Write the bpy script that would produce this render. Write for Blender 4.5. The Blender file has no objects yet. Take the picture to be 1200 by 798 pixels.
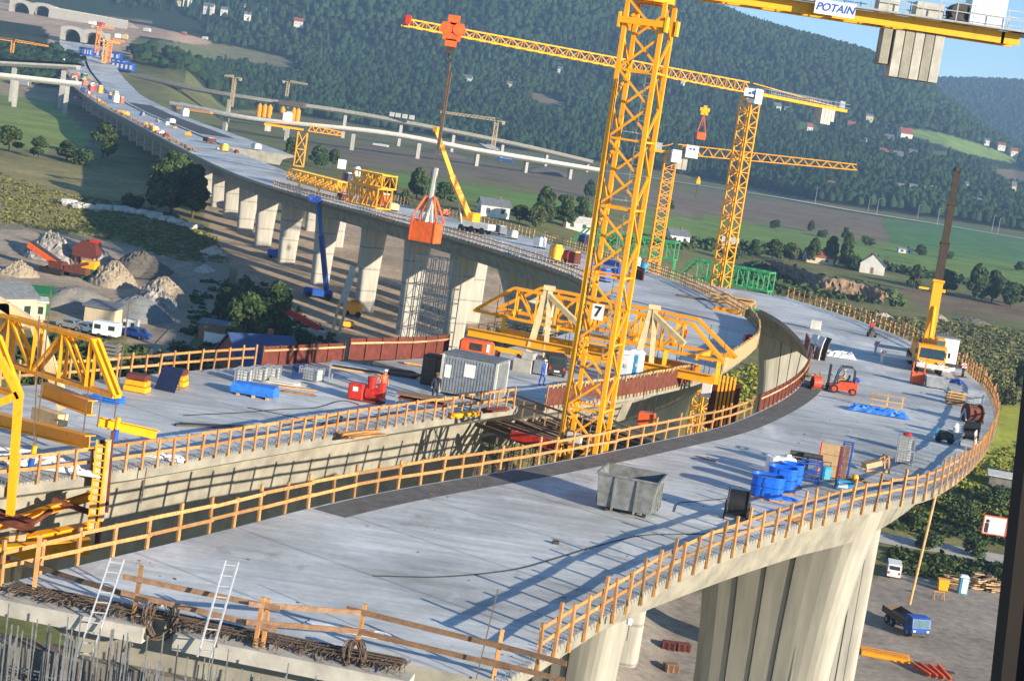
import bpy, math, random
import numpy as np
from mathutils import Vector, Matrix
random.seed(7)
RNG = np.random.default_rng(11)
SC = bpy.context.scene
COL = SC.collection
PI = math.pi
R = math.radians
Z = Vector((0, 0, 1))

# ---------------------------------------------------------------- camera
FPX, ROLL, HZ, CAMH = 2000.0, R(8.5), 252.0, 17.0
PITCH = math.atan(HZ / FPX)
FW = Vector((0, math.cos(PITCH), -math.sin(PITCH)))
UP0 = Vector((0, math.sin(PITCH), math.cos(PITCH)))
RT0 = Vector((1, 0, 0))
RT = RT0 * math.cos(ROLL) + UP0 * math.sin(ROLL)
UP = UP0 * math.cos(ROLL) - RT0 * math.sin(ROLL)
CP = Vector((0, 0, CAMH))
cd = bpy.data.cameras.new('camera')
cam = bpy.data.objects.new('camera', cd)
COL.objects.link(cam)
m3 = Matrix((RT, UP, -FW)).transposed()
cam.matrix_world = Matrix.Translation(CP) @ m3.to_4x4()
cd.sensor_width = 36.0
cd.lens = 36.0 * FPX / 1200.0
cd.clip_start, cd.clip_end = 0.5, 20000
SC.camera = cam


def ray(px, py):
    return (FW * FPX + RT * (px - 600) - UP * (py - 399)).normalized()


def at(px, py, z=0.0):
    """the place on the level z that the photograph shows at a pixel"""
    d = ray(px, py)
    return CP + d * ((z - CAMH) / d.z)


def atd(px, py, y):
    """the place at the distance y"""
    d = ray(px, py)
    return CP + d * (y / d.y)


def proj(x, y, z):
    qx, qy, qz = x - CP.x, y - CP.y, z - CP.z
    w = qx * FW.x + qy * FW.y + qz * FW.z
    return (600 + FPX * (qx * RT.x + qy * RT.y + qz * RT.z) / w, 399 - FPX * (qx * UP.x + qy * UP.y + qz * UP.z) / w)


# ---------------------------------------------------------------- materials
def srgb(h):
    h = h.lstrip('#')
    c = [int(h[i:i + 2], 16) / 255 for i in (0, 2, 4)]
    return tuple(((x + .055) / 1.055) ** 2.4 if x > .04045 else x / 12.92 for x in c)


MATS = {}


def mat(name, c, c2=None, scale=3.0, rough=.7, metal=0.0, bump=0.0, stretch=(1, 1, 1), detail=6, island=False, lo=.35, hi=.65, spec=.4, iw=.55, bdist=.05, bscale=None):
    m = bpy.data.materials.new(name)
    m.use_nodes = True
    nt = m.node_tree
    b = nt.nodes['Principled BSDF']
    b.inputs['Roughness'].default_value = rough
    b.inputs['Metallic'].default_value = metal
    b.inputs['Specular IOR Level'].default_value = spec
    if c2 is None:
        c2 = tuple(x * .72 for x in c)
    L = nt.links.new
    tc = nt.nodes.new('ShaderNodeTexCoord')
    mp = nt.nodes.new('ShaderNodeMapping')
    mp.inputs['Scale'].default_value = stretch
    L(tc.outputs['Object'], mp.inputs['Vector'])
    nz = nt.nodes.new('ShaderNodeTexNoise')
    nz.inputs['Scale'].default_value = scale
    nz.inputs['Detail'].default_value = detail
    nz.inputs['Roughness'].default_value = .62
    L(mp.outputs['Vector'], nz.inputs['Vector'])
    rp = nt.nodes.new('ShaderNodeValToRGB')
    rp.color_ramp.elements[0].position = lo
    rp.color_ramp.elements[1].position = hi
    rp.color_ramp.elements[0].color = (*c2, 1)
    rp.color_ramp.elements[1].color = (*c, 1)
    if island:
        g = nt.nodes.new('ShaderNodeNewGeometry')
        mx = nt.nodes.new('ShaderNodeMath')
        mx.operation = 'MULTIPLY_ADD'
        mx.inputs[1].default_value = iw
        L(g.outputs['Random Per Island'], mx.inputs[0])
        ml = nt.nodes.new('ShaderNodeMath')
        ml.operation = 'MULTIPLY'
        ml.inputs[1].default_value = 1 - iw
        L(nz.outputs['Fac'], ml.inputs[0])
        L(ml.outputs[0], mx.inputs[2])
        L(mx.outputs[0], rp.inputs['Fac'])
    else:
        L(nz.outputs['Fac'], rp.inputs['Fac'])
    if name.startswith('wood'):
        # every board its own weathering
        g = nt.nodes.new('ShaderNodeNewGeometry')
        oi = nt.nodes.new('ShaderNodeObjectInfo')
        ad = nt.nodes.new('ShaderNodeMath')
        ad.operation = 'ADD'
        fr = nt.nodes.new('ShaderNodeMath')
        fr.operation = 'FRACT'
        L(g.outputs['Random Per Island'], ad.inputs[0])
        L(oi.outputs['Random'], ad.inputs[1])
        L(ad.outputs[0], fr.inputs[0])
        wr = nt.nodes.new('ShaderNodeValToRGB')
        e = wr.color_ramp.elements
        e[0].position, e[0].color = 0, (.5, .56, .62, 1)
        e[1].position, e[1].color = 1, (1.2, 1.2, 1.25, 1)
        k = e.new(.35)
        k.color = (.95, .92, .9, 1)
        L(fr.outputs[0], wr.inputs['Fac'])
        mw = nt.nodes.new('ShaderNodeMix')
        mw.data_type, mw.blend_type = 'RGBA', 'MULTIPLY'
        mw.inputs[0].default_value = 1
        L(rp.outputs['Color'], mw.inputs[6])
        L(wr.outputs['Color'], mw.inputs[7])
        L(mw.outputs[2], b.inputs['Base Color'])
    else:
        L(rp.outputs['Color'], b.inputs['Base Color'])
    if bump:
        bp = nt.nodes.new('ShaderNodeBump')
        bp.inputs['Strength'].default_value = bump
        bp.inputs['Distance'].default_value = bdist
        hn = nz
        if bscale:
            hn = nt.nodes.new('ShaderNodeTexNoise')
            hn.inputs['Scale'].default_value = bscale
            hn.inputs['Detail'].default_value = 5
            L(tc.outputs['Object'], hn.inputs['Vector'])
        L(hn.outputs['Fac'], bp.inputs['Height'])
        L(bp.outputs['Normal'], b.inputs['Normal'])
    MATS[name] = m
    return m


mat('wood', (.52, .27, .095), (.36, .17, .06), 6, .75, stretch=(1, 1, .3))
mat('wood_pale', (.56, .36, .17), (.42, .25, .11), 5, .75)
mat('wood_old', (.28, .17, .10), (.17, .10, .06), 5, .85)
mat('plywood', (.55, .37, .2), (.42, .27, .14), 3, .7)
mat('yellow_paint', (.85, .345, .008), (.48, .18, .012), 2.2, .45, lo=.22, hi=.45)
mat('yellow_bright', (.85, .39, .01), (.52, .22, .012), 2.2, .45, lo=.22, hi=.45)
mat('cream_paint', (.62, .48, .27), (.45, .33, .18), 2.0, .6)
mat('red_paint', (.55, .035, .02), (.36, .02, .012), 3, .4)
mat('orange_paint', (.75, .13, .025), (.55, .085, .02), 3, .5)
mat('forklift_orange', (.72, .085, .03), (.5, .05, .02), 3, .4)
mat('boom_dark', (.055, .036, .02), (.035, .024, .015), 2, .5)
mat('crane_orange', (.8, .26, .02), (.62, .18, .015), 3, .5)
mat('rust', (.17, .05, .028), (.09, .028, .018), 2.5, .9)
mat('rust_red', (.15, .035, .024), (.085, .022, .017), 2.5, .85)
mat('rust_bar', (.16, .105, .072), (.08, .065, .055), 8, .9)
mat('blue_paint', (.02, .09, .42), (.015, .06, .28), 4, .45)
mat('blue_plastic', (.01, .14, .72), (.008, .10, .55), 4, .35)
mat('blue_sheet', (.03, .2, .68), (.02, .12, .48), 4, .5)
mat('cyan_plastic', (.04, .3, .5), (.03, .24, .42), 4, .4)
mat('navy_panel', (.015, .025, .075), (.01, .018, .05), 2, .55)
mat('green_steel', (.06, .36, .14), (.04, .26, .1), 3, .5)
mat('green_paint', (.015, .13, .05), (.01, .09, .035), 3, .6)
mat('grey_steel', (.24, .25, .25), (.13, .135, .13), 2.2, .6, .2)
mat('galv', (.42, .44, .46), (.3, .32, .34), 3, .45, .55)
mat('alu', (.72, .73, .74), (.6, .6, .62), 6, .35, .6)
mat('white_paint', (.76, .76, .74), (.6, .6, .58), 1.5, .5, lo=.2, hi=.45)
mat('off_white', (.6, .6, .57), (.45, .45, .42), 1.5, .6)
mat('black', (.02, .02, .022), (.012, .012, .013), 4, .6)
mat('rubber', (.022, .022, .024), (.014, .014, .015), 6, .85)
mat('dark_steel', (.07, .065, .06), (.035, .033, .03), 4, .6, .3)
mat('glass', (.03, .05, .06), (.02, .035, .045), 2, .08, 0, spec=.9)
mat('windscreen', (.07, .14, .16), (.04, .09, .1), 2, .1, 0, spec=.9)
mat('cable', (.025, .022, .02), None, 4, .7)
mat('concrete', (.31, .295, .245), (.2, .19, .165), .9, .85, bump=.25)
mat('concrete_white', (.47, .455, .41), (.33, .315, .28), 1.2, .85)
mat('concrete_dark', (.2, .19, .17), (.13, .12, .11), 1.2, .9)
mat('render_white', (.7, .68, .62), (.55, .53, .48), .5, .85)
mat('render_cream', (.6, .5, .34), (.48, .4, .27), .5, .85)
mat('roof_red', (.32, .085, .045), (.2, .06, .04), 1.5, .85)
mat('roof_grey', (.16, .18, .2), (.1, .11, .12), 1.5, .7)
mat('roof_blue', (.04, .075, .2), (.03, .05, .13), 1.5, .6)
mat('brick', (.3, .1, .06), (.2, .07, .045), 6, .9)
mat('skin', (.5, .3, .2), None, 6, .6)
mat('cloth_red', (.5, .04, .03), None, 6, .9)
mat('cloth_dark', (.035, .04, .06), None, 6, .9)
mat('cloth_tan', (.5, .33, .17), None, 6, .9)
mat('tarp_white', (.72, .72, .72), (.55, .56, .58), 2, .6, bump=.4)
mat('rock', (.36, .34, .31), (.14, .13, .12), .8, .95, bump=.6, lo=.4, hi=.6)
mat('rock_white', (.55, .53, .48), (.38, .36, .32), 1.5, .95)
mat('gravel', (.27, .255, .23), (.2, .185, .165), 2.5, .95, bump=.6)
mat('gravel_tan', (.34, .285, .21), (.25, .205, .15), 2.5, .95, bump=.6)
mat('gravel_blue', (.21, .225, .225), (.15, .16, .165), 2.5, .95, bump=.6)
mat('gravel_dark', (.15, .13, .11), (.09, .08, .07), 2.5, .95, bump=.6)
mat('bark', (.1, .075, .05), (.06, .045, .03), 6, .95)
mat('leaf_dark', (.07, .11, .032), (.024, .044, .015), 1.0, .7, island=True, lo=.2, hi=.8, spec=.2)
mat('leaf_mid', (.07, .10, .026), (.024, .042, .012), 1.0, .7, island=True, lo=.2, hi=.8, spec=.2)
mat('leaf_olive', (.12, .135, .045), (.05, .065, .022), 1.0, .7, island=True, lo=.2, hi=.8, spec=.2)
mat('leaf_forest', (.036, .072, .022), (.011, .026, .011), .009, .8, island=True, lo=.25, hi=.7, spec=.1, iw=.3, bump=.6, bdist=1.2, bscale=.9)
mat('weed', (.2, .195, .075), (.1, .11, .04), .4, .85, island=True, lo=.2, hi=.8, spec=.1)
mat('weed_yellow', (.3, .3, .04), (.16, .18, .03), .4, .85, island=True, lo=.2, hi=.8, spec=.1)
mat('asphalt', (.07, .07, .072), (.045, .045, .047), 1.2, .9)
mat('road_pale', (.42, .40, .37), (.34, .32, .3), .6, .9)
mat('earth', (.3, .21, .13), (.18, .12, .075), .25, .95, bump=.5)
mat('paint_white', (.7, .7, .68), None, 2, .6)


def deck_material():
    m = bpy.data.materials.new('deck_concrete')
    m.use_nodes = True
    nt = m.node_tree
    L = nt.links.new
    N = nt.nodes.new
    b = nt.nodes['Principled BSDF']
    g = N('ShaderNodeNewGeometry')

    def noise(scale, st, det=7, rot=0):
        mp = N('ShaderNodeMapping')
        mp.inputs['Scale'].default_value = st
        mp.inputs['Rotation'].default_value = (0, 0, rot)
        L(g.outputs['Position'], mp.inputs['Vector'])
        n = N('ShaderNodeTexNoise')
        n.inputs['Scale'].default_value = scale
        n.inputs['Detail'].default_value = det
        n.inputs['Roughness'].default_value = .65
        L(mp.outputs['Vector'], n.inputs['Vector'])
        return n

    def ramp(n, stops):
        r = N('ShaderNodeValToRGB')
        e = r.color_ramp.elements
        e[0].position, e[0].color = stops[0][0], (*stops[0][1], 1)
        e[1].position, e[1].color = stops[1][0], (*stops[1][1], 1)
        for p, c in stops[2:]:
            k = e.new(p)
            k.color = (*c, 1)
        L(n.outputs['Fac'], r.inputs['Fac'])
        return r

    def mix(a, bb, f, mode='MIX'):
        x = N('ShaderNodeMix')
        x.data_type = 'RGBA'
        x.blend_type = mode
        if isinstance(f, float):
            x.inputs[0].default_value = f
        else:
            L(f, x.inputs[0])
        L(a, x.inputs[6])
        L(bb, x.inputs[7])
        return x.outputs[2]

    big = ramp(noise(.07, (1, 1, 1), 5), [(.36, (.38, .395, .38)), (.62, (.66, .695, .685))])
    streak = ramp(noise(.5, (.35, 2.2, 1), 8, R(-10)), [(.3, (.62, .62, .62)), (.7, (1.12, 1.12, 1.14))])
    fine = ramp(noise(3.0, (1, 1, 1), 8), [(.25, (.78, .78, .77)), (.75, (1.1, 1.1, 1.1))])
    c1 = mix(big.outputs['Color'], streak.outputs['Color'], 1.0, 'MULTIPLY')
    c2 = mix(c1, fine.outputs['Color'], .8, 'MULTIPLY')
    pale = ramp(noise(.16, (1.2, .5, 1), 7, R(25)), [(.56, (0, 0, 0)), (.66, (1, 1, 1))])
    rgb = N('ShaderNodeRGB')
    rgb.outputs[0].default_value = (.74, .745, .75, 1)
    ff = N('ShaderNodeMath')
    ff.operation = 'MULTIPLY'
    ff.inputs[1].default_value = .6
    L(pale.outputs['Color'], ff.inputs[0])
    c3 = mix(c2, rgb.outputs[0], ff.outputs[0])
    dirt = ramp(noise(.35, (1, .6, 1), 9, R(60)), [(.6, (0, 0, 0)), (.72, (1, 1, 1))])
    rg2 = N('ShaderNodeRGB')
    rg2.outputs[0].default_value = (.2, .185, .16, 1)
    f2 = N('ShaderNodeMath')
    f2.operation = 'MULTIPLY'
    f2.inputs[1].default_value = .75
    L(dirt.outputs['Color'], f2.inputs[0])
    c4 = mix(c3, rg2.outputs[0], f2.outputs[0])
    mp = N('ShaderNodeMapping')
    mp.inputs['Rotation'].default_value = (0, 0, R(-56))
    L(g.outputs['Position'], mp.inputs['Vector'])
    wv = N('ShaderNodeTexWave')
    wv.wave_type, wv.bands_direction = 'BANDS', 'X'
    wv.inputs['Scale'].default_value = .052
    wv.inputs['Distortion'].default_value = .25
    wv.inputs['Detail'].default_value = 3
    L(mp.outputs['Vector'], wv.inputs['Vector'])
    jr = ramp(wv, [(.0, (.62, .62, .62)), (.004, (1, 1, 1))])
    c5 = mix(c4, jr.outputs['Color'], .8, 'MULTIPLY')
    spots = ramp(noise(1.3, (1, 1, 1), 3), [(.66, (1, 1, 1)), (.74, (.72, .70, .66))])
    c6 = mix(c5, spots.outputs['Color'], .8, 'MULTIPLY')
    L(c6, b.inputs['Base Color'])
    b.inputs['Roughness'].default_value = .62
    b.inputs['Specular IOR Level'].default_value = .45
    bp = N('ShaderNodeBump')
    bp.inputs['Strength'].default_value = .25
    bp.inputs['Distance'].default_value = .03
    nn = noise(2.5, (1, 1, 1), 8)
    L(nn.outputs['Fac'], bp.inputs['Height'])
    L(bp.outputs['Normal'], b.inputs['Normal'])
    MATS['deck_concrete'] = m


deck_material()


# ---------------------------------------------------------------- mesh builder
class MB:
    def __init__(self, M=None):
        self.v, self.f, self.mi, self.k, self.M = [], [], [], 0, M

    def add(self, vs, fs):
        o = len(self.v)
        if self.M is not None:
            vs = [tuple(self.M @ Vector(p)) for p in vs]
        self.v += [tuple(p) for p in vs]
        self.f += [tuple(i + o for i in q) for q in fs]
        self.mi += [self.k] * len(fs)
        return self

    def box(self, c, s, yaw=0.0, M=None):
        hx, hy, hz = s[0] / 2, s[1] / 2, s[2] / 2
        ps = [Vector((x, y, z)) for z in (-hz, hz) for y in (-hy, hy) for x in (-hx, hx)]
        if M is None:
            M = Matrix.Rotation(yaw, 3, 'Z')
        c = Vector(c)
        return self.add([c + M @ p for p in ps], [(0, 2, 3, 1), (4, 5, 7, 6), (0, 1, 5, 4), (2, 6, 7, 3), (0, 4, 6, 2), (1, 3, 7, 5)])

    def bbox(self, c, s, bev=.03, yaw=0.0):
        """a box with chamfered vertical and top edges"""
        hx, hy, hz = s[0] / 2, s[1] / 2, s[2] / 2
        b = min(bev, hx * .9, hy * .9, hz * .9)
        def ring(ix, z):
            return [(-hx + ix, -hy + ix + b, z), (-hx + ix + b, -hy + ix, z), (hx - ix - b, -hy + ix, z), (hx - ix, -hy + ix + b, z),
                    (hx - ix, hy - ix - b, z), (hx - ix - b, hy - ix, z), (-hx + ix + b, hy - ix, z), (-hx + ix, hy - ix - b, z)]
        M = Matrix.Rotation(yaw, 3, 'Z')
        c = Vector(c)
        return self.loft([[c + M @ Vector(p) for p in r] for r in (ring(0, -hz), ring(0, hz - b), ring(b * .98, hz))])

    def beam(self, a, b, w, h=None, up=None):
        a, b = Vector(a), Vector(b)
        h = w if h is None else h
        d = b - a
        l = d.length
        if l < 1e-6:
            return self
        d = d / l
        up = Vector(up) if up is not None else (Z if abs(d.z) < .95 else Vector((0, 1, 0)))
        s = d.cross(up).normalized()
        u = s.cross(d)
        M = Matrix((s, d, u)).transposed()
        return self.box((a + b) / 2, (w, l, h), M=M)

    def cyl(self, a, b, r, r2=None, n=8):
        a, b = Vector(a), Vector(b)
        r2 = r if r2 is None else r2
        d = (b - a).normalized()
        s = d.cross(Z if abs(d.z) < .95 else Vector((0, 1, 0))).normalized()
        u = s.cross(d)
        vs = []
        for p, q in ((a, r), (b, r2)):
            for i in range(n):
                t = 2 * PI * i / n
                vs.append(p + (s * math.cos(t) + u * math.sin(t)) * q)
        fs = [(i, (i + 1) % n, n + (i + 1) % n, n + i) for i in range(n)]
        fs += [tuple(range(n))[::-1], tuple(range(n, 2 * n))]
        return self.add(vs, fs)

    def loft(self, rings, cap=True):
        n = len(rings[0])
        vs = [p for r in rings for p in r]
        fs = []
        for k in range(len(rings) - 1):
            for i in range(n):
                j = (i + 1) % n
                fs.append((k * n + i, k * n + j, (k + 1) * n + j, (k + 1) * n + i))
        if cap:
            fs.append(tuple(range(n))[::-1])
            fs.append(tuple(range((len(rings) - 1) * n, len(rings) * n)))
        return self.add(vs, fs)

    def tube(self, pts, r, n=6):
        pts = [Vector(p) for p in pts]
        rings = []
        for i, p in enumerate(pts):
            d = (pts[min(i + 1, len(pts) - 1)] - pts[max(i - 1, 0)]).normalized()
            s = d.cross(Z if abs(d.z) < .95 else Vector((0, 1, 0))).normalized()
            u = s.cross(d)
            rings.append([p + (s * math.cos(2 * PI * k / n) + u * math.sin(2 * PI * k / n)) * r for k in range(n)])
        return self.loft(rings)

    def prism(self, poly, z0, z1):
        return self.loft([[(x, y, z0) for x, y in poly], [(x, y, z1) for x, y in poly]])

    def side(self, poly, y0, y1):
        """profile in x,z pulled along y"""
        return self.loft([[(x, y0, z) for x, z in poly][::-1], [(x, y1, z) for x, z in poly][::-1]])

    def blob(self, c, s, n=8, jit=.12, seed=0):
        rr = random.Random(seed)
        rings = []
        for i in range(1, n):
            t = PI * i / n
            rings.append([(c[0] + s[0] * math.sin(t) * math.cos(a) * (1 + rr.uniform(-jit, jit)), c[1] + s[1] * math.sin(t) * math.sin(a) * (1 + rr.uniform(-jit, jit)),
                           c[2] - s[2] * math.cos(t)) for a in (2 * PI * k / (n + 2) for k in range(n + 2))])
        return self.loft(rings)

    def wheel(self, c, r, w, axis, n=14):
        axis = Vector(axis).normalized()
        c = Vector(c)
        return self.cyl(c - axis * w / 2, c + axis * w / 2, r, n=n)

    def build(self, name, mats, parent=None, smooth=False):
        me = bpy.data.meshes.new(name)
        me.from_pydata(self.v, [], self.f)
        if isinstance(mats, str):
            mats = [mats]
        for x in mats:
            me.materials.append(MATS[x])
        if len(mats) > 1:
            me.polygons.foreach_set('material_index', self.mi)
        if smooth:
            me.polygons.foreach_set('use_smooth', [True] * len(me.polygons))
        me.update()
        o = bpy.data.objects.new(name, me)
        COL.objects.link(o)
        if parent is not None:
            o.parent = parent
        return o


def npmesh(name, v, f, mats, mi=None, smooth=False, parent=None):
    """fast mesh from numpy arrays of equal sided faces"""
    me = bpy.data.meshes.new(name)
    k = f.shape[1]
    me.vertices.add(len(v))
    me.vertices.foreach_set('co', np.ascontiguousarray(v, dtype=np.float32).ravel())
    me.loops.add(f.size)
    me.loops.foreach_set('vertex_index', np.ascontiguousarray(f, dtype=np.int32).ravel())
    me.polygons.add(len(f))
    me.polygons.foreach_set('loop_start', np.arange(0, f.size, k, dtype=np.int32))
    try:
        me.polygons.foreach_set('loop_total', np.full(len(f), k, dtype=np.int32))
    except Exception:
        pass
    for x in ([mats] if isinstance(mats, str) else mats):
        me.materials.append(MATS[x])
    if mi is not None:
        me.polygons.foreach_set('material_index', np.ascontiguousarray(mi, dtype=np.int32))
    if smooth:
        me.polygons.foreach_set('use_smooth', np.ones(len(f), dtype=bool))
    me.update(calc_edges=True)
    me.validate()
    o = bpy.data.objects.new(name, me)
    COL.objects.link(o)
    if parent is not None:
        o.parent = parent
    return o


def tag(o, label=None, cat=None, group=None, kind=None):
    for k, x in (('label', label), ('category', cat), ('group', group), ('kind', kind)):
        if x:
            o[k] = x
    return o


def thing(name, label, cat, loc=(0, 0, 0), yaw=0.0, group=None):
    o = bpy.data.objects.new(name, None)
    o.empty_display_size = .3
    COL.objects.link(o)
    o.location = loc
    o.rotation_euler = (0, 0, yaw)
    return tag(o, label, cat, group)


def struct(o):
    return tag(o, kind='structure')


def stuff(o, label=None, cat=None):
    return tag(o, label, cat, kind='stuff')


KIDS = {}


def dup(root, loc, yaw=None, label=None, group=None, scale=None):
    """copy a thing with its parts and their sub-parts"""
    def cp(o, par):
        c = o.copy()
        COL.objects.link(c)
        if par is not None:
            c.parent = par
        for ch in list(o.children):
            cp(ch, c)
        return c
    r = cp(root, None)
    r.location = loc
    if yaw is not None:
        r.rotation_euler = (0, 0, yaw)
    if label:
        r['label'] = label
    if group:
        r['group'] = group
    if scale is not None:
        r.scale = (scale,) * 3 if isinstance(scale, (int, float)) else scale
    return r


# ---------------------------------------------------------------- world, sun
SUN_EL, SUN_AZ = R(15.5), R(129.0)
w = bpy.data.worlds.new('World')
SC.world = w
w.use_nodes = True
nt = w.node_tree
bg = nt.nodes['Background']
sky = nt.nodes.new('ShaderNodeTexSky')
sky.sky_type = 'NISHITA'
sky.sun_disc = False
sky.sun_elevation = SUN_EL
sky.sun_rotation = SUN_AZ
sky.air_density = 1.0
sky.altitude = 2600
sky.dust_density = 0.0
sky.ozone_density = 2.0
hs = nt.nodes.new('ShaderNodeHueSaturation')
hs.inputs['Saturation'].default_value = 1.12
hs.inputs['Hue'].default_value = .499
nt.links.new(sky.outputs['Color'], hs.inputs['Color'])
nt.links.new(hs.outputs['Color'], bg.inputs['Color'])
bg.inputs["Strength"].default_value = 0.115
sd = bpy.data.lights.new('sun', 'SUN')
sun = bpy.data.objects.new('sun', sd)
COL.objects.link(sun)
sd.energy = 5.0
sd.angle = R(.5)
sd.color = (1.0, .86, .66)
sdir = Vector((math.sin(SUN_AZ) * math.cos(SUN_EL), math.cos(SUN_AZ) * math.cos(SUN_EL), math.sin(SUN_EL)))
sun.rotation_euler = (-sdir).to_track_quat('-Z', 'Y').to_euler()
sun.location = (60, -40, 80)
SC.view_settings.view_transform = 'Standard'
SC.view_settings.look = 'None'
SC.view_settings.exposure = 1.0
SC.view_settings.gamma = 1
SC.cycles.max_bounces = 5
SC.cycles.diffuse_bounces = 3
SC.cycles.volume_bounces = 0
SC.cycles.use_adaptive_sampling = True
SC.cycles.adaptive_threshold = .02


# ---------------------------------------------------------------- terrain
def lin(x, pts):
    return np.interp(x, [p[0] for p in pts], [p[1] for p in pts])


def sst(a, b, x):
    t = np.clip((x - a) / (b - a), 0, 1)
    return t * t * (3 - 2 * t)


PL = [(0, -23), (200, -22), (240, -20.5), (274, -19), (308, -15.5), (350, -12.5), (400, -10.5), (500, -8.5), (1100, -8)]
PR = [(0, -33), (215, -33), (250, -30.5), (300, -26), (350, -22), (450, -17), (600, -13.5), (900, -10), (1200, -8)]
CREST = [(-1200, 215), (-600, 235), (-200, 225), (0, 205), (158, 166), (241, 152), (344, 141), (407, 127), (452, 95), (507, 63), (550, 45), (700, 30), (1200, 10)]
FOOT = [(-1200, 1050), (-450, 1080), (-330, 1480), (200, 1480), (330, 1270), (1200, 1270)]


def zg(x, y):
    x = np.asarray(x, float)
    y = np.asarray(y, float)
    u = FPX * x / np.maximum(y, 20.0)
    t = sst(-30, 250, u)
    z = lin(y, PL) * (1 - t) + lin(y, PR) * t
    # hill
    d0 = lin(u, FOOT)
    e = lin(u, CREST)
    d1, dm = 2650.0, 1950.0
    zm = np.minimum(64.0, 17 + e * .55 * dm / FPX)
    zc = 17 + e * d1 / FPX
    h1 = -8.5 + (zm + 8.5) * np.clip((y - d0) / (dm - d0), 0, 1) ** 1.05
    h2 = h1 + (zc - zm) * np.sin(np.clip((y - dm) / (d1 - dm), 0, 1) * PI / 2)
    h3 = h2 - 90 * sst(d1, 3100, y)
    z = np.where(y > d0, np.maximum(h3, z), z)
    z = z + np.where(y > 300, 1.0, 0.25) * (np.sin(x * .031 + y * .017) * .35 + np.sin(x * .013 - y * .023 + 1.3) * .4)
    z = z + sst(1500, 2300, y) * (np.sin(x * .008 + 2) * 6 + np.sin(y * .011 + x * .004) * 5 + np.sin(x * .021 + y * .015) * 2)
    # the terraces below and beside the tunnel portals
    tr = np.interp(y, [965, 1165, 1185, 1430, 1460, 1900], [-9, 26.5, 27.5, 46, 47.5, 66])
    z = np.where((y > 965) & (y < 1900), np.maximum(z, z + (tr - z) * sst(-360, -450, u)), z)
    # second ridge behind on the right
    e2 = lin(u, [(0, 40), (380, 118), (428, 117), (498, 126), (547, 131), (900, 160)])
    d2 = 4100.0
    z2 = (17 + e2 * d2 / FPX) * sst(2950, d2, y)
    z = np.where(y > 2950, np.maximum(z, z2), z)
    return z


def ground(px, py, lo=60.0, hi=3000.0):
    """where the ray through a pixel meets the ground"""
    d = ray(px, py)
    ys = np.geomspace(lo, hi, 1500)
    xs = d.x / d.y * ys
    zs = CAMH + d.z / d.y * ys
    below = zs < zg(xs, ys)
    i = int(np.argmax(below)) if below.any() else len(ys) - 1
    a, b = ys[max(i - 1, 0)], ys[i]
    for _ in range(20):
        c = (a + b) / 2
        if CAMH + d.z / d.y * c < float(zg(d.x / d.y * c, c)):
            b = c
        else:
            a = c
    return Vector((d.x / d.y * b, b, float(zg(d.x / d.y * b, b))))


def ground_many(px, py, lo=60.0, hi=3000.0):
    d = np.array([ray(a, b)[:] for a, b in zip(px, py)])
    ys = np.geomspace(lo, hi, 900)[None]
    kx, kz = (d[:, 0] / d[:, 1])[:, None], (d[:, 2] / d[:, 1])[:, None]
    out = []
    for s in range(0, len(d), 200):
        X = kx[s:s + 200] * ys
        below = CAMH + kz[s:s + 200] * ys < zg(X, np.broadcast_to(ys, X.shape))
        i = np.where(below.any(1), below.argmax(1), ys.shape[1] - 1)
        y = ys[0, i]
        x = kx[s:s + 200, 0] * y
        out.append(np.stack([x, y, zg(x, y)], -1))
    return np.concatenate(out)


def inside(poly, X, Y):
    r = np.zeros(X.shape, bool)
    n = len(poly)
    for i in range(n):
        x1, y1 = poly[i]
        x2, y2 = poly[(i + 1) % n]
        c = ((y1 > Y) != (y2 > Y)) & (X < (x2 - x1) * (Y - y1) / (y2 - y1 + 1e-9) + x1)
        r ^= c
    return r


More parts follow.
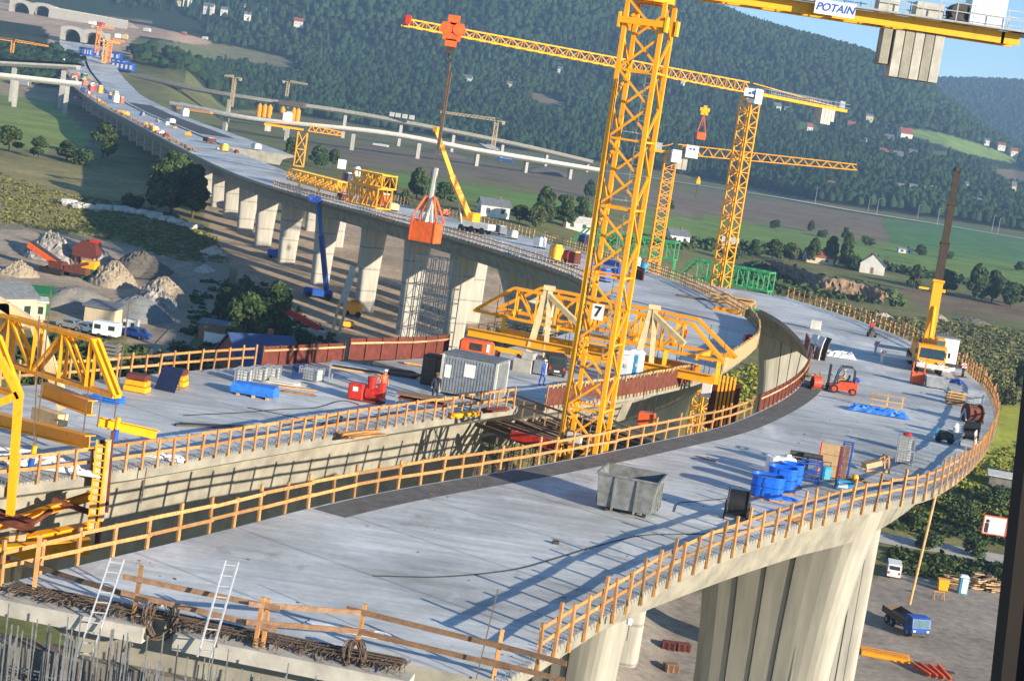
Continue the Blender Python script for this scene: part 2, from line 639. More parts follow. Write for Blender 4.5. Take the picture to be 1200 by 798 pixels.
# ground cover: outlines of fields and yards, traced where they lie
COVER = [
    ('field_green', (.23, .29, .07), [(-60, 95), (30, 104), (62, 118), (108, 160), (100, 172), (50, 178), (-60, 160)]),
    ('field_dry', (.27, .235, .1), [(-60, 178), (60, 192), (130, 205), (185, 222), (175, 235), (120, 236), (60, 262), (-60, 262)]),
    ('dirt_far', (.4, .3, .2), [(-60, 84), (60, 98), (120, 118), (115, 126), (60, 116), (-60, 100)]),
    ('terrace', (.5, .37, .25), [(-60, -10), (20, 6), (60, 18), (140, 25), (170, 50), (150, 62), (85, 60), (62, 48), (50, 32), (-60, 14)]),
    ('terrace_b', (.48, .34, .23), [(140, 25), (170, 30), (250, 48), (245, 55), (180, 45), (150, 40)]),
    ('quarry', (.34, .28, .21), [(-60, 262), (30, 262), (140, 282), (175, 290), (262, 312), (240, 360), (190, 410), (90, 380), (-60, 390)]),
    ('track', (.42, .32, .22), [(228, 228), (250, 240), (330, 255), (430, 260), (560, 300), (700, 420), (560, 470), (430, 440), (390, 420), (330, 375), (275, 320), (250, 280)]),
    ('soil_a', (.2, .16, .1), [(370, 168), (450, 172), (560, 190), (700, 208), (700, 238), (560, 212), (440, 196), (372, 186)]),
    ('soil_b', (.225, .175, .115), [(740, 216), (870, 232), (1030, 252), (1046, 288), (960, 275), (860, 258), (760, 248)]),
    ('crop_a', (.15, .25, .05), [(430, 198), (560, 216), (700, 244), (690, 262), (560, 240), (440, 212)]),
    ('crop_b', (.17, .26, .055), [(750, 248), (860, 259), (960, 276), (1046, 289), (1200, 312), (1300, 330), (1300, 350), (1150, 328), (960, 300), (860, 290), (750, 285)]),
    ('crop_c', (.1, .22, .07), [(1030, 252), (1110, 262), (1300, 296), (1300, 326), (1200, 311), (1048, 288)]),
    ('soil_c', (.2, .145, .09), [(1050, 338), (1110, 348), (1300, 376), (1300, 392), (1200, 381), (1075, 358)]),
    ('meadow_low', (.3, .31, .04), [(1020, 470), (1100, 480), (1300, 470), (1300, 600), (1180, 612), (1030, 600)]),
    ('yard', (.30, .265, .225), [(600, 760), (760, 700), (900, 690), (1040, 672), (1110, 684), (1240, 700), (1240, 900), (600, 900)]),
    ('meadow_hill', (.19, .28, .07), [(1048, 150), (1090, 153), (1150, 170), (1195, 186), (1190, 192), (1140, 182), (1085, 165)]),
    ('meadow_hill_b', (.1, .16, .045), [(930, 144), (975, 147), (978, 153), (935, 152)]),
    ('meadow_hill_c', (.12, .18, .05), [(1085, 175), (1110, 178), (1115, 184), (1090, 182)]),
    ('clearing_a', (.2, .19, .085), [(200, 52), (260, 52), (330, 66), (356, 76), (330, 80), (290, 72), (230, 66)]),
    ('clearing_b', (.14, .16, .07), [(160, 44), (220, 52), (280, 70), (240, 72), (180, 60), (150, 52)]),
    ('clearing_c', (.21, .17, .1), [(618, 108), (645, 113), (672, 126), (655, 126), (625, 118)]),
    ('clearing_d', (.18, .15, .09), [(1160, 196), (1230, 205), (1230, 216), (1175, 210)]),
]


def build_ground():
    us = np.arange(-1150, 1151, 4.0)
    # rows spaced evenly in the depth the eye resolves
    inv = np.linspace(1 / 42.0, 1 / 1200.0, 230)
    ys = np.concatenate([1 / inv, np.linspace(1212, 2700, 110), np.linspace(2730, 4600, 45)])
    U, Y = np.meshgrid(us, ys)
    X = U * Y / FPX
    Zz = zg(X, Y)
    px, py = proj(X, Y, Zz)
    n = Zz.size
    col = np.zeros((n, 4), np.float32)
    col[:, 3] = 1
    base = np.array([.15, .165, .055])
    nz = .5 + .5 * np.sin(X * .045 + np.sin(Y * .03) * 2) * np.sin(Y * .021 + X * .013)
    c = base + (np.array([.2, .18, .075]) - base) * nz.reshape(-1, 1)
    hill = (Y > lin(U, FOOT) + 20).ravel()
    c[hill] = (.022, .04, .015)
    for nm, cc, poly in COVER:
        k = inside(poly, px, py).ravel()
        far = nm.startswith(('terrace', 'meadow_hill', 'clearing'))
        k &= (Y.ravel() > 1050) if far else (Y.ravel() < 1350)
        c[k] = cc
    col[:, :3] = c
    h, wd = Zz.shape
    i = np.arange(h * wd).reshape(h, wd)
    f = np.stack([i[:-1, :-1], i[:-1, 1:], i[1:, 1:], i[1:, :-1]], -1).reshape(-1, 4)
    m = bpy.data.materials.new('ground_cover')
    m.use_nodes = True
    nt = m.node_tree
    L = nt.links.new
    b = nt.nodes['Principled BSDF']
    b.inputs['Roughness'].default_value = .95
    b.inputs['Specular IOR Level'].default_value = .15
    a = nt.nodes.new('ShaderNodeAttribute')
    a.attribute_name = 'cover'
    g = nt.nodes.new('ShaderNodeNewGeometry')
    def noise(s, det):
        k = nt.nodes.new('ShaderNodeTexNoise')
        k.inputs['Scale'].default_value = s
        k.inputs['Detail'].default_value = det
        k.inputs['Roughness'].default_value = .7
        L(g.outputs['Position'], k.inputs['Vector'])
        return k
    def rampv(k, lo, hi, a0, a1):
        mr = nt.nodes.new('ShaderNodeMapRange')
        mr.inputs[1].default_value, mr.inputs[2].default_value = lo, hi
        mr.inputs[3].default_value, mr.inputs[4].default_value = a0, a1
        L(k.outputs['Fac'], mr.inputs[0])
        return mr.outputs[0]
    v1 = rampv(noise(.06, 8), .3, .7, .62, 1.3)
    v2 = rampv(noise(.9, 6), .3, .7, .68, 1.3)
    mm = nt.nodes.new('ShaderNodeMath')
    mm.operation = 'MULTIPLY'
    L(v1, mm.inputs[0])
    L(v2, mm.inputs[1])
    vm = nt.nodes.new('ShaderNodeVectorMath')
    vm.operation = 'SCALE'
    L(a.outputs['Color'], vm.inputs[0])
    L(mm.outputs[0], vm.inputs['Scale'])
    L(vm.outputs[0], b.inputs['Base Color'])
    MATS['ground_cover'] = m
    o = npmesh('ground', np.stack([X, Y, Zz], -1).reshape(-1, 3), f, 'ground_cover', smooth=True)
    at_ = o.data.attributes.new('cover', 'FLOAT_COLOR', 'POINT')
    at_.data.foreach_set('color', col.ravel())
    struct(o)


build_ground()


def ico():
    t = (1 + 5 ** .5) / 2
    v = np.array([(-1, t, 0), (1, t, 0), (-1, -t, 0), (1, -t, 0), (0, -1, t), (0, 1, t), (0, -1, -t), (0, 1, -t), (t, 0, -1), (t, 0, 1), (-t, 0, -1), (-t, 0, 1)], float)
    v /= np.linalg.norm(v[0])
    f = [(0, 11, 5), (0, 5, 1), (0, 1, 7), (0, 7, 10), (0, 10, 11), (1, 5, 9), (5, 11, 4), (11, 10, 2), (10, 7, 6), (7, 1, 8), (3, 9, 4), (3, 4, 2), (3, 2, 6), (3, 6, 8), (3, 8, 9), (4, 9, 5), (2, 4, 11), (6, 2, 10), (8, 6, 7), (9, 8, 1)]
    vs = [tuple(p) for p in v]
    cache = {}
    def mid(a, b):
        k = (min(a, b), max(a, b))
        if k not in cache:
            p = (np.array(vs[a]) + np.array(vs[b])) / 2
            vs.append(tuple(p / np.linalg.norm(p)))
            cache[k] = len(vs) - 1
        return cache[k]
    f2 = []
    for a, b, c in f:
        x, y, z = mid(a, b), mid(b, c), mid(c, a)
        f2 += [(a, x, z), (b, y, x), (c, z, y), (x, y, z)]
    return np.array(vs), np.array(f2)


IV, IF = ico()
KEEP = IF[(IV[IF][:, :, 2].mean(1) > -.45)]


def crowns(name, P, S, H, mats, seed=1, cone=0.0, jit=.22):
    """many tree crowns in one mesh: positions P, radii S, heights H"""
    rng = np.random.default_rng(seed)
    n, k = len(P), len(IV)
    V = IV[None] * (1 + rng.uniform(-jit, jit, (n, k, 1)))
    V = V + rng.uniform(-.12, .12, (n, k, 3))
    if np.ndim(cone):
        tz = np.clip((V[:, :, 2:3] + 1) / 2, 0, 1)
        V[:, :, :2] *= (1 - cone[:, None, None] * tz)
    V[:, :, :2] *= S[:, None, None]
    V[:, :, 2] = (V[:, :, 2] * .62 + .55) * H[:, None]
    V += P[:, None, :]
    F = (KEEP[None] + (np.arange(n) * k)[:, None, None]).reshape(-1, 3)
    return npmesh(name, V.reshape(-1, 3), F, mats, smooth=True)


def leaf_tufts(name, P, S, H, mats, seed, k=16, leaf=.3):
    """low plants as loose tufts of leaf faces"""
    rng = np.random.default_rng(seed)
    n = len(P)
    d = rng.normal(size=(n, k, 3))
    d /= np.linalg.norm(d, axis=2)[:, :, None]
    d[:, :, 2] = abs(d[:, :, 2])
    c = P[:, None, :] + d * np.stack([S, S, H], -1)[:, None, :] * rng.uniform(.35, 1, (n, k, 1))
    nm = d + rng.normal(size=(n, k, 3)) * .6
    nm /= np.linalg.norm(nm, axis=2)[:, :, None]
    t = np.cross(nm, rng.normal(size=(n, k, 3)))
    t /= np.linalg.norm(t, axis=2)[:, :, None] + 1e-9
    bt = np.cross(nm, t)
    s = (leaf * S[:, None] * rng.uniform(.6, 1.5, (n, k)))[:, :, None]
    v = np.stack([c - t * s - bt * s * .7, c + t * s - bt * s * .5, c + t * s * .7 + bt * s * .8, c - t * s * .9 + bt * s * .6], 2).reshape(-1, 3)
    return npmesh(name, v, np.arange(n * k * 4).reshape(-1, 4), mats)


def build_forest():
    rng = np.random.default_rng(5)
    # spacing grows with distance
    pts = []
    for (a, b, n) in ((1090, 1500, 9000), (1500, 2000, 14000), (2000, 2660, 19000), (3000, 4150, 7500)):
        u = rng.uniform(-760, 760, n)
        if a == 3000:
            u = rng.uniform(330, 760, n)
        y = a + (b - a) * rng.uniform(0, 1, n)
        pts.append(np.stack([u * y / FPX, y, u], -1))
    P = np.concatenate(pts)
    z = zg(P[:, 0], P[:, 1])
    px, py = proj(P[:, 0], P[:, 1], z)
    ok = P[:, 1] > lin(P[:, 2], FOOT) + 25
    for nm, cc, poly in COVER:
        if nm.startswith(('terrace', 'meadow_hill', 'clearing')):
            ok &= ~inside(poly, px, py) & ~inside(poly, px, py - 6) & ~inside(poly, px, py - 11)
    ok &= ~inside([(20, -20), (240, 30), (240, 50), (160, 110), (80, 110), (-60, 60), (-60, -20)], px, py)
    # scattered gardens round the far houses
    P, z = P[ok], z[ok]
    n = len(P)
    S = rng.uniform(1.9, 4.3, n) * np.where(P[:, 1] > 2000, 1.25, 1.0)
    H = rng.uniform(6, 10.5, n)
    cone = np.where((np.sin(P[:, 0] * .011) + np.sin(P[:, 1] * .013) + rng.uniform(-.7, .7, n)) > 1.45, .75, .1)
    H = H * (1 + .35 * (cone > .5))
    S = S * (1 - .3 * (cone > .5))
    o = crowns('forest', np.stack([P[:, 0], P[:, 1], z], -1), S, H, 'leaf_forest', 3, cone)
    stuff(o, 'dark green forest covering the far hillsides under the sky', 'forest')


build_forest()
# ---------------------------------------------------------------- splines for the decks
def cat(pts, n):
    """smooth curve through pts, n samples even in length"""
    P = np.array(pts, float)
    P = np.vstack([2 * P[0] - P[1], P, 2 * P[-1] - P[-2]])
    out = []
    for i in range(1, len(P) - 2):
        for t in np.linspace(0, 1, 24, endpoint=False):
            a, b, c, d = P[i - 1], P[i], P[i + 1], P[i + 2]
            out.append(.5 * ((2 * b) + (c - a) * t + (2 * a - 5 * b + 4 * c - d) * t ** 2 + (3 * b - a - 3 * c + d) * t ** 3))
    out.append(P[-2])
    out = np.array(out)
    s = np.concatenate([[0], np.cumsum(np.linalg.norm(np.diff(out, axis=0), axis=1))])
    q = np.linspace(0, s[-1], n)
    return np.stack([np.interp(q, s, out[:, k]) for k in range(out.shape[1])], -1)


def walk(pts, step, jit=0.0, rr=None):
    """points every step metres along a polyline, with directions"""
    P = np.array(pts, float)
    s = np.concatenate([[0], np.cumsum(np.linalg.norm(np.diff(P, axis=0), axis=1))])
    res = []
    q = 0.0
    while q <= s[-1]:
        k = min(max(int(np.searchsorted(s, q)) - 1, 0), len(P) - 2)
        t = (q - s[k]) / max(s[k + 1] - s[k], 1e-6)
        p = P[k] + (P[k + 1] - P[k]) * t
        d = (P[k + 1] - P[k]) / max(s[k + 1] - s[k], 1e-6)
        res.append((Vector(p), Vector(d)))
        q += step * (1 + (rr.uniform(-jit, jit) if rr else 0))
    return res


def cut(pts, a, b, key=1):
    return [p for p in pts if a <= p[key] <= b]


def seclen(P):
    return np.concatenate([[0], np.cumsum(np.linalg.norm(np.diff(np.array(P), axis=0), axis=1))])


# the two decks: left and right edges, seen along the driving direction (x, y, z)
RL = cat([(-15.1, 53.4, 0), (-10.4, 63, 0), (-5.3, 73.6, 0), (2.6, 86.6, 0), (8.8, 97.6, 0), (15.3, 110.5, 0), (22.3, 131, 0), (26.8, 153, 0), (28.6, 172, 0), (28.6, 192, 0), (25.5, 208, 0), (21, 222, 0)], 130)
RR = cat([(1.3, 51, 0), (4.9, 60.3, 0), (9.0, 70, 0), (14.6, 80.2, 0), (19.5, 88, 0), (25.6, 97, 0), (33.3, 116, 0), (39.6, 138, 0), (43.4, 162, 0), (43.2, 184, 0), (40.3, 203, 0), (34.5, 222, 0)], 130)
LA_R = cat([(-23.5, 59, 0), (-16.0, 70.9, 0), (-11.3, 79.9, 0), (-5.2, 92.2, 0), (1.0, 103.6, 0)], 60)
LA_L = cat([(-36.5, 68, 0), (-28.6, 79.8, 0), (-23.5, 88.6, 0), (-17.6, 100.0, 0), (-10.5, 111.5, 0)], 60)
LB_R = cat([(2.6, 105.0, 0), (9.2, 117.0, 0), (15.6, 132, 0), (20.4, 149.4, 0), (23.4, 164, 0), (24.6, 185.7, 0), (20.2, 219, 0), (8.6, 249, 0), (-10, 281, 0), (-38, 327, 0), (-69, 408, 0), (-120, 560, 0), (-166, 700, 0), (-220, 860, 2.5), (-250, 960, 5), (-285, 1060, 13.5), (-318, 1168, 27)], 360)
LB_L = cat([(-9.0, 113, 0), (-3.6, 122.0, 0), (1.8, 136, 0), (6.2, 152, 0), (9.0, 167, 0), (9.8, 183.7, 0), (5.4, 208, 0), (-6.4, 234, 0), (-24.5, 265, 0), (-52, 312, 0), (-84, 402, 0), (-134.5, 556, 0), (-180.5, 696, 0), (-234.5, 856, 2.5), (-264.5, 956, 5), (-299.5, 1056, 13.5), (-332.5, 1164, 27)], 360)


def offset(P, off, zoff=0.0):
    P = np.array(P)
    d = np.gradient(P, axis=0)
    d[:, 2] = 0
    d /= np.linalg.norm(d, axis=1)[:, None]
    n = np.stack([d[:, 1], -d[:, 0], np.zeros(len(d))], -1)
    Q = P + n * off
    Q[:, 2] += zoff
    return Q


def deck_mesh(name, PL_, PR_, depth, parent, haunch=None):
    """box girder with a thin slab edge and a curved underside; material 0 top, 1 sides"""
    b = MB()
    n = len(PL_)
    rings = []
    for i in range(n):
        l, r = Vector(PL_[i]), Vector(PR_[i])
        c = (l + r) / 2
        x = (r - l) / 2
        dp = depth if haunch is None else haunch(i / (n - 1))
        prof = [(1, 0), (1, -.5), (.93, -.68), (.80, -1.0), (.68, -1.45), (.60, -dp), (-.60, -dp), (-.68, -1.45), (-.80, -1.0), (-.93, -.68), (-1, -.5), (-1, 0)]
        rings.append([c + x * a + Vector((0, 0, h)) for a, h in prof])
    k = 12
    vs = [p for q in rings for p in q]
    for i in range(n - 1):
        pass
    b.k = 0
    b.add([], [])
    top, oth = [], []
    for i in range(n - 1):
        for j in range(k):
            a = i * k + j
            a2 = i * k + (j + 1) % k
            q = (a, a + k, a2 + k, a2)
            (top if j == k - 1 else oth).append(q)
    oth.append(tuple(range(k)))
    oth.append(tuple(range((n - 1) * k, n * k))[::-1])
    b.add(vs, top + oth)
    b.mi = [0] * len(top) + [1] * len(oth)
    return b.build(name, ['deck_concrete', 'concrete'], parent)


def concrete_lines():
    """pier and girder concrete: board joints running down"""
    m = bpy.data.materials.new('pier_concrete')
    m.use_nodes = True
    nt = m.node_tree
    L = nt.links.new
    N = nt.nodes.new
    b = nt.nodes['Principled BSDF']
    b.inputs['Roughness'].default_value = .85
    tc = N('ShaderNodeTexCoord')
    mp = N('ShaderNodeMapping')
    mp.inputs['Scale'].default_value = (1, 1, .12)
    L(tc.outputs['Object'], mp.inputs[0])
    n1 = N('ShaderNodeTexNoise')
    n1.inputs['Scale'].default_value = 1.6
    n1.inputs['Detail'].default_value = 7
    L(mp.outputs[0], n1.inputs[0])
    r1 = N('ShaderNodeValToRGB')
    r1.color_ramp.elements[0].position, r1.color_ramp.elements[1].position = .3, .7
    r1.color_ramp.elements[0].color = (.30, .285, .25, 1)
    r1.color_ramp.elements[1].color = (.43, .415, .37, 1)
    L(n1.outputs['Fac'], r1.inputs[0])
    wv = N('ShaderNodeTexWave')
    wv.wave_type = 'BANDS'
    wv.bands_direction = 'Z'
    wv.wave_profile = 'SIN'
    wv.inputs['Scale'].default_value = .085
    wv.inputs['Distortion'].default_value = .6
    L(tc.outputs['Object'], wv.inputs[0])
    r2 = N('ShaderNodeValToRGB')
    r2.color_ramp.elements[0].position, r2.color_ramp.elements[1].position = .0, .02
    r2.color_ramp.elements[0].color = (.6, .6, .6, 1)
    r2.color_ramp.elements[1].color = (1, 1, 1, 1)
    L(wv.outputs['Fac'], r2.inputs[0])
    mx = N('ShaderNodeMix')
    mx.data_type, mx.blend_type = 'RGBA', 'MULTIPLY'
    mx.inputs[0].default_value = 1
    L(r1.outputs[0], mx.inputs[6])
    L(r2.outputs[0], mx.inputs[7])
    L(mx.outputs[2], b.inputs['Base Color'])
    MATS['pier_concrete'] = m


concrete_lines()
mat('pier_plain', (.40, .385, .335), (.25, .24, .21), 1.0, .85, bump=.2, stretch=(1, 1, .15), lo=.3, hi=.7)


def pier_mesh(w0, w1, d0, d1, h, flare_h, n=28, grooves=True):
    """rounded pier: w0 x d0 at the foot, flaring to w1 x d1 over the last flare_h metres"""
    b = MB()
    rings = []
    for k in range(15):
        z = -h + h * k / 14
        t = max(0, (z + flare_h) / flare_h)
        t = t * t
        W, D = w0 + (w1 - w0) * t, d0 + (d1 - d0) * t
        ring = []
        for i in range(n):
            a = 2 * PI * i / n
            ca, sa = math.cos(a), math.sin(a)
            x = W / 2 * math.copysign(abs(ca) ** .45, ca)
            y = D / 2 * math.copysign(abs(sa) ** .45, sa)
            ring.append((x, y, z))
        rings.append(ring)
    b.loft(rings)
    b.rings = rings
    if grooves:
        for sx in (-.22, .06, .3):
            for sy in (-1, 1):
                b.box((sx * w0, sy * (d0 / 2 - .02), -h / 2 - .5), (.09, .06, h - 1 - flare_h * .6))
    return b


def vlabel(o, l):
    o['label'] = l
    return o


# right hand ramp viaduct ------------------------------------------------------
ramp = thing('viaduct', 'curving concrete viaduct deck in front, with the skip and orange forklift on it', 'viaduct', (0, 51, 0))


def rel(o, root):
    """o was built in world coordinates: keep it there under root"""
    o.parent = root
    o.location = Vector(o.location) - Vector(root.location)
    return o


rel(deck_mesh('deck', RL, RR, 3.3, None), ramp)
# kerb strip of dark membrane on the inner edge
def strip(P, o0, o1, z, name, m, root=None, i0=0, i1=None):
    a, c = offset(P, o0, z)[i0:i1], offset(P, o1, z)[i0:i1]
    b = MB()
    n = len(a)
    b.add([tuple(p) for p in a] + [tuple(p) for p in c], [(i, n + i, n + i + 1, i + 1) for i in range(n - 1)])
    o = b.build(name, m)
    return rel(o, root) if root is not None else o


mat('membrane', (.13, .13, .125), (.075, .075, .075), 1.2, .95)
strip(RL, .12, 1.75, .004, 'membrane_strip', 'membrane', ramp, 13, 68)


def hook_bars(P, side, root, i0=0, i1=None, step=.32, m='dark_steel'):
    b = MB()
    rr = random.Random(3)
    for p, d in walk(np.array(P)[i0:i1], step):
        n = Vector((d.y, -d.x, 0)) * side
        a = p - n * .10
        q = [a + Vector((0, 0, 0)), a + Vector((0, 0, .2 + rr.uniform(-.03, .05))) + n * .02, a + n * .2 + Vector((0, 0, .17)), a + n * .26 + Vector((0, 0, -.04))]
        for s, e in zip(q, q[1:]):
            b.beam(s, e, .022)
    o = b.build('rebar_loops', m)
    o['kind'] = 'stuff'
    return rel(o, root)


mat('rebar_grey', (.22, .24, .26), (.13, .13, .13), 5, .7, .3)
hook_bars(RR, 1, ramp, 0, 80, .34, 'rebar_grey')


def add_piers(root, spots, mb, name='pier', matn='pier_concrete'):
    me = None
    for (x, y, z, yaw) in spots:
        if me is None:
            o = mb.build(name, matn, root, smooth=False)
            me = o.data
        else:
            o = bpy.data.objects.new(name, me)
            COL.objects.link(o)
            o.parent = root
        o.location = Vector((x, y, z)) - Vector(root.location)
        o.rotation_euler = (0, 0, yaw)
        if matn == 'pier_plain' and getattr(mb, 'rings', None):
            for s in (-.42, -.05, .3):
                b = MB()
                pts = [(r[0][0] * s, min(p[1] for p in r) - .005, r[0][2]) for r in mb.rings]
                b.tube(pts, .045, 5)
                b.build('joint_line', 'black', o)


def mid_at(PA, PB, y):
    A, B = np.array(PA), np.array(PB)
    C = (A + B) / 2
    k = int(np.argmin(abs(C[:, 1] - y)))
    d = C[min(k + 1, len(C) - 1)] - C[max(k - 1, 0)]
    return C[k], math.atan2(d[1], d[0]) - PI / 2


c, yw = mid_at(RL, RR, 98)
add_piers(ramp, [(c[0], c[1], -1.5, yw)], pier_mesh(7.6, 10.7, 3.0, 3.5, 32, 14), 'pier', 'pier_plain')
c, yw = mid_at(RL, RR, 73)
add_piers(ramp, [(c[0] + 2.2, c[1], -3.28, yw)], pier_mesh(4.2, 4.8, 2.6, 2.6, 30, 6), 'pier', 'pier_plain')
sp = []
for y in (166, 205):
    c, yw = mid_at(RL, RR, y)
    sp.append((c[0], c[1], -3.28, yw))
add_piers(ramp, sp, pier_mesh(5.6, 8.2, 2.6, 3.0, 33, 9), 'pier', 'pier_plain')

# raw end of the ramp deck: cross beams, rebar
E0, E1 = Vector(RL[0]), Vector(RR[0])
ex = (E1 - E0).normalized()
ey = Vector((ex.y, -ex.x, 0))         # toward the camera
LEN = (E1 - E0).length
def endp(s, out, z):
    return E0 + ex * s + ey * out + Vector((0, 0, z))


b = MB()
b.box(endp(2.6, .5, -.46), (5.2, .9, .52), math.atan2(ex.y, ex.x))
b.box(endp(-4.2, .52, -.48), (7.6, .9, .5), math.atan2(ex.y, ex.x))
rel(b.build('end_beam', 'concrete_white'), ramp)
b = MB()
b.box(endp(10.0, .5, -.47), (7.6, .9, .5), math.atan2(ex.y, ex.x))
rel(b.build('end_beam', 'concrete_white'), ramp)
b = MB()
rr = random.Random(21)
for i in range(260):
    s = rr.uniform(.2, 13.6)
    if 5.2 < s < 5.9:
        continue
    p = endp(s, rr.uniform(-.45, -.1), -.04 + rr.uniform(-.05, .1))
    q = p + ey * rr.uniform(.6, 1.1) + ex * rr.uniform(-.15, .15) + Vector((0, 0, rr.uniform(-.12, .1)))
    b.beam(p, q, .022)
    if i % 3 == 0:
        b.beam(q, q + Vector((0, 0, -.25)) + ex * .05, .022)
for i in range(14):
    b.beam(endp(.3, -.3 + i * .06, .0 + (i % 3) * .04), endp(13.4, -.3 + i * .06, .0 + (i % 4) * .04), .024)
o = rel(b.build('rebar_mat', 'rust_bar'), ramp)
o['kind'] = 'stuff'
# tangled tendon ducts bundles
def tangle(name, label, c, r, n, seed, m='rust_bar', h=1.0):
    rr = random.Random(seed)
    b = MB()
    for i in range(n):
        a0 = rr.uniform(0, 2 * PI)
        R0 = r * rr.uniform(.4, 1)
        tl = rr.uniform(-.6, .6)
        pts = []
        for k in range(9):
            a = a0 + k * .55
            pts.append((R0 * math.cos(a) * .8, R0 * math.sin(a) * .5, h * (.5 + .5 * math.sin(a + tl)) + .03))
        b.tube(pts, .016, 4)
    t = b.build(name, m)
    t.location = c
    return tag(t, label, 'rebar bundle')


tangle('rebar_bundle', 'tangled rusty rebar bundle by the ladder at the deck end', endp(5.55, .5, -.6), .75, 30, 2, h=1.15)
tangle('rebar_bundle', 'upright knot of rusty steel at the deck end between two rail posts', endp(11.9, .45, -.5), .5, 34, 5, h=1.0)

# left hand viaduct --------------------------------------------------------------
left = thing('viaduct', 'long concrete viaduct on many flared piers running to the tunnel portals', 'viaduct', (0, 113, 0))
rel(deck_mesh('deck', LB_L, LB_R, 3.2, None), left)
near = thing('viaduct', 'short concrete deck section at left carrying the container and work tables', 'viaduct', (-20, 70, 0))
rel(deck_mesh('deck', LA_L, LA_R, 5.8, None), near)
hook_bars(LA_R, 1, near, 4, None, .34, 'rebar_grey')
sp, sp2 = [], []
PY = [258.0]
while PY[-1] < 850:
    PY.append(PY[-1] + 14 + (PY[-1] - 258) * .045)
for y in PY:
    c, yw = mid_at(LB_L, LB_R, y)
    sp.append((c[0], c[1], c[2] - 3.15, yw))
add_piers(left, sp, pier_mesh(3.1, 4.5, 2.2, 2.5, 22, 14))
sp = []
for y in (222, 241):
    c, yw = mid_at(LB_L, LB_R, y)
    sp.append((c[0], c[1], c[2] - 3.15, yw))
add_piers(left, sp, pier_mesh(5.4, 10.5, 2.8, 3.2, 23, 9))
c, yw = mid_at(LB_L, LB_R, 150)
add_piers(left, [(c[0], c[1], -3.15, yw)], pier_mesh(5.0, 8.0, 2.6, 3.0, 26, 8))
c, yw = mid_at(LB_L, LB_R, 185)
add_piers(left, [(c[0], c[1], -3.15, yw)], pier_mesh(5.0, 8.0, 2.6, 3.0, 24, 8))
c, yw = mid_at(LA_L, LA_R, 84)
add_piers(near, [(c[0], c[1], -5.75, yw)], pier_mesh(6.0, 7.6, 2.8, 3.0, 24, 6))
# bare piers waiting for the second deck
SECR = offset((np.array(LB_L) + np.array(LB_R)) / 2, 17.0)
pm = pier_mesh(3.4, 5.2, 2.4, 2.6, 22, 6)
first = None
for y in (270, 289, 308, 328, 350, 372, 396):
    k = int(np.argmin(abs(SECR[:, 1] - y)))
    d = SECR[k + 1] - SECR[k - 1]
    if first is None:
        first = pm.build('bridge_pier', 'pier_concrete')
        o = first
    else:
        o = first.copy()
        COL.objects.link(o)
    o.location = (SECR[k][0], SECR[k][1], -2.6)
    o.rotation_euler = (0, 0, math.atan2(d[1], d[0]) - PI / 2)
    tag(o, 'bare concrete pier standing in the row behind the viaduct piers', 'pier', 'bare piers behind the long viaduct')
# far part of the second deck
S2L, S2R = offset(LB_R, 1.6)[118:], offset(LB_R, 19.5)[118:]
far2 = thing('viaduct', 'far second deck lying along the right side of the long viaduct', 'viaduct', tuple(S2L[0]))
rel(deck_mesh('deck', S2L, S2R, 3.0, None), far2)
strip(LB_R, 3.0, 13.5, .06, 'asphalt_strip', 'asphalt', far2, 140, 225)


# ---------------------------------------------------------------- timber railings
def railing(name, label, P, step, side=1, zb=-.25, ht=1.35, tall=.2, rails=(.55, 1.1), m='wood', mr=None, seed=1, post=(.11, .07), group=None, jit=.08, maxp=100, infill=None):
    rr = random.Random(seed)
    P = [tuple(p) for p in P]
    root = thing(name, label, 'railing', P[0], 0, group)
    spots = walk(P, step, jit, rr)
    meshes = []
    for h in (ht, ht + tall * .5, ht + tall):
        b = MB()
        b.box((0, 0, zb + (h - zb) / 2), (post[0], post[1], h - zb))
        o = b.build('post', m, root)
        meshes.append(o)
    used = [False] * 3
    rest = MB()
    for i, (p, d) in enumerate(spots):
        k = rr.choice((0, 0, 1, 2))
        yaw = math.atan2(d.y, d.x)
        lean = (rr.uniform(-.045, .045), rr.uniform(-.05, .05))
        if i < maxp:
            if not used[k]:
                o = meshes[k]
                used[k] = True
            else:
                o = meshes[k].copy()
                COL.objects.link(o)
            o.location = p - Vector(P[0])
            o.rotation_euler = (lean[0], lean[1], yaw)
        else:
            h = (ht, ht + tall * .5, ht + tall)[k]
            rest.box(p + Vector((0, 0, (h + zb) / 2)), (post[0], post[1], h - zb), yaw)
    for k in range(3):
        if not used[k]:
            bpy.data.objects.remove(meshes[k])
    if rest.v:
        o = rel(rest.build('post', m), root)
        o['kind'] = 'stuff'
    for r in rails:
        b = MB()
        dz = 0.0
        last = None
        L_ = 2 if step > 1.3 else 3
        for i in range(0, len(spots) - 1, L_):
            p, d = spots[i]
            j = min(i + L_, len(spots) - 1)
            q, _ = spots[j]
            n = Vector((d.y, -d.x, 0)) * side * (post[1] / 2 + .025 + rr.choice((0, .012)))
            e = (q - p).normalized() * .12
            b.beam(p + n - e + Vector((0, 0, r + rr.uniform(-.05, .05))), q + n + e + Vector((0, 0, r + rr.uniform(-.05, .05))), .03, .14)
        rel(b.build('rail', mr or m), root)
    if infill:
        b = MB()
        lo, hi, mm = infill
        for (p, d), (q, _) in zip(spots, spots[1:]):
            n = Vector((d.y, -d.x, 0)) * (-side) * (post[1] / 2 + .03)
            b.beam(p + n + Vector((0, 0, (lo + hi) / 2)), q + n + Vector((0, 0, (lo + hi) / 2)), .02, hi - lo - rr.uniform(0, .05))
        rel(b.build('infill_board', mm), root)
    return root


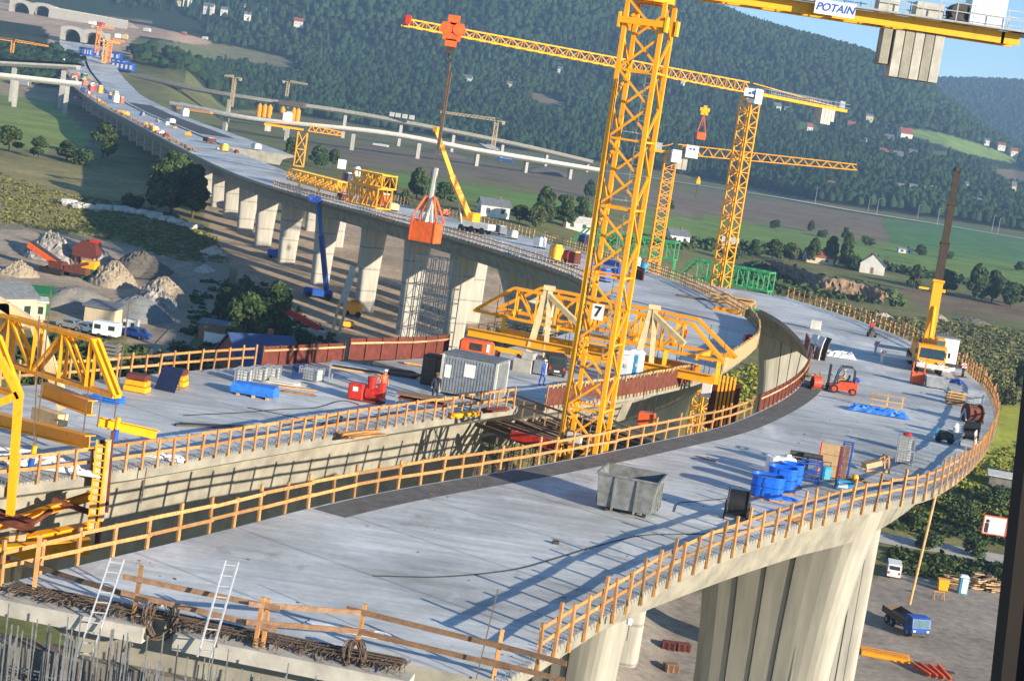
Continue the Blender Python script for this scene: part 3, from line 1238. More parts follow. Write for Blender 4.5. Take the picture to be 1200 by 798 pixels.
off = offset(RR, .08)
railing('timber_railing', 'long orange timber railing along the outer curve of the front deck', off[2:], 1.6, side=-1, ht=1.3, tall=.4, zb=-.4, seed=4, post=(.15, .1))
offl = offset(RL, -.08)
railing('timber_railing', 'timber railing along the inner edge of the front deck, before the yellow mast', offl[0:51], 1.75, side=1, ht=1.2, tall=.25, seed=5, zb=-.3, post=(.14, .09))
offa = offset(LA_R, .1)
railing('timber_railing', 'timber railing on the near edge of the left deck, above its sunlit side', offa[9:], 1.0, side=-1, ht=1.1, tall=.15, zb=-.1, seed=6)
offb = offset(LB_R, .08)
k1 = int(np.argmin(abs(offb[:40, 1] - 131)))
railing('timber_railing', 'dense timber railing with brown boards right of the lattice mast foot', offb[0:k1], .62, side=-1, ht=1.3, tall=.1, rails=(.1, .7, 1.25), m='wood_pale', seed=7, infill=(0.0, 1.1, 'rust'))
k2 = int(np.argmin(abs(offb[:, 1] - 186)[:90]))
railing('plywood_railing', 'pale plywood clad railing round the bulge of the left deck', offb[k1 + 2:k2], .8, side=-1, ht=1.25, tall=.1, rails=(.3, 1.15), m='wood_pale', seed=8, infill=(-.2, 1.2, 'plywood'))
k3 = int(np.argmin(abs(offb[:, 1] - 262)[:150]))
railing('timber_railing', 'pale timber railing on the far curve before the green trusses', offb[k2:k3], .8, side=-1, ht=1.3, tall=.2, rails=(.3, .7, 1.2), m='wood_pale', seed=9)
k4 = int(np.argmin(abs(offb[:, 1] - 340)[:200]))
railing('timber_railing', 'distant pale railing behind the yellow telescopic crane', offb[k3:k4], 1.2, side=-1, ht=1.3, rails=(.4, 1.1), m='wood_pale', seed=10)
offc = offset(LB_L, -.08)
j2 = int(np.argmin(abs(offc[:, 1] - 196)[:120]))
j3 = int(np.argmin(abs(offc[:, 1] - 300)[:200]))
railing('timber_railing', 'weathered railing along the edge above the flared piers', offc[j2:j3], 1.2, side=1, ht=1.2, rails=(.4, 1.0), m='wood_pale', seed=11)
offd = offset(LA_L, -.1)
railing('timber_railing', 'timber railing on the far edge of the left deck beside the dark panel', offd[8:50], 1.25, side=-1, ht=1.15, tall=.2, rails=(.5, 1.05), seed=12, zb=-.2)


def rust_barrier(name, label, P, h=1.5):
    root = thing(name, label, 'barrier', tuple(P[0]))
    b = MB()
    sp = walk(P, 1.6)
    for (p, d), (q, _) in zip(sp, sp[1:]):
        b.beam(p + Vector((0, 0, h / 2)), q + Vector((0, 0, h / 2)), .06, h)
    rel(b.build('sheet', 'rust_red'), root)
    b = MB()
    for p, d in sp:
        b.box(p + Vector((d.y, -d.x, 0)) * .08 + Vector((0, 0, h / 2 + .03)), (.1, .1, h + .06), math.atan2(d.y, d.x))
    rel(b.build('stiffener', 'rust'), root)
    b = MB()
    for (p, d), (q, _) in zip(sp, sp[1:]):
        n = Vector((d.y, -d.x, 0)) * .15
        b.beam(p + n + Vector((0, 0, h * .8)), q + n + Vector((0, 0, h * .8)), .05, .12)
    rel(b.build('rail', 'wood_pale'), root)
    return root


rust_barrier('steel_barrier', 'rust red sheet barrier on the far edge of the left deck', offd[49:], 1.2)
rust_barrier('steel_barrier', 'rust red sheet barrier beside the rust container', np.array([tuple(offd[-1]), (-6.5, 117, 0), (-4.0, 122, 0)]), 1.5)
rust_barrier('steel_barrier', 'low brown barrier on the inner edge of the front deck near the forklift', offl[51:88], 1.2)

# railing across the raw end: few posts, long boards
root = thing('end_railing', 'makeshift railing of long brown boards across the raw deck end', 'railing', tuple(endp(0, 0, 0)))
posts = [(.15, 1.9), (3.0, 1.75), (5.2 + .45, 1.55), (5.95, 1.5), (8.35, 1.6), (11.1, 1.75), (13.85, 1.9)]
for px, py, h in ((40, 690, 2.0), (157, 718, 1.75), (300, 750, 1.6), (309, 750, 1.55), (418, 757, 1.6), (578, 795, 1.8)):
    p = at(px, py)
    b = MB()
    b.box((0, 0, h / 2 - .2), (.13, .09, h))
    o = b.build('post', 'wood', root)
    o.location = p - Vector(root.location)
    o.rotation_euler = (R(random.uniform(-2, 2)), R(random.uniform(-1, 4)), random.uniform(-.2, .2))
for z, m in ((.55, 'wood_old'), (1.15, 'wood_old')):
    b = MB()
    seq = [at(8, 672), at(157, 718), at(305, 750), at(418, 757), at(578, 795), at(640, 812)]
    if z > 1:
        seq = seq[1:]
    for a, q in zip(seq, seq[1:]):
        e = (q - a).normalized() * .5
        b.beam(a - e + Vector((0, -.07, z + random.uniform(-.05, .05))), q + e + Vector((0, -.07, z + random.uniform(-.08, .05))), .035, .17)
    rel(b.build('rail', m), root)
# ---------------------------------------------------------------- lattice work
def mast(b, z0, z1, w, ph, leg, br, cx=0.0, cy=0.0, yaw=0.0, kstyle=True):
    M = Matrix.Rotation(yaw, 3, 'Z')
    h = w / 2
    cs = [(-h, -h), (h, -h), (h, h), (-h, h)]
    P = lambda i, z: Vector((cx, cy, z)) + M @ Vector((cs[i][0], cs[i][1], 0))
    for i in range(4):
        b.box((P(i, z0) + P(i, z1)) / 2, (leg, leg, z1 - z0), yaw)
    n = max(1, round((z1 - z0) / ph))
    ph = (z1 - z0) / n
    for k in range(n):
        z = z0 + k * ph
        for i in range(4):
            j = (i + 1) % 4
            b.beam(P(i, z), P(j, z), br, br)
            if kstyle:
                b.beam(P(i, z), P(j, z + ph / 2), br, br)
                b.beam(P(j, z + ph / 2), P(i, z + ph), br, br)
            else:
                a, c = (i, j) if k % 2 else (j, i)
                b.beam(P(a, z), P(c, z + ph), br, br)


def jib(b, p0, p1, w, h, n, ch, br):
    """triangular jib truss, one upper chord and two lower chords"""
    p0, p1 = Vector(p0), Vector(p1)
    d = (p1 - p0).normalized()
    s = d.cross(Z).normalized() * (w / 2)
    up = s.cross(d).normalized() * h
    if up.z < 0:
        up = -up
    L_ = (p1 - p0).length
    for q in (s, -s):
        b.beam(p0 + q, p1 + q, ch)
    b.beam(p0 + up, p1 + up * .55, ch)
    st = L_ / n
    hh = lambda t: up * (1 - .45 * t / L_)
    for i in range(n):
        a, c, m = i * st, (i + 1) * st, (i + .5) * st
        for q in (s, -s):
            b.beam(p0 + d * a + q, p0 + d * m + hh(m), br)
            b.beam(p0 + d * m + hh(m), p0 + d * c + q, br)
        b.beam(p0 + d * a + s, p0 + d * a - s, br)
        b.beam(p0 + d * a + s, p0 + d * c - s, br * .8)


def boxtruss(b, p0, p1, w, h, n, ch, br, ends=(0, 0)):
    """rectangular truss; ends shorten the upper chord (a trapezoid)"""
    p0, p1 = Vector(p0), Vector(p1)
    d = (p1 - p0).normalized()
    s = d.cross(Z).normalized() * (w / 2)
    L_ = (p1 - p0).length
    up = Z * h
    st = L_ / n
    for q in (s, -s):
        b.beam(p0 + q, p1 + q, ch)
        b.beam(p0 + q + up + d * ends[0], p1 + q + up - d * ends[1], ch)
        if ends[0]:
            b.beam(p0 + q, p0 + q + up + d * ends[0], ch)
        if ends[1]:
            b.beam(p1 + q, p1 + q + up - d * ends[1], ch)
        for i in range(n + 1):
            t = i * st
            if t >= ends[0] - .01 and t <= L_ - ends[1] + .01:
                b.beam(p0 + d * t + q, p0 + d * t + q + up, br)
            if i < n and t >= ends[0] - .01 and t + st <= L_ - ends[1] + .01:
                if i % 2:
                    b.beam(p0 + d * t + q, p0 + d * (t + st) + q + up, br)
                else:
                    b.beam(p0 + d * t + q + up, p0 + d * (t + st) + q, br)
    for i in range(n + 1):
        t = i * st
        b.beam(p0 + d * t + s, p0 + d * t - s, br)
        if ends[0] - .01 <= t <= L_ - ends[1] + .01:
            b.beam(p0 + d * t + s + up, p0 + d * t - s + up, br)


def letters(name, txt, size, m, parent, loc, rot, bold=.0, shear=0.0, ext=.006):
    c = bpy.data.curves.new(name, 'FONT')
    c.body = txt
    c.size = size
    c.align_x = 'CENTER'
    c.align_y = 'CENTER'
    c.extrude = ext
    c.offset = bold
    c.shear = shear
    o = bpy.data.objects.new(name, c)
    COL.objects.link(o)
    me = bpy.data.meshes.new_from_object(o.evaluated_get(bpy.context.evaluated_depsgraph_get()))
    bpy.data.objects.remove(o)
    o = bpy.data.objects.new(name, me)
    COL.objects.link(o)
    me.materials.clear()
    me.materials.append(MATS[m])
    o.parent = parent
    o.location = loc
    o.rotation_euler = rot
    return o


# the big crane between the decks ---------------------------------------------
CX, CY = 4.75, 93.0
ZB = float(zg(CX, CY))
big = thing('tower_crane', 'big yellow lattice tower crane with the number 7 sign between the two decks', 'crane', (CX, CY, ZB))
H0 = 25.15 - ZB           # level of the counter jib
my = R(-19)
b = MB()
mast(b, 0, H0 - .75, 2.05, 3.7, .23, .11, yaw=my)
big_mast = b.build('mast', 'yellow_paint', big)
b = MB()
b.box((0, 0, .25), (6, 6, .5), my)
b.build('foundation', 'concrete', big)
# climbing frame near the top
zc = 24.15 - ZB
b = MB()
M = Matrix.Rotation(my, 4, 'Z')
b.M = M
for sx in (-1, 1):
    b.box((sx * 1.3, -1.1, zc - .9), (.12, .5, .8))
    b.box((sx * 1.3, 1.1, zc - .9), (.12, .5, .8))
b.box((0, -1.26, zc - .9), (2.5, .12, .34))
b.box((0, 1.26, zc - .9), (2.5, .12, .34))
b.build('climbing_frame', 'yellow_bright', big)
b = MB(M)
for k in range(1, 14):
    z = H0 - 4 - k * 3.7
    if z < 1:
        break
    b.box((-.42, .3, z), (1.05, 1.2, .05))
b.build('landing', 'galv', big)
b = MB(M)
for k in range(1, 14):
    z = H0 - 4 - k * 3.7
    if z < 1:
        break
    for sx in (-.17, .17):
        b.beam((.25 + sx, .5, z), (.55 + sx, -.3, z + 3.7), .045)
    for q in range(11):
        t = q / 11
        b.beam((.08 + .3 * t, .5 - .8 * t, z + 3.7 * t), (.42 + .3 * t, .5 - .8 * t, z + 3.7 * t), .035)
b.build('ladder', 'galv', big)
# number plate
zp = 17 - ((362 - 103.6) - 55) * .989 / FPX * CY - ZB
b = MB(M)
b.box((0, -1.2, zp), (.66, .03, .86))
pl = b.build('sign_board', 'white_paint', big)
letters('lettering', '7', .78, 'black', pl, M @ Vector((0, -1.222, zp)), (PI / 2, 0, my), .02)
b = MB(M)
b.box((-.2, -1.2, zp - 7.0), (.8, .35, .5))
b.build('control_box', 'off_white', big)
b = MB(M)
b.tube([(-.9, -1.2, H0 - 5), (-.7, -1.25, H0 - 16), (-.95, -1.2, H0 - 26), (-.8, -1.2, H0 - 34)], .03)
b.build('power_cable', 'cable', big)
# slewing ring, cab
b = MB()
b.cyl((0, 0, H0 - .75), (0, 0, H0 - .3), 1.2, 1.25, 16)
b.box((0, 0, H0 + .1), (2.0, 1.9, .7))
b.build('slewing_unit', 'yellow_paint', big)
b = MB()
b.bbox((-1.2, 2.0, H0 + 1.3), (2.0, 1.5, 2.1), .15)
cb = b.build('operator_cab', 'white_paint', big)
b = MB()
b.box((-2.21, 2.0, H0 + 1.4), (.03, 1.2, 1.3))
b.box((-1.3, 1.24, H0 + 1.5), (1.5, .03, 1.1))
b.build('window', 'glass', cb)
# counter jib toward the right
b = MB()
for sy in (-.75, .75):
    b.box((10.0, sy, H0 + .1), (19.0, .16, .62))
for k in range(9):
    b.box((1.5 + k * 2.2, 0, H0 + .05), (.14, 1.4, .4))
b.box((18.6, 0, H0 + .1), (.16, 1.66, .62))
b.build('counter_jib', 'yellow_bright', big)
b = MB()
b.box((11.3, -1.25, H0 + .46), (16.8, .75, .06))
b.box((11.3, 1.25, H0 + .46), (16.8, .75, .06))
b.box((19.6, 0, H0 + .46), (1.4, 3.2, .06))
b.build('walkway', 'galv', big)
b = MB()
for sy in (-1.62, 1.62):
    for z in (.5, 1.0, 1.45):
        b.beam((5, sy, H0 + z), (20.3, sy, H0 + z), .045)
    for k in range(18):
        b.beam((5 + k * .9, sy, H0 + .46), (5 + k * .9, sy, H0 + 1.47), .05)
for z in (1.0, 1.45):
    b.beam((20.3, -1.62, H0 + z), (20.3, 1.62, H0 + z), .045)
for k in range(5):
    b.beam((20.3, -1.62 + .81 * k, H0 + .46), (20.3, -1.62 + .81 * k, H0 + 1.47), .05)
b.build('handrail', 'galv', big)
for k in range(6):
    b = MB()
    lo = -2.5 if k else -1.9
    x = 12.6 + k * .53 + (.12 if k else .0)
    b.bbox((x, 0, H0 - .25 + lo / 2), (.5, 1.2, -lo), .03)
    b.build('ballast_block', 'concrete_white' if k % 2 else 'concrete', big)
b = MB()
b.bbox((12.4, 0, H0 + 1.0), (1.1, 1.1, 1.1), .04)
b.bbox((14.6, 0, H0 + .9), (1.5, 1.1, .9), .04)
b.build('deck_block', 'concrete_white', big)
b = MB()
b.bbox((17.6, -.1, H0 + 1.55), (1.9, 1.5, 2.1), .05)
b.build('winch_cabinet', 'white_paint', big)
b = MB()
b.cyl((16.2, -.7, H0 + 1.1), (16.2, .7, H0 + 1.1), .5, n=14)
b.box((16.2, 0, H0 + .6), (1.2, 1.5, .3))
b.build('winch_drum', 'dark_steel', big)
b = MB()
b.box((9.45, -1.68, H0 + .2), (2.15, .03, .74))
pl = b.build('sign_board', 'white_paint', big)
letters('lettering', 'POTAIN', .56, 'blue_paint', pl, (9.45, -1.702, H0 + .2), (PI / 2, 0, 0), .016, .25)
# main jib toward the left, above the picture
b = MB()
jib(b, (-1.2, 0, H0 + .1), (-46, 0, H0 + .8), 1.3, 1.7, 22, .16, .08)
b.build('jib', 'yellow_bright', big)
b = MB()
mast(b, H0 - .8, H0 + 2.2, 1.4, 1.5, .2, .1)
b.build('tower_head', 'yellow_bright', big)
b = MB()
bx = -10.55
b.box((bx, 0, H0 - .15), (1.6, 1.5, .25))
b.build('trolley', 'dark_steel', big)

# hook block and ropes
hz_ = 17 + (55 - (40 - 79)) * .989 / FPX * 93
hx = atd(530, 40, 93).x
blk = thing('hook_block', 'red pulley block hanging on ropes high above the valley', 'hook block', (hx, 93, hz_))
b = MB()
for sy in (-.18, .18):
    for k in range(4):
        w_, z_, h_ = ((.62, .62, .5), (1.15, .2, .55), (.95, -.25, .45), (.6, -.6, .4))[k]
        b.box((0, sy, z_), (w_, .1, h_))
    b.cyl((-.35, sy - .1, .15), (-.35, sy + .1, .15), .34, n=12)
    b.cyl((.35, sy - .1, .15), (.35, sy + .1, .15), .34, n=12)
b.build('side_plate', 'orange_paint', blk)
b = MB()
b.box((0, 0, -.95), (.5, .34, .45))
b.tube([(0, 0, -1.1), (0, 0, -1.35), (.16, 0, -1.5), (0, 0, -1.65), (-.14, 0, -1.5)], .06)
b.build('hook', 'dark_steel', blk)
b = MB()
for sx in (-.25, .25):
    b.beam((sx, 0, .8), (sx, 0, 25.0 - hz_), .03)
b.build('hoist_rope', 'cable', blk)
kz = 17 - ((282 - 73.6) - 55) * .989 / FPX * 93
kx = atd(500, 266, 93).x
bin_ = thing('crane_basket', 'orange open steel basket hanging in the air on long chains', 'basket', (kx, 93, kz), R(-22))
b = MB()
W_, D_, Hh = 1.45, .95, 1.1
for c, s in (((0, -D_ / 2, Hh / 2), (W_, .05, Hh)), ((0, D_ / 2, Hh / 2), (W_, .05, Hh)), ((-W_ / 2, 0, Hh / 2), (.05, D_, Hh)), ((W_ / 2, 0, Hh / 2), (.05, D_, Hh)), ((0, 0, .03), (W_ - .06, D_ - .06, .05))):
    b.box(c, s)
for sx in (-.5, .5):
    b.box((sx * W_, -D_ / 2 - .03, Hh / 2), (.07, .05, Hh - .02))
b.build('bin', 'orange_paint', bin_)
b = MB()
top = Hh + 1.35
for sx in (-1, 1):
    for sy in (-1, 1):
        b.beam((sx * W_ / 2, sy * D_ / 2, Hh), (sx * W_ / 2, sy * D_ / 2, Hh + .25), .09)
        b.beam((sx * W_ / 2, sy * D_ / 2, Hh + .2), (sx * .25, sy * .12, top), .1)
b.beam((-.25, 0, top), (.25, 0, top), .12)
b.build('lifting_frame', 'orange_paint', bin_)
b = MB()
b.beam((-.05, 0, Hh - .2), (.1, 0, top + 1.6), .16)
b.beam((.25, .05, Hh - .2), (-.05, 0, top + 1.5), .1)
b.cyl((-.2, 0, .9), (-.2, 0, Hh + .5), .22, n=10)
b.build('concrete_pipe', 'off_white', bin_)
b = MB()
dz = hz_ - 1.6 - kz
for sx in (-.25, .25):
    b.beam((sx * .9, 0, top), (sx * .3, 0, top + 2.6), .03)
b.beam((0, 0, top + 2.6), (0, 0, dz), .1)
b.beam((.06, 0, top + 2.6), (.12, .06, dz - .5), .08)
b.build('chain', 'rust_bar', bin_)


def crane(label, base, ztop, w, jdir, jl, cl, jh=1.2, tilt=0.0, m='yellow_paint', leg=.16, br=.09, ph=2.2, group=None, far=False, cab=1, kstyle=True):
    base = Vector(base)
    t = thing('tower_crane', label, 'crane', base, 0, group)
    h = ztop - base.z
    b = MB()
    mast(b, 0, h, w, ph, leg, br, yaw=math.atan2(jdir[1], jdir[0]), kstyle=kstyle)
    b.build('mast', m, t)
    d = Vector((jdir[0], jdir[1], 0)).normalized()
    b = MB()
    jib(b, d * (w / 2) + Z * (h + .4), d * jl + Z * (h + .4 + jl * math.sin(tilt)), 1.1, jh, max(5, int(jl / 1.9)), leg * .75, br * .8)
    b.build('jib', m, t)
    b = MB()
    s = d.cross(Z)
    for q in (-.55, .55):
        b.beam(s * q + Z * (h + .5), -d * cl + s * q + Z * (h + .5), .14, .4)
    b.beam(-d * (cl * .15) + Z * (h + 1.6), -d * cl + Z * (h + .7), .1)
    b.beam(-d * (cl * .15) + Z * (h + 1.6), Z * (h + .4 + jh), .1)
    b.build('counter_jib', m, t)
    if far:
        b = MB()
        b.box(-d * (cl - .8) + Z * (h - .1), (1.2, 1.2, 1.5), math.atan2(d.y, d.x))
        b.build('ballast', 'concrete_white', t)
        return t
    b = MB()
    for q in (-.9, .9):
        for zz in (.9, 1.4):
            b.beam(-d * 3 + s * q + Z * (h + zz), -d * cl + s * q + Z * (h + zz), .05)
        for k in range(int(cl - 3)):
            b.beam(-d * (3 + k) + s * q + Z * (h + .5), -d * (3 + k) + s * q + Z * (h + 1.42), .05)
    b.build('handrail', 'galv', t)
    b = MB()
    for k in range(4):
        b.box(-d * (cl - 3.2 - .8 * k) + Z * (h - .5 - .25 * (k > 0)), (.72, 1.2, 1.6 + .5 * (k > 0)), math.atan2(d.y, d.x))
    b.build('ballast', 'concrete_white', t)
    b = MB()
    b.box(-d * (cl - 1.2) + Z * (h + 1.2), (1.2, 1.0, 1.1), math.atan2(d.y, d.x))
    b.build('winch_cabinet', 'galv', t)
    b = MB()
    q = s * 1.15 * cab + d * .6
    b.bbox(q + Z * (h + .1), (1.5, 1.3, 1.9), .1, math.atan2(d.y, d.x))
    c = b.build('operator_cab', 'white_paint', t)
    b = MB()
    b.box(q + d * .77 + Z * (h + .25), (.03, 1.0, 1.1), math.atan2(d.y, d.x))
    b.build('window', 'glass', c)
    return t


# crane behind, long jib to the left
bx_, by_ = 26.1, 225.0
crB = crane('yellow tower crane whose long jib crosses the picture behind the lattice mast', (bx_, by_, float(zg(bx_, by_))), 24.9, 1.75, (-.69, -.724), 61, 21.5, 1.35, 0.0, 'yellow_paint', .2, .1, 2.0, cab=-1)
hB = 24.9 - crB.location.z
b = MB()
b.box((-.2, -2.0, hB + .45), (2.0, .05, 1.0), R(5))
pl = b.build('sign_board', 'white_paint', crB)
b = MB()
b.cyl((.1, -2.06, hB + .5), (.1, -2.09, hB + .5), .28, n=12)
b.box((-.45, -2.07, hB + .35), (.35, .03, .35), R(5))
b.box((.5, -2.0, hB + .5), (.3, .03, .5), R(5))
b.build('emblem', 'blue_paint', pl)
b = MB()
b.beam((.9, .4, hB + 1.4), (1.1, .4, hB + 5.4), .06)
b.build('antenna', 'dark_steel', crB)
b = MB()
e = Vector((-.69, -.724, 0)) * 60.6
b.bbox(e + Z * (hB + 1.1), (.7, .7, .9), .1)
b.build('tip_block', 'red_paint', crB)
# its hook and little orange basket
hp = atd(826, 130, 215)
hk = thing('crane_hook', 'small yellow hook block with an orange bin below the long jib', 'hook block', hp)
b = MB()
for a in range(5):
    b.box((.42 * math.sin(a * 1.257), 0, .42 * math.cos(a * 1.257)), (.42, .4, .42))
b.box((0, 0, 0), (.62, .45, .62))
b.build('pulley_block', 'yellow_bright', hk)
b = MB()
for sx in (-1, 1):
    b.beam((0, 0, -.4), (sx * .5, 0, -2.7), .09)
b.beam((0, 0, -.3), (0, 0, -1.9), .05)
b.build('sling', 'orange_paint', hk)
b = MB()
b.bbox((0, 0, -3.15), (1.15, 1, .9), .08)
b.build('bin', 'orange_paint', hk)
b = MB()
for sx in (-.12, .12):
    b.beam((sx, 0, .4), (sx, 0, 25.6 - hp.z), .03)
b.build('hoist_rope', 'cable', hk)

cx_, cy_ = 19.8, 262.0
crC = crane('yellow tower crane with a lower jib to the right behind the lattice mast', (cx_, cy_, float(zg(cx_, cy_))), 15.6, 1.75, (1, .05), 28.5, 3.4, 1.5, R(3.3), 'yellow_paint', .17, .09, 2.0, cab=1)
hC = 15.6 - crC.location.z
b = MB()
b.box((3.0, -1.2, hC + 1.1), (1.9, .05, 1.9))
pl = b.build('sign_board', 'white_paint', crC)
b = MB()
b.box((2.7, -1.24, hC + 1.5), (.35, .03, .3))
b.box((3.25, -1.24, hC + 1.5), (.35, .03, .3))
b.build('emblem', 'blue_paint', pl)
hp = atd(818, 213, 262)
hk = thing('crane_hook', 'small yellow hook block hanging over the ploughed field on a thin rope', 'hook block', hp)
b = MB()
b.bbox((0, 0, 0), (.7, .4, .7), .12)
b.bbox((0, 0, .5), (.4, .3, .5), .1)
b.build('pulley_block', 'yellow_bright', hk)
b = MB()
b.beam((0, 0, .5), (0, 0, 16.6 - hp.z), .04)
b.beam((0, 0, -.3), (0, 0, -2.4), .05)
b.build('hoist_rope', 'cable', hk)

# small cranes far off
def far_crane(label, foot, top, y, jd, jl, cl, m, w=1.8, leg=.28, group=None):
    f = atd(*foot, y)
    t = atd(*top, y)
    return crane(label, (f.x, y, f.z), t.z, w, jd, jl, cl, 1.3, 0, m, leg, leg * .7, 3.2, group, True, kstyle=False)


far_crane('short yellow tower crane beyond the yellow girder on the long viaduct', (350, 195), (354, 155), 352, (1, .1), 8, 8, 'yellow_paint', 1.9, .22)
far_crane('distant tan tower crane with its jib to the right, above the roadway bridge', (336, 113), (337, 97), 1150, (1, .0), 13, 4, 'cream_paint', 1.6, .3)
far_crane('distant tan tower crane at the right end of the white bridge', (578, 172), (581, 143), 800, (-1, .1), 27, 4, 'cream_paint', 1.6, .3)
far_crane('distant tan tower crane standing by the far roadway bridge on its pier', (271, 125), (273, 92), 900, (-1, .3), 6, 4, 'cream_paint', 1.4, .25)
far_crane('distant yellow tower crane at the left edge with a long jib', (14, 62), (10, 49), 1000, (1, .2), 20, 18, 'yellow_paint', 1.6, .3)
for i, (fx, fy, tx, ty, lb) in enumerate(((113, 62, 118, 33, 'left orange tower crane of the far group before the tunnel portal'), (121, 74, 123, 50, 'middle orange tower crane of the far group before the tunnel portal'), (125, 87, 128, 48, 'right orange tower crane of the far group before the tunnel portal'))):
    far_crane(lb, (fx, fy), (tx, ty), 1060 + 20 * i, (1, .4), 9, 5, 'crane_orange' if i != 1 else 'yellow_paint', 2.2, .5, 'orange cranes at the far portal')

# green travellers on the second deck ------------------------------------------
def green_truss(label, pxl, pxr, y, h, n):
    a, c = atd(*pxl, y), atd(*pxr, y - 6)
    t = thing('form_traveller', label, 'traveller', (a.x, a.y, a.z))
    c = Vector((c.x, c.y, a.z))
    b = MB()
    boxtruss(b, (0, 0, 0), c - a, 2.6, h, n, .26, .17, (2.2, .0))
    b.build('truss', 'green_steel', t)
    d = (c - a)
    for k in (.25, .5, .75, 1.0):
        b = MB()
        p = d * k
        b.beam(p + Vector((0, -1.3, 0)), p + Vector((0, -1.3, -4.5)), .2)
        b.beam(p + Vector((0, 1.3, 0)), p + Vector((0, 1.3, -4.5)), .2)
        b.build('leg', 'green_steel', t)
    b = MB()
    boxtruss(b, d * .55 + Vector((0, -2.4, -4.4)), d * 1.05 + Vector((0, -2.4, -4.4)), 1.4, 1.2, 5, .12, .08)
    b.build('lower_truss', 'green_steel', t)
    b = MB()
    for k in (.3, .5, .7):
        b.box(d * k + Vector((0, .4, -3.2)), (d.length * .13, .3, 2.2))
    b.build('form_panel', 'wood_old', t)
    return t


green_truss('green lattice form traveller behind the base of the right hand tower crane', (796, 322), (902, 342), 246, 2.6, 9)
green_truss('green lattice form traveller farther back beside the blue tanks', (672, 284), (792, 300), 285, 2.8, 9)
# the yellow launching girder on the long viaduct
a, c = atd(343, 211, 312), atd(401, 231, 292)
t = thing('launching_girder', 'long yellow truss girder lying along the edge of the far viaduct', 'girder', a)
b = MB()
boxtruss(b, (0, 0, 0), Vector((c.x, c.y, a.z)) - a, 2.2, 1.9, 13, .28, .2)
b.build('truss', 'yellow_bright', t)
for k in (.15, .55, .95):
    b = MB()
    p = (Vector((c.x, c.y, a.z)) - a) * k
    b.beam(p, p + Z * (-a.z), .35)
    b.build('leg', 'yellow_bright', t)
b = MB()
for k in range(16):
    p = (Vector((c.x, c.y, a.z)) - a) * (k / 15) + Vector((-1.6, -1, -1.0))
    b.beam(p, p + Vector((.5, .2, -3.6)), .14)
    b.beam(p + Vector((0, 0, -3.2)), p + Vector((2.5, .6, -3.6)), .14)
b.build('side_formwork', 'dark_steel', t)
a, c = atd(420, 214, 262), atd(455, 224, 256)
t = thing('launching_girder', 'short yellow truss girder on yellow trestles beside the orange silo', 'girder', a)
b = MB()
boxtruss(b, (0, 0, 0), Vector((c.x, c.y, a.z)) - a, 2.6, 1.9, 5, .26, .18)
b.build('truss', 'yellow_bright', t)
b = MB()
boxtruss(b, (-.4, 0, -3.1), Vector((c.x, c.y, a.z)) - a + Vector((-.4, 0, -3.1)), 2.6, 2.9, 6, .22, .2)
b.build('trestle', 'yellow_paint', t)


# the yellow form traveller spanning the left deck -----------------------------
def I_beam(b, p0, p1, w, h, tk=.04):
    p0, p1 = Vector(p0), Vector(p1)
    b.beam(p0 + Z * (h / 2), p1 + Z * (h / 2), w, tk)
    b.beam(p0 - Z * (h / 2), p1 - Z * (h / 2), w, tk)
    b.beam(p0, p1, tk, h)


A, B_ = Vector((-3.2, 131.5, 2.35)), Vector((15.7, 125.0, 2.0))
t = thing('form_traveller', 'yellow truss traveller on cream columns spanning the left deck behind the mast', 'traveller', (6, 128, 0))
dv = (B_ - A).normalized()
nv = Vector((-dv.y, dv.x, 0))
for k, (o_, e0, e1) in enumerate(((0, 3.0, 2.8), (4.2, 3.4, 3.4))):
    b = MB()
    boxtruss(b, A + nv * o_ + dv * (.4 * k), B_ + nv * o_, .5, 2.3, 12, .2, .12, (e0, e1))
    rel(b.build('truss', 'yellow_paint', None), t)
b = MB()
for q in (.1, .35, .62, .9):
    p = A + (B_ - A) * q
    I_beam(b, p - nv * .6, p + nv * 5.0, .3, .36)
rel(b.build('cross_beam', 'yellow_bright', None), t)
for bx_, by_ in ((620, 428), (742, 452)):
    f = at(bx_ + 8, by_ - 10)
    b = MB()
    up = Vector((0, 0, 5.2))
    b.beam(f - dv * .65, f + up + dv * .1, .5, .42)
    b.beam(f + dv * .75, f + up + dv * .35, .38, .38)
    b.box(f + up + dv * .25 + Z * .1, (.9, .6, .35))
    b.beam(f + up * .95, f + up * .6 + dv * 3.0 - nv * .4, .36, .36)
    rel(b.build('column', 'cream_paint', None), t)
for q0, q1, off_, z in ((.03, .48, -2.4, .95), (.45, 1.0, -2.6, .9), (.1, .9, 1.5, .9)):
    b = MB()
    p0, p1 = A + (B_ - A) * q0 + nv * off_, A + (B_ - A) * q1 + nv * off_
    p0.z = p1.z = z
    I_beam(b, p0, p1, .5, .6)
    rel(b.build('support_beam', 'yellow_bright', None), t)
for q in (.13, .78, .985):
    b = MB()
    p = A + (B_ - A) * q - nv * .3
    b.beam(p, Vector((p.x, p.y, .3)), .32, .32)
    rel(b.build('leg', 'yellow_bright', None), t)
b = MB()
for k in range(22):
    q = .05 + .92 * k / 21
    p = A + (B_ - A) * q + nv * random.choice((-.3, -.3, 4.4, 2.2))
    b.beam((p.x, p.y, .2), (p.x, p.y, 2.2 + random.uniform(.2, 2.8)), .05)
o = rel(b.build('tie_rod', 'dark_steel', None), t)
o['kind'] = 'stuff'
b = MB()
p = B_ + nv * .2 + dv * .4
b.box((p.x, p.y, -1.3), (2.2, .12, 3.6), math.atan2(dv.y, dv.x))
rel(b.build('side_form', 'rust_red', None), t)
b = MB()
for k in range(5):
    q = B_ - nv * 1.3 + dv * (.2 + .28 * k)
    b.beam((q.x, q.y, -2.6), (q.x, q.y, 1.2), .14)
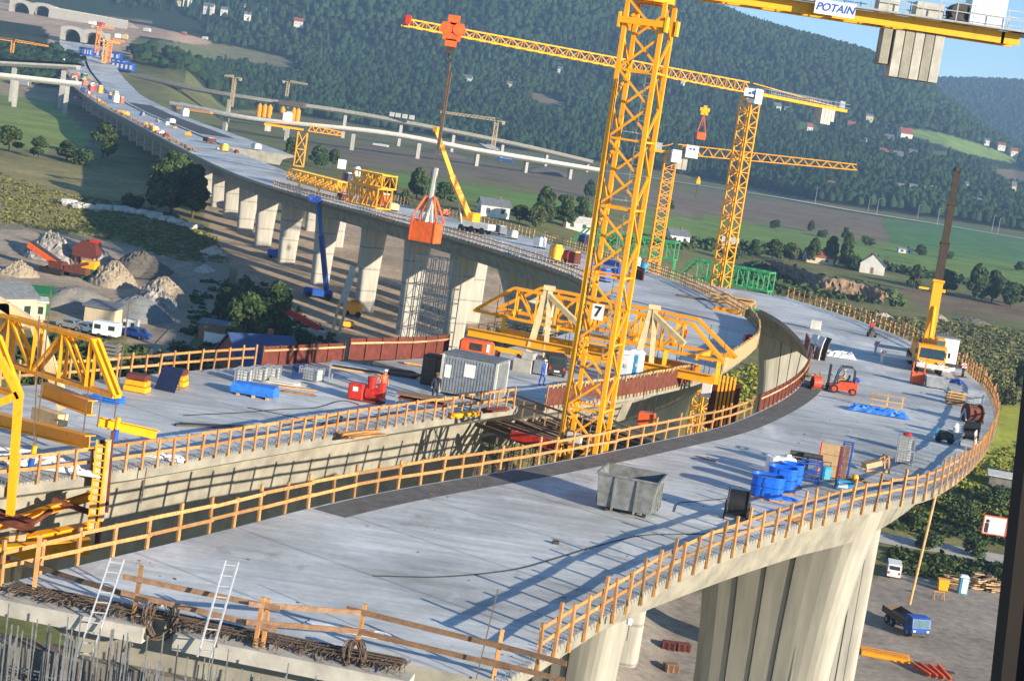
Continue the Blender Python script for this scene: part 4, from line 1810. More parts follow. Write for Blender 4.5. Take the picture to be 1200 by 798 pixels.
rel(b.build('side_frame', 'yellow_paint', None), t)
b = MB()
q = B_ - nv * 1.6 - dv * .6
b.box((q.x, q.y, .2), (.7, .2, 1.6), math.atan2(dv.y, dv.x))
rel(b.build('end_board', 'white_paint', None), t)

# the cut off traveller at the left edge ----------------------------------------
T0 = Vector((-15.9, 69.8, 3.45))
dv = Vector((-.842, .54, 0))
nv = Vector((.54, .842, 0))
t = thing('form_traveller', 'yellow truss traveller cut by the left edge above the deck end', 'traveller', (-20, 71, 0))
b = MB()
boxtruss(b, T0 + dv * 13.6, T0, .34, 2.05, 8, .17, .13, (0, 1.65))
rel(b.build('truss', 'yellow_paint', None), t)
b = MB()
boxtruss(b, T0 + dv * 13.6 - nv * 4.2 + dv * 1.0, T0 - nv * 4.2 + dv * 1.2, .34, 2.05, 8, .17, .13, (0, 1.65))
rel(b.build('truss', 'yellow_paint', None), t)
b = MB()
P = lambda x, y, d: atd(x, y, d)
b.beam(P(42, 378, 74), P(76, 478, 74), .55, .45)
b.beam(P(2, 355, 74), P(6, 430, 74), .8, .5)
b.beam(P(-8, 350, 74), P(40, 380, 74), .5, .4)
b.box(P(58, 488, 73.5), (1.7, .6, .55), R(-33))
rel(b.build('column', 'cream_paint', None), t)
b = MB()
I_beam(b, P(50, 456, 73), P(108, 478, 70.2), .45, .6)
I_beam(b, P(-15, 488, 72), P(105, 518, 66.5), .5, .5)
I_beam(b, P(116, 494, 71), P(183, 509, 75), .4, .4)
I_beam(b, P(-15, 643, 66), P(105, 620, 71), .5, .5)
I_beam(b, P(-15, 620, 68), P(110, 580, 71), .3, .3)
I_beam(b, P(-15, 650, 64), P(105, 640, 66), .45, .6)
b.beam(P(-8, 475, 66), P(22, 462, 66), .3, .3)
b.beam(P(22, 464, 66), P(12, 604, 66), .3, .26)
b.beam(P(0, 420, 66), P(24, 466, 66), .3, .26)
rel(b.build('support_beam', 'yellow_paint', None), t)
b = MB()
for xx in (16, 27):
    b.beam(P(xx, 622, 66), P(xx - 8, 690, 66), .22, .3)
b.beam(P(118, 520, 69.5), P(106, 640, 69.5), .26, .26)
b.beam(P(127, 515, 69.5), P(118, 610, 69.5), .22, .22)
rel(b.build('steel_post', 'cream_paint', None), t)
b = MB()
I_beam(b, P(-15, 600, 66.2), P(40, 617, 66), .5, .42)
b.beam(P(122, 516, 69.8), P(112, 640, 69.8), .3, .3)
b.beam(P(132, 505, 69.9), P(125, 600, 69.9), .12, .12)
b.beam(P(60, 598, 69), P(20, 625, 67), .16, .16)
b.beam(P(62, 585, 70), P(105, 600, 70), .2, .2)
rel(b.build('rust_beam', 'rust', None), t)
b = MB()
for q in range(12):
    y_ = 522 + q * 8
    b.beam(P(114 - q * .9, y_, 69.3), P(125 - q * .9, y_ + 2, 69.3), .05)
b.beam(P(114, 515, 69.3), P(103, 620, 69.3), .07)
b.beam(P(126, 517, 69.3), P(114, 622, 69.3), .07)
rel(b.build('ladder', 'yellow_bright', None), t)
b = MB()
for x0, y0, x1, y1, d in ((152, 350, 134, 490, 71), (60, 340, 40, 540, 70), (104, 452, 96, 520, 69), (172, 548, 165, 590, 72), (120, 455, 114, 500, 69), (46, 370, 38, 560, 68)):
    b.beam(P(x0, y0, d), P(x1, y1, d), .045)
rel(b.build('tie_rod', 'rust_bar', None), t)
for x0, y0, x1, y1, d in ((139, 489, 134, 516, 71), (41, 522, 35, 550, 68)):
    b = MB()
    p, q = P(x0, y0, d), P(x1, y1, d)
    b.cyl(q, p.lerp(q, .5), .13, n=10)
    b.k = 1
    b.cyl(p.lerp(q, .5), p, .11, n=10)
    rel(b.build('hydraulic_jack', ['blue_paint', 'yellow_bright'], None), t)
b = MB()
for k in range(9):
    q = T0 + dv * (1.0 + k * 1.2) - nv * 3.0
    b.box((q.x, q.y, -.25), (.3, 6.4, .22), R(-33))
rel(b.build('platform_beam', 'wood_pale', None), t)
# sheets of white film on the slab there
def film(name, label, px, poly, seed, m='tarp_white', h=.12, z0=.02):
    rr = random.Random(seed)
    c = at(*px)
    b = MB()
    n = 14
    rings = []
    vs, fs = [], []
    for i in range(n):
        for j in range(n):
            s, q = i / (n - 1), j / (n - 1)
            p = (Vector(poly[0]) * (1 - s) + Vector(poly[1]) * s) * (1 - q) + (Vector(poly[3]) * (1 - s) + Vector(poly[2]) * s) * q
            edge = min(s, 1 - s, q, 1 - q)
            z = z0 + (h * rr.uniform(.2, 1) if edge > 0 else .01)
            vs.append((p.x + rr.uniform(-.04, .04), p.y + rr.uniform(-.04, .04), z))
    for i in range(n - 1):
        for j in range(n - 1):
            a = i * n + j
            fs.append((a, a + n, a + n + 1, a + 1))
    b.add(vs, fs)
    o = b.build(name, m, smooth=False)
    o.location = c
    return tag(o, label, 'sheet')


film('plastic_sheet', 'crumpled white plastic sheet on the left deck end under the yellow traveller', (55, 545), [(-2.8, -1), (2.6, -1.2), (2.4, 1.0), (-2.6, 1.4)], 4, h=.3, z0=.05)
film('plastic_sheet', 'small white sheet beside the timber railing of the left deck', (192, 537), [(-1, -.3), (1.0, -.5), (.9, .3), (-.8, .4)], 5, h=.2)

# scaffold platform in the gap between the two left deck sections
t = thing('scaffold_platform', 'dark timber and steel scaffold platform around the foot of the lattice mast', 'scaffold', (3.2, 101, -1))
b = MB()
for k in range(13):
    p = Vector((1.3 + k * .55, 99.4 + k * .55, -1.0))
    b.beam(p + Vector((-1.6, 3.6, random.uniform(-.3, .5))), p + Vector((3.6, -2.6, random.uniform(-.2, .2))), .28, .06)
rel(b.build('plank', 'wood_old', None), t)
b = MB()
for k in range(9):
    p = Vector((1.0 + k * .8, 98.4 + k * .9, -1.4))
    b.beam(p + Vector((-2.4, 4.6, 0)), p + Vector((4.2, -3.4, 0)), .16, .26)
    b.beam(p + Vector((-1.0, 1.5, 0)), p + Vector((-1.0, 1.5, -6)), .12)
    b.beam(p + Vector((2.8, -2.0, 0)), p + Vector((2.8, -2.0, -6)), .12)
rel(b.build('scaffold_beam', 'rust_bar', None), t)
b = MB()
b.beam((.8, 99.6, -1.1), (3.4, 98.4, -1.1), .3, .5)
b.beam((6.5, 99.2, -1.4), (8.8, 98.8, -1.4), .3, .4)
b.beam((7.0, 100.8, -1.7), (9.6, 101.5, -1.7), .3, .4)
rel(b.build('red_beam', 'red_paint', None), t)
b = MB()
for k in range(7):
    p = Vector((.6 + .7 * k, 104.6 - .9 * k, -.7))
    b.beam(p, p + Vector((0, 0, 1.3)), .08)
b.beam((.6, 104.6, .5), (4.8, 99.2, .5), .06, .12)
b.beam((.6, 104.6, 0), (4.8, 99.2, 0), .06, .12)
rel(b.build('guard_rail', 'wood_old', None), t)
# ---------------------------------------------------------------- people
def skin_body(name, joints, edges, mats, parent, levels=2):
    """one continuous body grown over a skeleton: joints name -> (x, y, z, radius)"""
    ks = list(joints)
    me = bpy.data.meshes.new(name)
    me.from_pydata([joints[k][:3] for k in ks], [(ks.index(a), ks.index(c)) for a, c in edges], [])
    o = bpy.data.objects.new(name, me)
    COL.objects.link(o)
    sm = o.modifiers.new('skin', 'SKIN')
    sv = me.skin_vertices[0].data if len(me.skin_vertices) else None
    if sv is None:
        me.skin_vertices.new() if hasattr(me.skin_vertices, 'new') else None
        sv = me.skin_vertices[0].data
    for k, q in zip(ks, sv):
        r = joints[k][3]
        q.radius = (r, r) if not isinstance(r, tuple) else r
        q.use_root = (k == ks[0])
    sb = o.modifiers.new('sub', 'SUBSURF')
    sb.levels = sb.render_levels = levels
    dg = bpy.context.evaluated_depsgraph_get()
    m2 = bpy.data.meshes.new_from_object(o.evaluated_get(dg))
    bpy.data.objects.remove(o)
    m2.name = name
    m2.materials.clear()
    for x in mats:
        m2.materials.append(MATS[x])
    o = bpy.data.objects.new(name, m2)
    COL.objects.link(o)
    o.parent = parent
    m2.polygons.foreach_set('use_smooth', [True] * len(m2.polygons))
    return o


def person(label, loc, yaw, top, pants, sit=False, helmet='white_paint', arms='down', group=None):
    t = thing('person', label, 'person', loc, yaw, group)
    hz = .62 if sit else .92
    J = {'pelvis': (0, 0, hz, .14), 'belly': (0, -.01, hz + .2, .135), 'chest': (0, -.02, hz + .42, .15), 'neck': (0, -.02, hz + .58, .06), 'headb': (0, -.04, hz + .66, .085), 'head': (0, -.05, hz + .76, .095)}
    E_ = [('pelvis', 'belly'), ('belly', 'chest'), ('chest', 'neck'), ('neck', 'headb'), ('headb', 'head')]
    for s, n in ((-1, 'l'), (1, 'r')):
        if sit:
            J.update({'hip' + n: (.1 * s, 0, hz - .02, .095), 'knee' + n: (.13 * s, -.42, hz + .02, .07), 'ank' + n: (.13 * s, -.46, hz - .4, .05), 'toe' + n: (.14 * s, -.62, hz - .45, .045)})
        else:
            st = .12 * s
            J.update({'hip' + n: (.1 * s, 0, hz - .08, .095), 'knee' + n: (.11 * s, -.05 - st, .5, .07), 'ank' + n: (.12 * s, .02 - st, .09, .05), 'toe' + n: (.13 * s, -.15 - st, .05, .045)})
        J.update({'sh' + n: (.2 * s, -.01, hz + .48, .065)})
        if arms == 'down' and not sit:
            J.update({'el' + n: (.27 * s, .04, hz + .2, .048), 'wr' + n: (.27 * s, -.06, hz - .03, .036)})
        else:
            J.update({'el' + n: (.27 * s, -.1, hz + .22, .048), 'wr' + n: (.2 * s, -.36, hz + .26, .036)})
        J.update({'hand' + n: tuple(Vector(J['wr' + n][:3]) + Vector((0, -.08, -.05)))[:3] + (.035,)})
        E_ += [('pelvis', 'hip' + n), ('hip' + n, 'knee' + n), ('knee' + n, 'ank' + n), ('ank' + n, 'toe' + n), ('chest', 'sh' + n), ('sh' + n, 'el' + n), ('el' + n, 'wr' + n), ('wr' + n, 'hand' + n)]
    o = skin_body('body', J, E_, [top, pants, 'skin'], t)
    for p in o.data.polygons:
        c = p.center
        leg = c.z < hz + .06
        if c.z > hz + .6 or (c - Vector(J['handl'][:3])).length < .11 or (c - Vector(J['handr'][:3])).length < .11:
            p.material_index = 2
        elif leg and abs(c.x) < .23:
            p.material_index = 1
    b = MB()
    hc = Vector(J['head'][:3])
    b.loft([[hc + Vector((r * math.cos(a), r * math.sin(a) * 1.1, z)) for a in (2 * PI * k / 12 for k in range(12))] for r, z in ((.125, .02), (.12, .07), (.08, .12), (.02, .135))])
    b.build('helmet', helmet, t, True)
    b = MB()
    for s in (-1, 1):
        b.box(hc + Vector((.035 * s, -.093, 0)), (.018, .012, .012))
    b.box(hc + Vector((0, -.105, -.02)), (.02, .03, .04))
    b.box(hc + Vector((0, -.092, -.055)), (.045, .012, .01))
    b.build('face', 'cloth_dark', t)
    return t


# ---------------------------------------------------------------- things on the front deck
# skip
t = thing('skip', 'big open grey steel skip standing on the front deck', 'skip', at(735, 597), R(-13))
b = MB()
def tub(b, w0, d0, w1, d1, z0, z1, tk=.05):
    o = [(-w0 / 2, -d0 / 2, z0), (w0 / 2, -d0 / 2, z0), (w0 / 2, d0 / 2, z0), (-w0 / 2, d0 / 2, z0)]
    p = [(-w1 / 2, -d1 / 2, z1), (w1 / 2, -d1 / 2, z1), (w1 / 2, d1 / 2, z1), (-w1 / 2, d1 / 2, z1)]
    w2, d2, w3, d3 = w1 - 2 * tk, d1 - 2 * tk, w0 - 2 * tk, d0 - 2 * tk
    q = [(-w2 / 2, -d2 / 2, z1), (w2 / 2, -d2 / 2, z1), (w2 / 2, d2 / 2, z1), (-w2 / 2, d2 / 2, z1)]
    r = [(-w3 / 2, -d3 / 2, z0 + tk), (w3 / 2, -d3 / 2, z0 + tk), (w3 / 2, d3 / 2, z0 + tk), (-w3 / 2, d3 / 2, z0 + tk)]
    b.loft([o, p, q, r])


tub(b, 2.5, 2.5, 2.85, 2.6, .22, 1.72)
b.build('tub', 'grey_steel', t)
b = MB()
for x in (-.55, .5):
    b.box((x, -1.32, .92), (.1, .08, 1.6))
    b.box((x, 1.32, .92), (.1, .08, 1.6))
for y in (-.7, 0, .7):
    b.box((1.40, y, .98), (.06, .1, 1.5))
    b.box((-1.40, y, .98), (.06, .1, 1.5))
b.build('rib', 'grey_steel', t)
b = MB()
for c, s in (((0, -1.31, 1.74), (2.95, .1, .09)), ((0, 1.31, 1.74), (2.95, .1, .09)), ((-1.44, 0, 1.74), (.1, 2.52, .09)), ((1.44, 0, 1.74), (.1, 2.52, .09))):
    b.box(c, s)
b.build('rim', 'grey_steel', t)
for x in (-.85, .95):
    for y in (-.95, .95):
        b = MB()
        b.box((x, y, .11), (.16, .3, .22))
        b.build('foot', 'dark_steel', t)

# cable reel
t = thing('cable_reel', 'black cable reel standing on the front deck in front of the blue tubs', 'cable reel', at(862, 607) + Z * .75, R(-8))
b = MB()
b.cyl((-.45, 0, 0), (.45, 0, 0), .62, n=26)
for k in range(14):
    b.cyl((-.43 + k * .064, 0, 0), (-.38 + k * .064, 0, 0), .645, n=26)
b.build('cable_coil', 'black', t)
for s in (-1, 1):
    b = MB()
    x = s * .5
    b.cyl((x - .04, 0, 0), (x + .04, 0, 0), .73, n=26)
    b.build('flange', 'dark_steel', t)
    b = MB()
    b.beam((x + s * .07, -.6, -.72), (x + s * .07, .6, -.72), .08)
    b.beam((x + s * .07, -.6, -.72), (x + s * .07, 0, .06), .07)
    b.beam((x + s * .07, .6, -.72), (x + s * .07, 0, .06), .07)
    b.build('stand_frame', 'dark_steel', t)

# blue tubs
def blue_tub(label, px, w, d, h, yaw, lid=None):
    t = thing('plastic_tub', label, 'tub', at(*px), yaw, 'blue plastic tubs')
    def rr_(w, d, z, n=24):
        out = []
        for i in range(n):
            a = 2 * PI * i / n
            ca, sa = math.cos(a), math.sin(a)
            out.append((w / 2 * math.copysign(abs(ca) ** .6, ca), d / 2 * math.copysign(abs(sa) ** .6, sa), z))
        return out
    b = MB()
    for z0 in (0.08, .08 + h / 2):
        hh = h / 2
        b.loft([rr_(w * .93, d * .93, z0), rr_(w * .96, d * .96, z0 + hh * .8), rr_(w, d, z0 + hh * .82), rr_(w, d, z0 + hh * .96), rr_(w * .9, d * .9, z0 + hh * .96), rr_(w * .88, d * .88, z0 + hh * .7)])
    b.build('tub_shell', 'blue_plastic', t, False)
    b = MB()
    b.box((0, 0, .04), (w * 1.02, d * .95, .08))
    b.build('pallet', 'wood', t)
    if lid:
        b = MB()
        b.loft([rr_(w * .86, d * .86, h * .9), rr_(w * .84, d * .84, h * .93)])
        b.build('contents', lid, t)
    b = MB()
    b.loft([[(-w * .12, -d / 2 - .02, .1), (-w * .1, -d / 2 - .02, .1), (-w * .1, -d / 2 - .02, h), (-w * .12, -d / 2 - .02, h)], [(-w * .12, -d / 2 + .01, .1), (-w * .1, -d / 2 + .01, .1), (-w * .1, -d / 2 + .01, h), (-w * .12, -d / 2 + .01, h)]])
    b.build('strap', 'dark_steel', t)


blue_tub('front blue plastic tub of stacked rings beside the black cable reel', (897, 583), 1.75, 1.4, 1.15, R(-8), 'dark_steel')
blue_tub('middle blue plastic tub behind the front one, with an open top', (914, 575), 1.6, 1.2, 1.25, R(-10))
blue_tub('rearmost blue plastic tub, next to the blue trestles', (925, 569), 1.3, 1.1, 1.2, R(-6))
for px, lb, w_ in (((905, 563), 'left white tank behind the blue tubs', .95), ((919, 561), 'right white box behind the blue tubs', .85)):
    t = thing('white_tank', lb, 'tank', at(*px), R(5))
    b = MB()
    if w_ > .9:
        b.cyl((0, 0, 0), (0, 0, 1.35), w_ / 2 + .03, n=18)
    else:
        b.bbox((0, 0, .62), (w_, .9, 1.24), .08)
    b.build('tank_body', 'white_paint', t)
    b = MB()
    b.cyl((0, 0, 1.24), (0, 0, 1.4), .18, n=12)
    b.build('cap', 'off_white', t)
o = MB()
o.blob((0, 0, .06), (.55, .3, .09), 7, .3, 3)
o = o.build('blue_rag', 'blue_plastic')
o.location = at(921, 585)
tag(o, 'flat blue plastic cloth lying right of the blue tubs', 'cloth')

# trestles, formwork, saw bench
def trestle(label, px, w, h, m, yaw):
    t = thing('trestle', label, 'trestle', at(*px), yaw)
    for y in (-.35, .35):
        b = MB()
        for x in (-w / 2, w / 2):
            b.beam((x, y, 0), (x, y, h), .08)
        for z in (.15, .55, h * .8, h - .05):
            b.beam((-w / 2, y, z), (w / 2, y, z), .07)
        b.beam((-w / 2, y, .15), (w / 2, y, h * .8), .05)
        b.build('end_frame', m, t)
    b = MB()
    for x in (-w / 2, w / 2):
        for z in (.15, h - .05):
            b.beam((x, -.35, z), (x, .35, z), .07)
    b.build('spacer', m, t)
    b = MB()
    b.cyl((-w / 2, 0, h + .12), (w / 2, 0, h + .12), .16, n=10)
    b.build('roller', 'dark_steel', t)


trestle('dark trestle frame with a roller behind the white tanks', (932, 560), 1.0, 1.25, 'dark_steel', R(-5))
trestle('blue trestle frame left of the upright formwork panels', (948, 564), 1.05, 1.3, 'blue_paint', R(-10))
t = thing('formwork_stack', 'upright stack of timber formwork panels edged in red', 'formwork', at(969, 559), R(-14))
for k in range(3):
    b = MB()
    y = k * .14
    for q in range(3):
        b.box((0, y, .36 + q * .62), (1.25, .1, .6))
    b.build('panel', 'plywood', t)
b = MB()
for x in (-.6, .6):
    b.box((x, -.075, .97), (.07, .05, 1.9))
b.build('red_edge', 'red_paint', t)
b = MB()
for q in range(3):
    b.box((.85, .1 + q * .25, .95), (.28, .12, 1.9))
b.build('side_board', 'wood_old', t)
t = thing('steel_rack', 'narrow blue steel rack leaning at the right of the formwork panels', 'rack', at(987, 557), R(-14))
b = MB()
for x in (-.2, .3):
    for y in (-.4, .4):
        b.beam((x, y, 0), (x, y, 1.95), .08)
    for z in (.2, .8, 1.4, 1.9):
        b.beam((x, -.4, z), (x, .4, z), .07)
for z in (.2, 1.0, 1.9):
    for y in (-.4, .4):
        b.beam((-.2, y, z), (.3, y, z), .06)
b.build('frame', 'blue_paint', t)
t = thing('power_tool', 'bright blue power unit on the deck in front of the formwork panels', 'machine', at(966, 562), R(20))
b = MB()
b.bbox((0, 0, .42), (.55, .5, .72), .1)
b.build('housing', 'cyan_plastic', t)
b = MB()
b.tube([(-.25, 0, .75), (-.25, 0, 1.0), (.25, 0, 1.0), (.25, 0, .75)], .03)
b.box((0, 0, .04), (.6, .55, .08))
b.build('handle_frame', 'dark_steel', t)
t = thing('generator', 'small blue generator with a yellow ball on the deck by the railing', 'generator', at(989, 574), R(-8))
b = MB()
b.bbox((0, 0, .3), (1.0, .6, .5), .08)
b.build('housing', 'cyan_plastic', t)
b = MB()
for x in (-.5, .5):
    b.tube([(x, -.3, .03), (x, -.3, .62), (x, .3, .62), (x, .3, .03)], .03)
b.build('frame', 'dark_steel', t)
b = MB()
b.box((-.1, -.31, .3), (.5, .02, .25))
b.build('panel', 'white_paint', t)
b = MB()
b.blob((.5, .3, .72), (.2, .2, .2), 8, 0)
b.build('ball', 'yellow_bright', t, True)
t = thing('saw_bench', 'tan wooden saw bench tipped over on the deck', 'bench', at(1022, 552), R(15))
b = MB()
b.box((-.1, 0, .45), (1.0, .7, .3), M=Matrix.Rotation(R(-18), 3, 'Y'))
b.build('bench_top', 'plywood', t)
for s in (-.3, .3):
    b = MB()
    b.beam((-.4, s, .4), (-.55, s, 0), .09)
    b.beam((.3, s, .5), (.75, s, 1.0), .09)
    b.beam((.75, s, 1.0), (.95, s, 0.02), .09)
    b.build('leg', 'wood', t)
b = MB()
b.beam((-.6, -.4, .05), (1.0, .1, .05), .1)
b.beam((.75, -.3, 1.0), (.75, .3, 1.0), .09)
b.build('brace', 'wood', t)
rr = random.Random(8)
def planks(name, label, c, n, l, w, h, yaw, m, spread=.5, cat_='planks', sx=1.0):
    b = MB()
    for k in range(n):
        b.box((rr.uniform(-spread, spread) * .3, rr.uniform(-spread, spread), .03 + (k // 4) * h + rr.uniform(0, .015)), (l * rr.uniform(.75, 1), w, h), rr.uniform(-.15, .15))
    t = b.build(name, m)
    t.location = c
    t.rotation_euler = (0, 0, yaw)
    return tag(t, label, cat_)


planks('loose_boards', 'short dark boards scattered left of the saw bench', at(1000, 562), 7, 1.6, .12, .04, R(10), 'wood_old', .7)
planks('loose_boards', 'pair of yellow planks lying on the deck by the outer railing', at(934, 611), 3, 1.3, .22, .08, R(60), 'yellow_bright', .22)
planks('loose_boards', 'yellowish plank at the foot of the black cable reel', at(883, 607), 2, 1.2, .2, .1, R(-5), 'wood_pale', .1)
planks('loose_boards', 'dark board by the outer railing below the mesh box stack', at(1050, 566), 3, 1.8, .25, .05, R(5), 'dark_steel', .2)
planks('loose_boards', 'thin dark board lying alone on the deck above the skip', at(828, 538), 2, 1.6, .16, .04, R(-30), 'wood_old', .1)

# mesh pallet boxes
def mesh_box(name, label, c, w, d, h, yaw, m='galv', group=None, fill='off_white', z=0.0, slats=False):
    t = thing(name, label, 'crate', Vector(c) + Z * z, yaw, group)
    b = MB()
    for x in (-w / 2, w / 2):
        for y in (-d / 2, d / 2):
            b.beam((x, y, 0), (x, y, h), .06)
    nz = max(3, int(h / .18))
    for k in range(nz + 1):
        zz = .1 + (h - .12) * k / nz
        for y in (-d / 2, d / 2):
            b.beam((-w / 2, y, zz), (w / 2, y, zz), .03)
        for x in (-w / 2, w / 2):
            b.beam((x, -d / 2, zz), (x, d / 2, zz), .03)
    for k in range(1, int(w / .18)):
        x = -w / 2 + k * .18
        for y in (-d / 2, d / 2):
            b.beam((x, y, .1), (x, y, h), .022)
    b.build('wire_cage', m, t)
    b = MB()
    b.box((0, 0, .12 + (h - .25) / 2), (w - .12, d - .12, h - .25))
    b.build('contents', fill, t)
    return t


mesh_box('mesh_box', 'lower grey mesh box of the stack on the open deck', at(1059, 543), 1.05, .85, .95, R(-12), group='mesh boxes on the front deck')
mesh_box('mesh_box', 'upper grey mesh box with red tools on top, on the open deck', at(1061, 528), 1.05, .85, .95, R(-12), group='mesh boxes on the front deck')
b = MB()
b.blob((0, 0, .12), (.3, .22, .14), 6, .3, 5)
o = b.build('tool_bag', 'cloth_red')
o.location = at(1061, 528) + Z * .95
tag(o, 'red tool bag on top of the upper mesh box', 'bag')
film('tarpaulin', 'crumpled blue tarpaulin lying on the deck beneath the timber frame', (1025, 484), [(-2.2, -.6), (2.4, -1.2), (2.2, .6), (-1.6, .9)], 9, 'blue_sheet', .45, .05)
t = thing('guard_frame', 'free standing timber guard frame behind the blue tarpaulin', 'railing', at(1038, 481), R(-5))
for x in (-1.1, 0, 1.1):
    b = MB()
    b.box((x, 0, .62), (.1, .08, 1.25))
    b.build('post', 'wood_pale', t)
for z in (.3, .7, 1.15):
    b = MB()
    b.box((0, -.06, z), (2.5, .04, .12))
    b.build('rail', 'wood_pale', t)

# forklift
t = thing('forklift', 'orange red forklift truck with black roll cage on the front deck', 'forklift', at(987, 461), R(-5))
S_ = 1.06
b = MB()
b.side([(-1.15, .35), (-1.1, .62), (-.55, .72), (-.35, .95), (.35, .98), (.9, .95), (1.02, .72), (1.0, .38), (.6, .28), (-.8, .28)], -.52, .52)
b.build('body', 'forklift_orange', t)
b = MB()
b.bbox((.7, 0, .82), (.75, 1.0, .5), .12)
b.build('counterweight', 'forklift_orange', t)
b = MB()
b.box((.05, 0, 1.02), (.5, .5, .12))
b.box((.3, 0, 1.25), (.12, .5, .5), M=Matrix.Rotation(R(12), 3, 'Y'))
b.build('seat', 'black', t)
b = MB()
for y in (-.46, .46):
    b.tube([(-.75, y, .7), (-.55, y, 1.7), (-.3, y, 2.12), (.45, y, 2.15), (.7, y, 1.9), (.75, y, .95)], .045, 6)
for x in (-.3, -.05, .2, .45):
    b.beam((x, -.46, 2.14), (x, .46, 2.14), .05)
b.build('roll_cage', 'black', t)
for x, r, lb in ((-.75, .34, 'front'), (.72, .28, 'rear')):
    for y in (-.48, .48):
        b = MB()
        b.wheel((x, y, r), r, .22, (0, 1, 0), 18)
        w_ = b.build('wheel', 'rubber', t)
        b = MB()
        b.wheel((x, y + .07 * (1 if y > 0 else -1), r), r * .55, .1, (0, 1, 0), 14)
        b.build('rim', 'forklift_orange', w_)
b = MB()
for y in (-.3, .3):
    b.box((-1.22, y, 1.1), (.14, .1, 2.05))
for z in (.3, 1.1, 2.05):
    b.box((-1.22, 0, z), (.1, .7, .1))
b.build('lifting_mast', 'black', t)
for y in (-.25, .25):
    b = MB()
    b.box((-1.85, y, .12), (1.1, .12, .05))
    b.box((-1.33, y, .35), (.06, .12, .5))
    b.build('fork', 'dark_steel', t)
b = MB()
b.tube([(-.55, .1, .95), (-.45, .1, 1.2)], .025)
b.cyl((-.46, .1, 1.2), (-.43, .1, 1.23), .17, n=12)
b.build('steering_wheel', 'black', t)
b = MB()
b.cyl((.95, -.3, 1.2), (.95, .3, 1.2), .2, n=12)
b.build('gas_bottle', 'blue_paint', t)
fk = at(987, 461)
person('person in tan work clothes sitting at the wheel of the orange forklift', fk + Vector((-.05, .0, .45)), R(-95), 'cloth_tan', 'cloth_tan', True, 'white_paint', 'fwd')
t = thing('cable_drum', 'orange round machine drum on the deck in front of the forklift', 'drum', at(955, 456) + Z * .55, R(10))
b = MB()
b.cyl((-.3, 0, 0), (.35, 0, 0), .5, n=18)
b.build('drum_shell', 'forklift_orange', t)
b = MB()
b.cyl((-.36, 0, 0), (-.28, 0, 0), .36, n=16)
b.cyl((-.4, 0, 0), (.45, 0, 0), .1, n=8)
b.build('hub', 'dark_steel', t)
b = MB()
for y in (-.4, .4):
    b.box((0, y, -.46), (.9, .1, .16))
b.build('skid', 'dark_steel', t)
t = thing('mortar_box', 'grey steel box carried by the forklift beside the orange drum', 'box', at(966, 452), R(-5))
b = MB()
tub(b, .8, .8, 1.05, 1.0, .1, 1.0)
b.build('tub', 'galv', t)
b = MB()
for x in (-.3, .3):
    b.box((x, 0, .05), (.12, .9, .1))
b.build('skid', 'dark_steel', t)
for k, (px, lb, m) in enumerate((((948, 418), 'tall grey curved form panel standing at the inner edge', 'galv'), ((956, 421), 'tall grey curved form panel right of the first one', 'galv'), ((963, 422), 'tall dark curved form panel right of the others', 'dark_steel'))):
    t = thing('curved_formwork', lb, 'formwork', at(*px) + Vector((0, 0, 0)), R(-70))
    b = MB()
    b.loft([[(-.5, y0, z), (.5, y0, z), (.5, y0 + .08, z), (-.5, y0 + .08, z)] for z, y0 in ((0, 0), (.8, .05), (1.5, .16), (2.1, .34))])
    b.build('shell', m, t)
    b = MB()
    for z in (.4, 1.2, 1.9):
        b.box((0, .2 + z * .08, z), (.9, .12, .08))
    b.build('stiffener', 'dark_steel', t)
planks('loose_boards', 'upright bundle of pale boards at the inner edge behind the orange drum', at(951, 442), 9, 1.5, .16, .1, R(75), 'wood_pale', .5)
planks('loose_boards', 'yellowish board leaning behind the grey box near the forklift', at(959, 440), 4, 1.4, .2, .12, R(85), 'yellow_bright', .2)
film('plastic_sheet', 'crumpled white plastic sheet on the deck behind the forklift', (979, 418), [(-1.8, -1), (1.8, -1.2), (2.0, 1.6), (-1.8, 1.4)], 12, 'tarp_white', .5, .05)

# mobile crane truck
mc = at(1087, 437)
t = thing('mobile_crane', 'yellow mobile crane truck with its long boom raised on the front deck', 'mobile crane', mc, R(83))
# local +x points away from the camera
b = MB()
b.box((4.3, 0, .95), (10.2, 2.3, .5))
b.build('chassis', 'yellow_paint', t)
b = MB()
b.side([(-1.0, .7), (-1.12, 1.35), (-.9, 2.45), (-.6, 2.6), (.9, 2.6), (.9, .7)], -1.28, 1.28)
c = b.build('cab', 'yellow_paint', t)
b = MB()
b.add([(-1.13, -1.12, 1.45), (-1.13, 1.12, 1.45), (-.93, 1.1, 2.35), (-.93, -1.1, 2.35)], [(0, 1, 2, 3)])
b.box((-.1, -1.29, 1.95), (1.1, .02, .7))
b.box((-.1, 1.29, 1.95), (1.1, .02, .7))
b.build('window', 'glass', c)
b = MB()
b.box((-1.13, 0, .78), (.2, 2.5, .45))
b.build('bumper', 'off_white', c)
for y in (-.95, .95):
    b = MB()
    b.box((-1.24, y, .82), (.04, .32, .2))
    b.build('headlight', 'white_paint', c)
    b = MB()
    b.box((-1.25, y * .9, 1.12), (.04, .5, .24))
    for q in range(2):
        b.k = 1
        b.box((-1.275, y * .9 - .12 + .25 * q, 1.12), (.02, .09, .3), M=Matrix.Rotation(R(40), 3, 'X'))
    b.build('warning_stripe', ['white_paint', 'red_paint'], c)
    b = MB()
    b.box((-1.15, y * 1.55, 2.0), (.08, .22, .5))
    b.build('mirror', 'black', c)
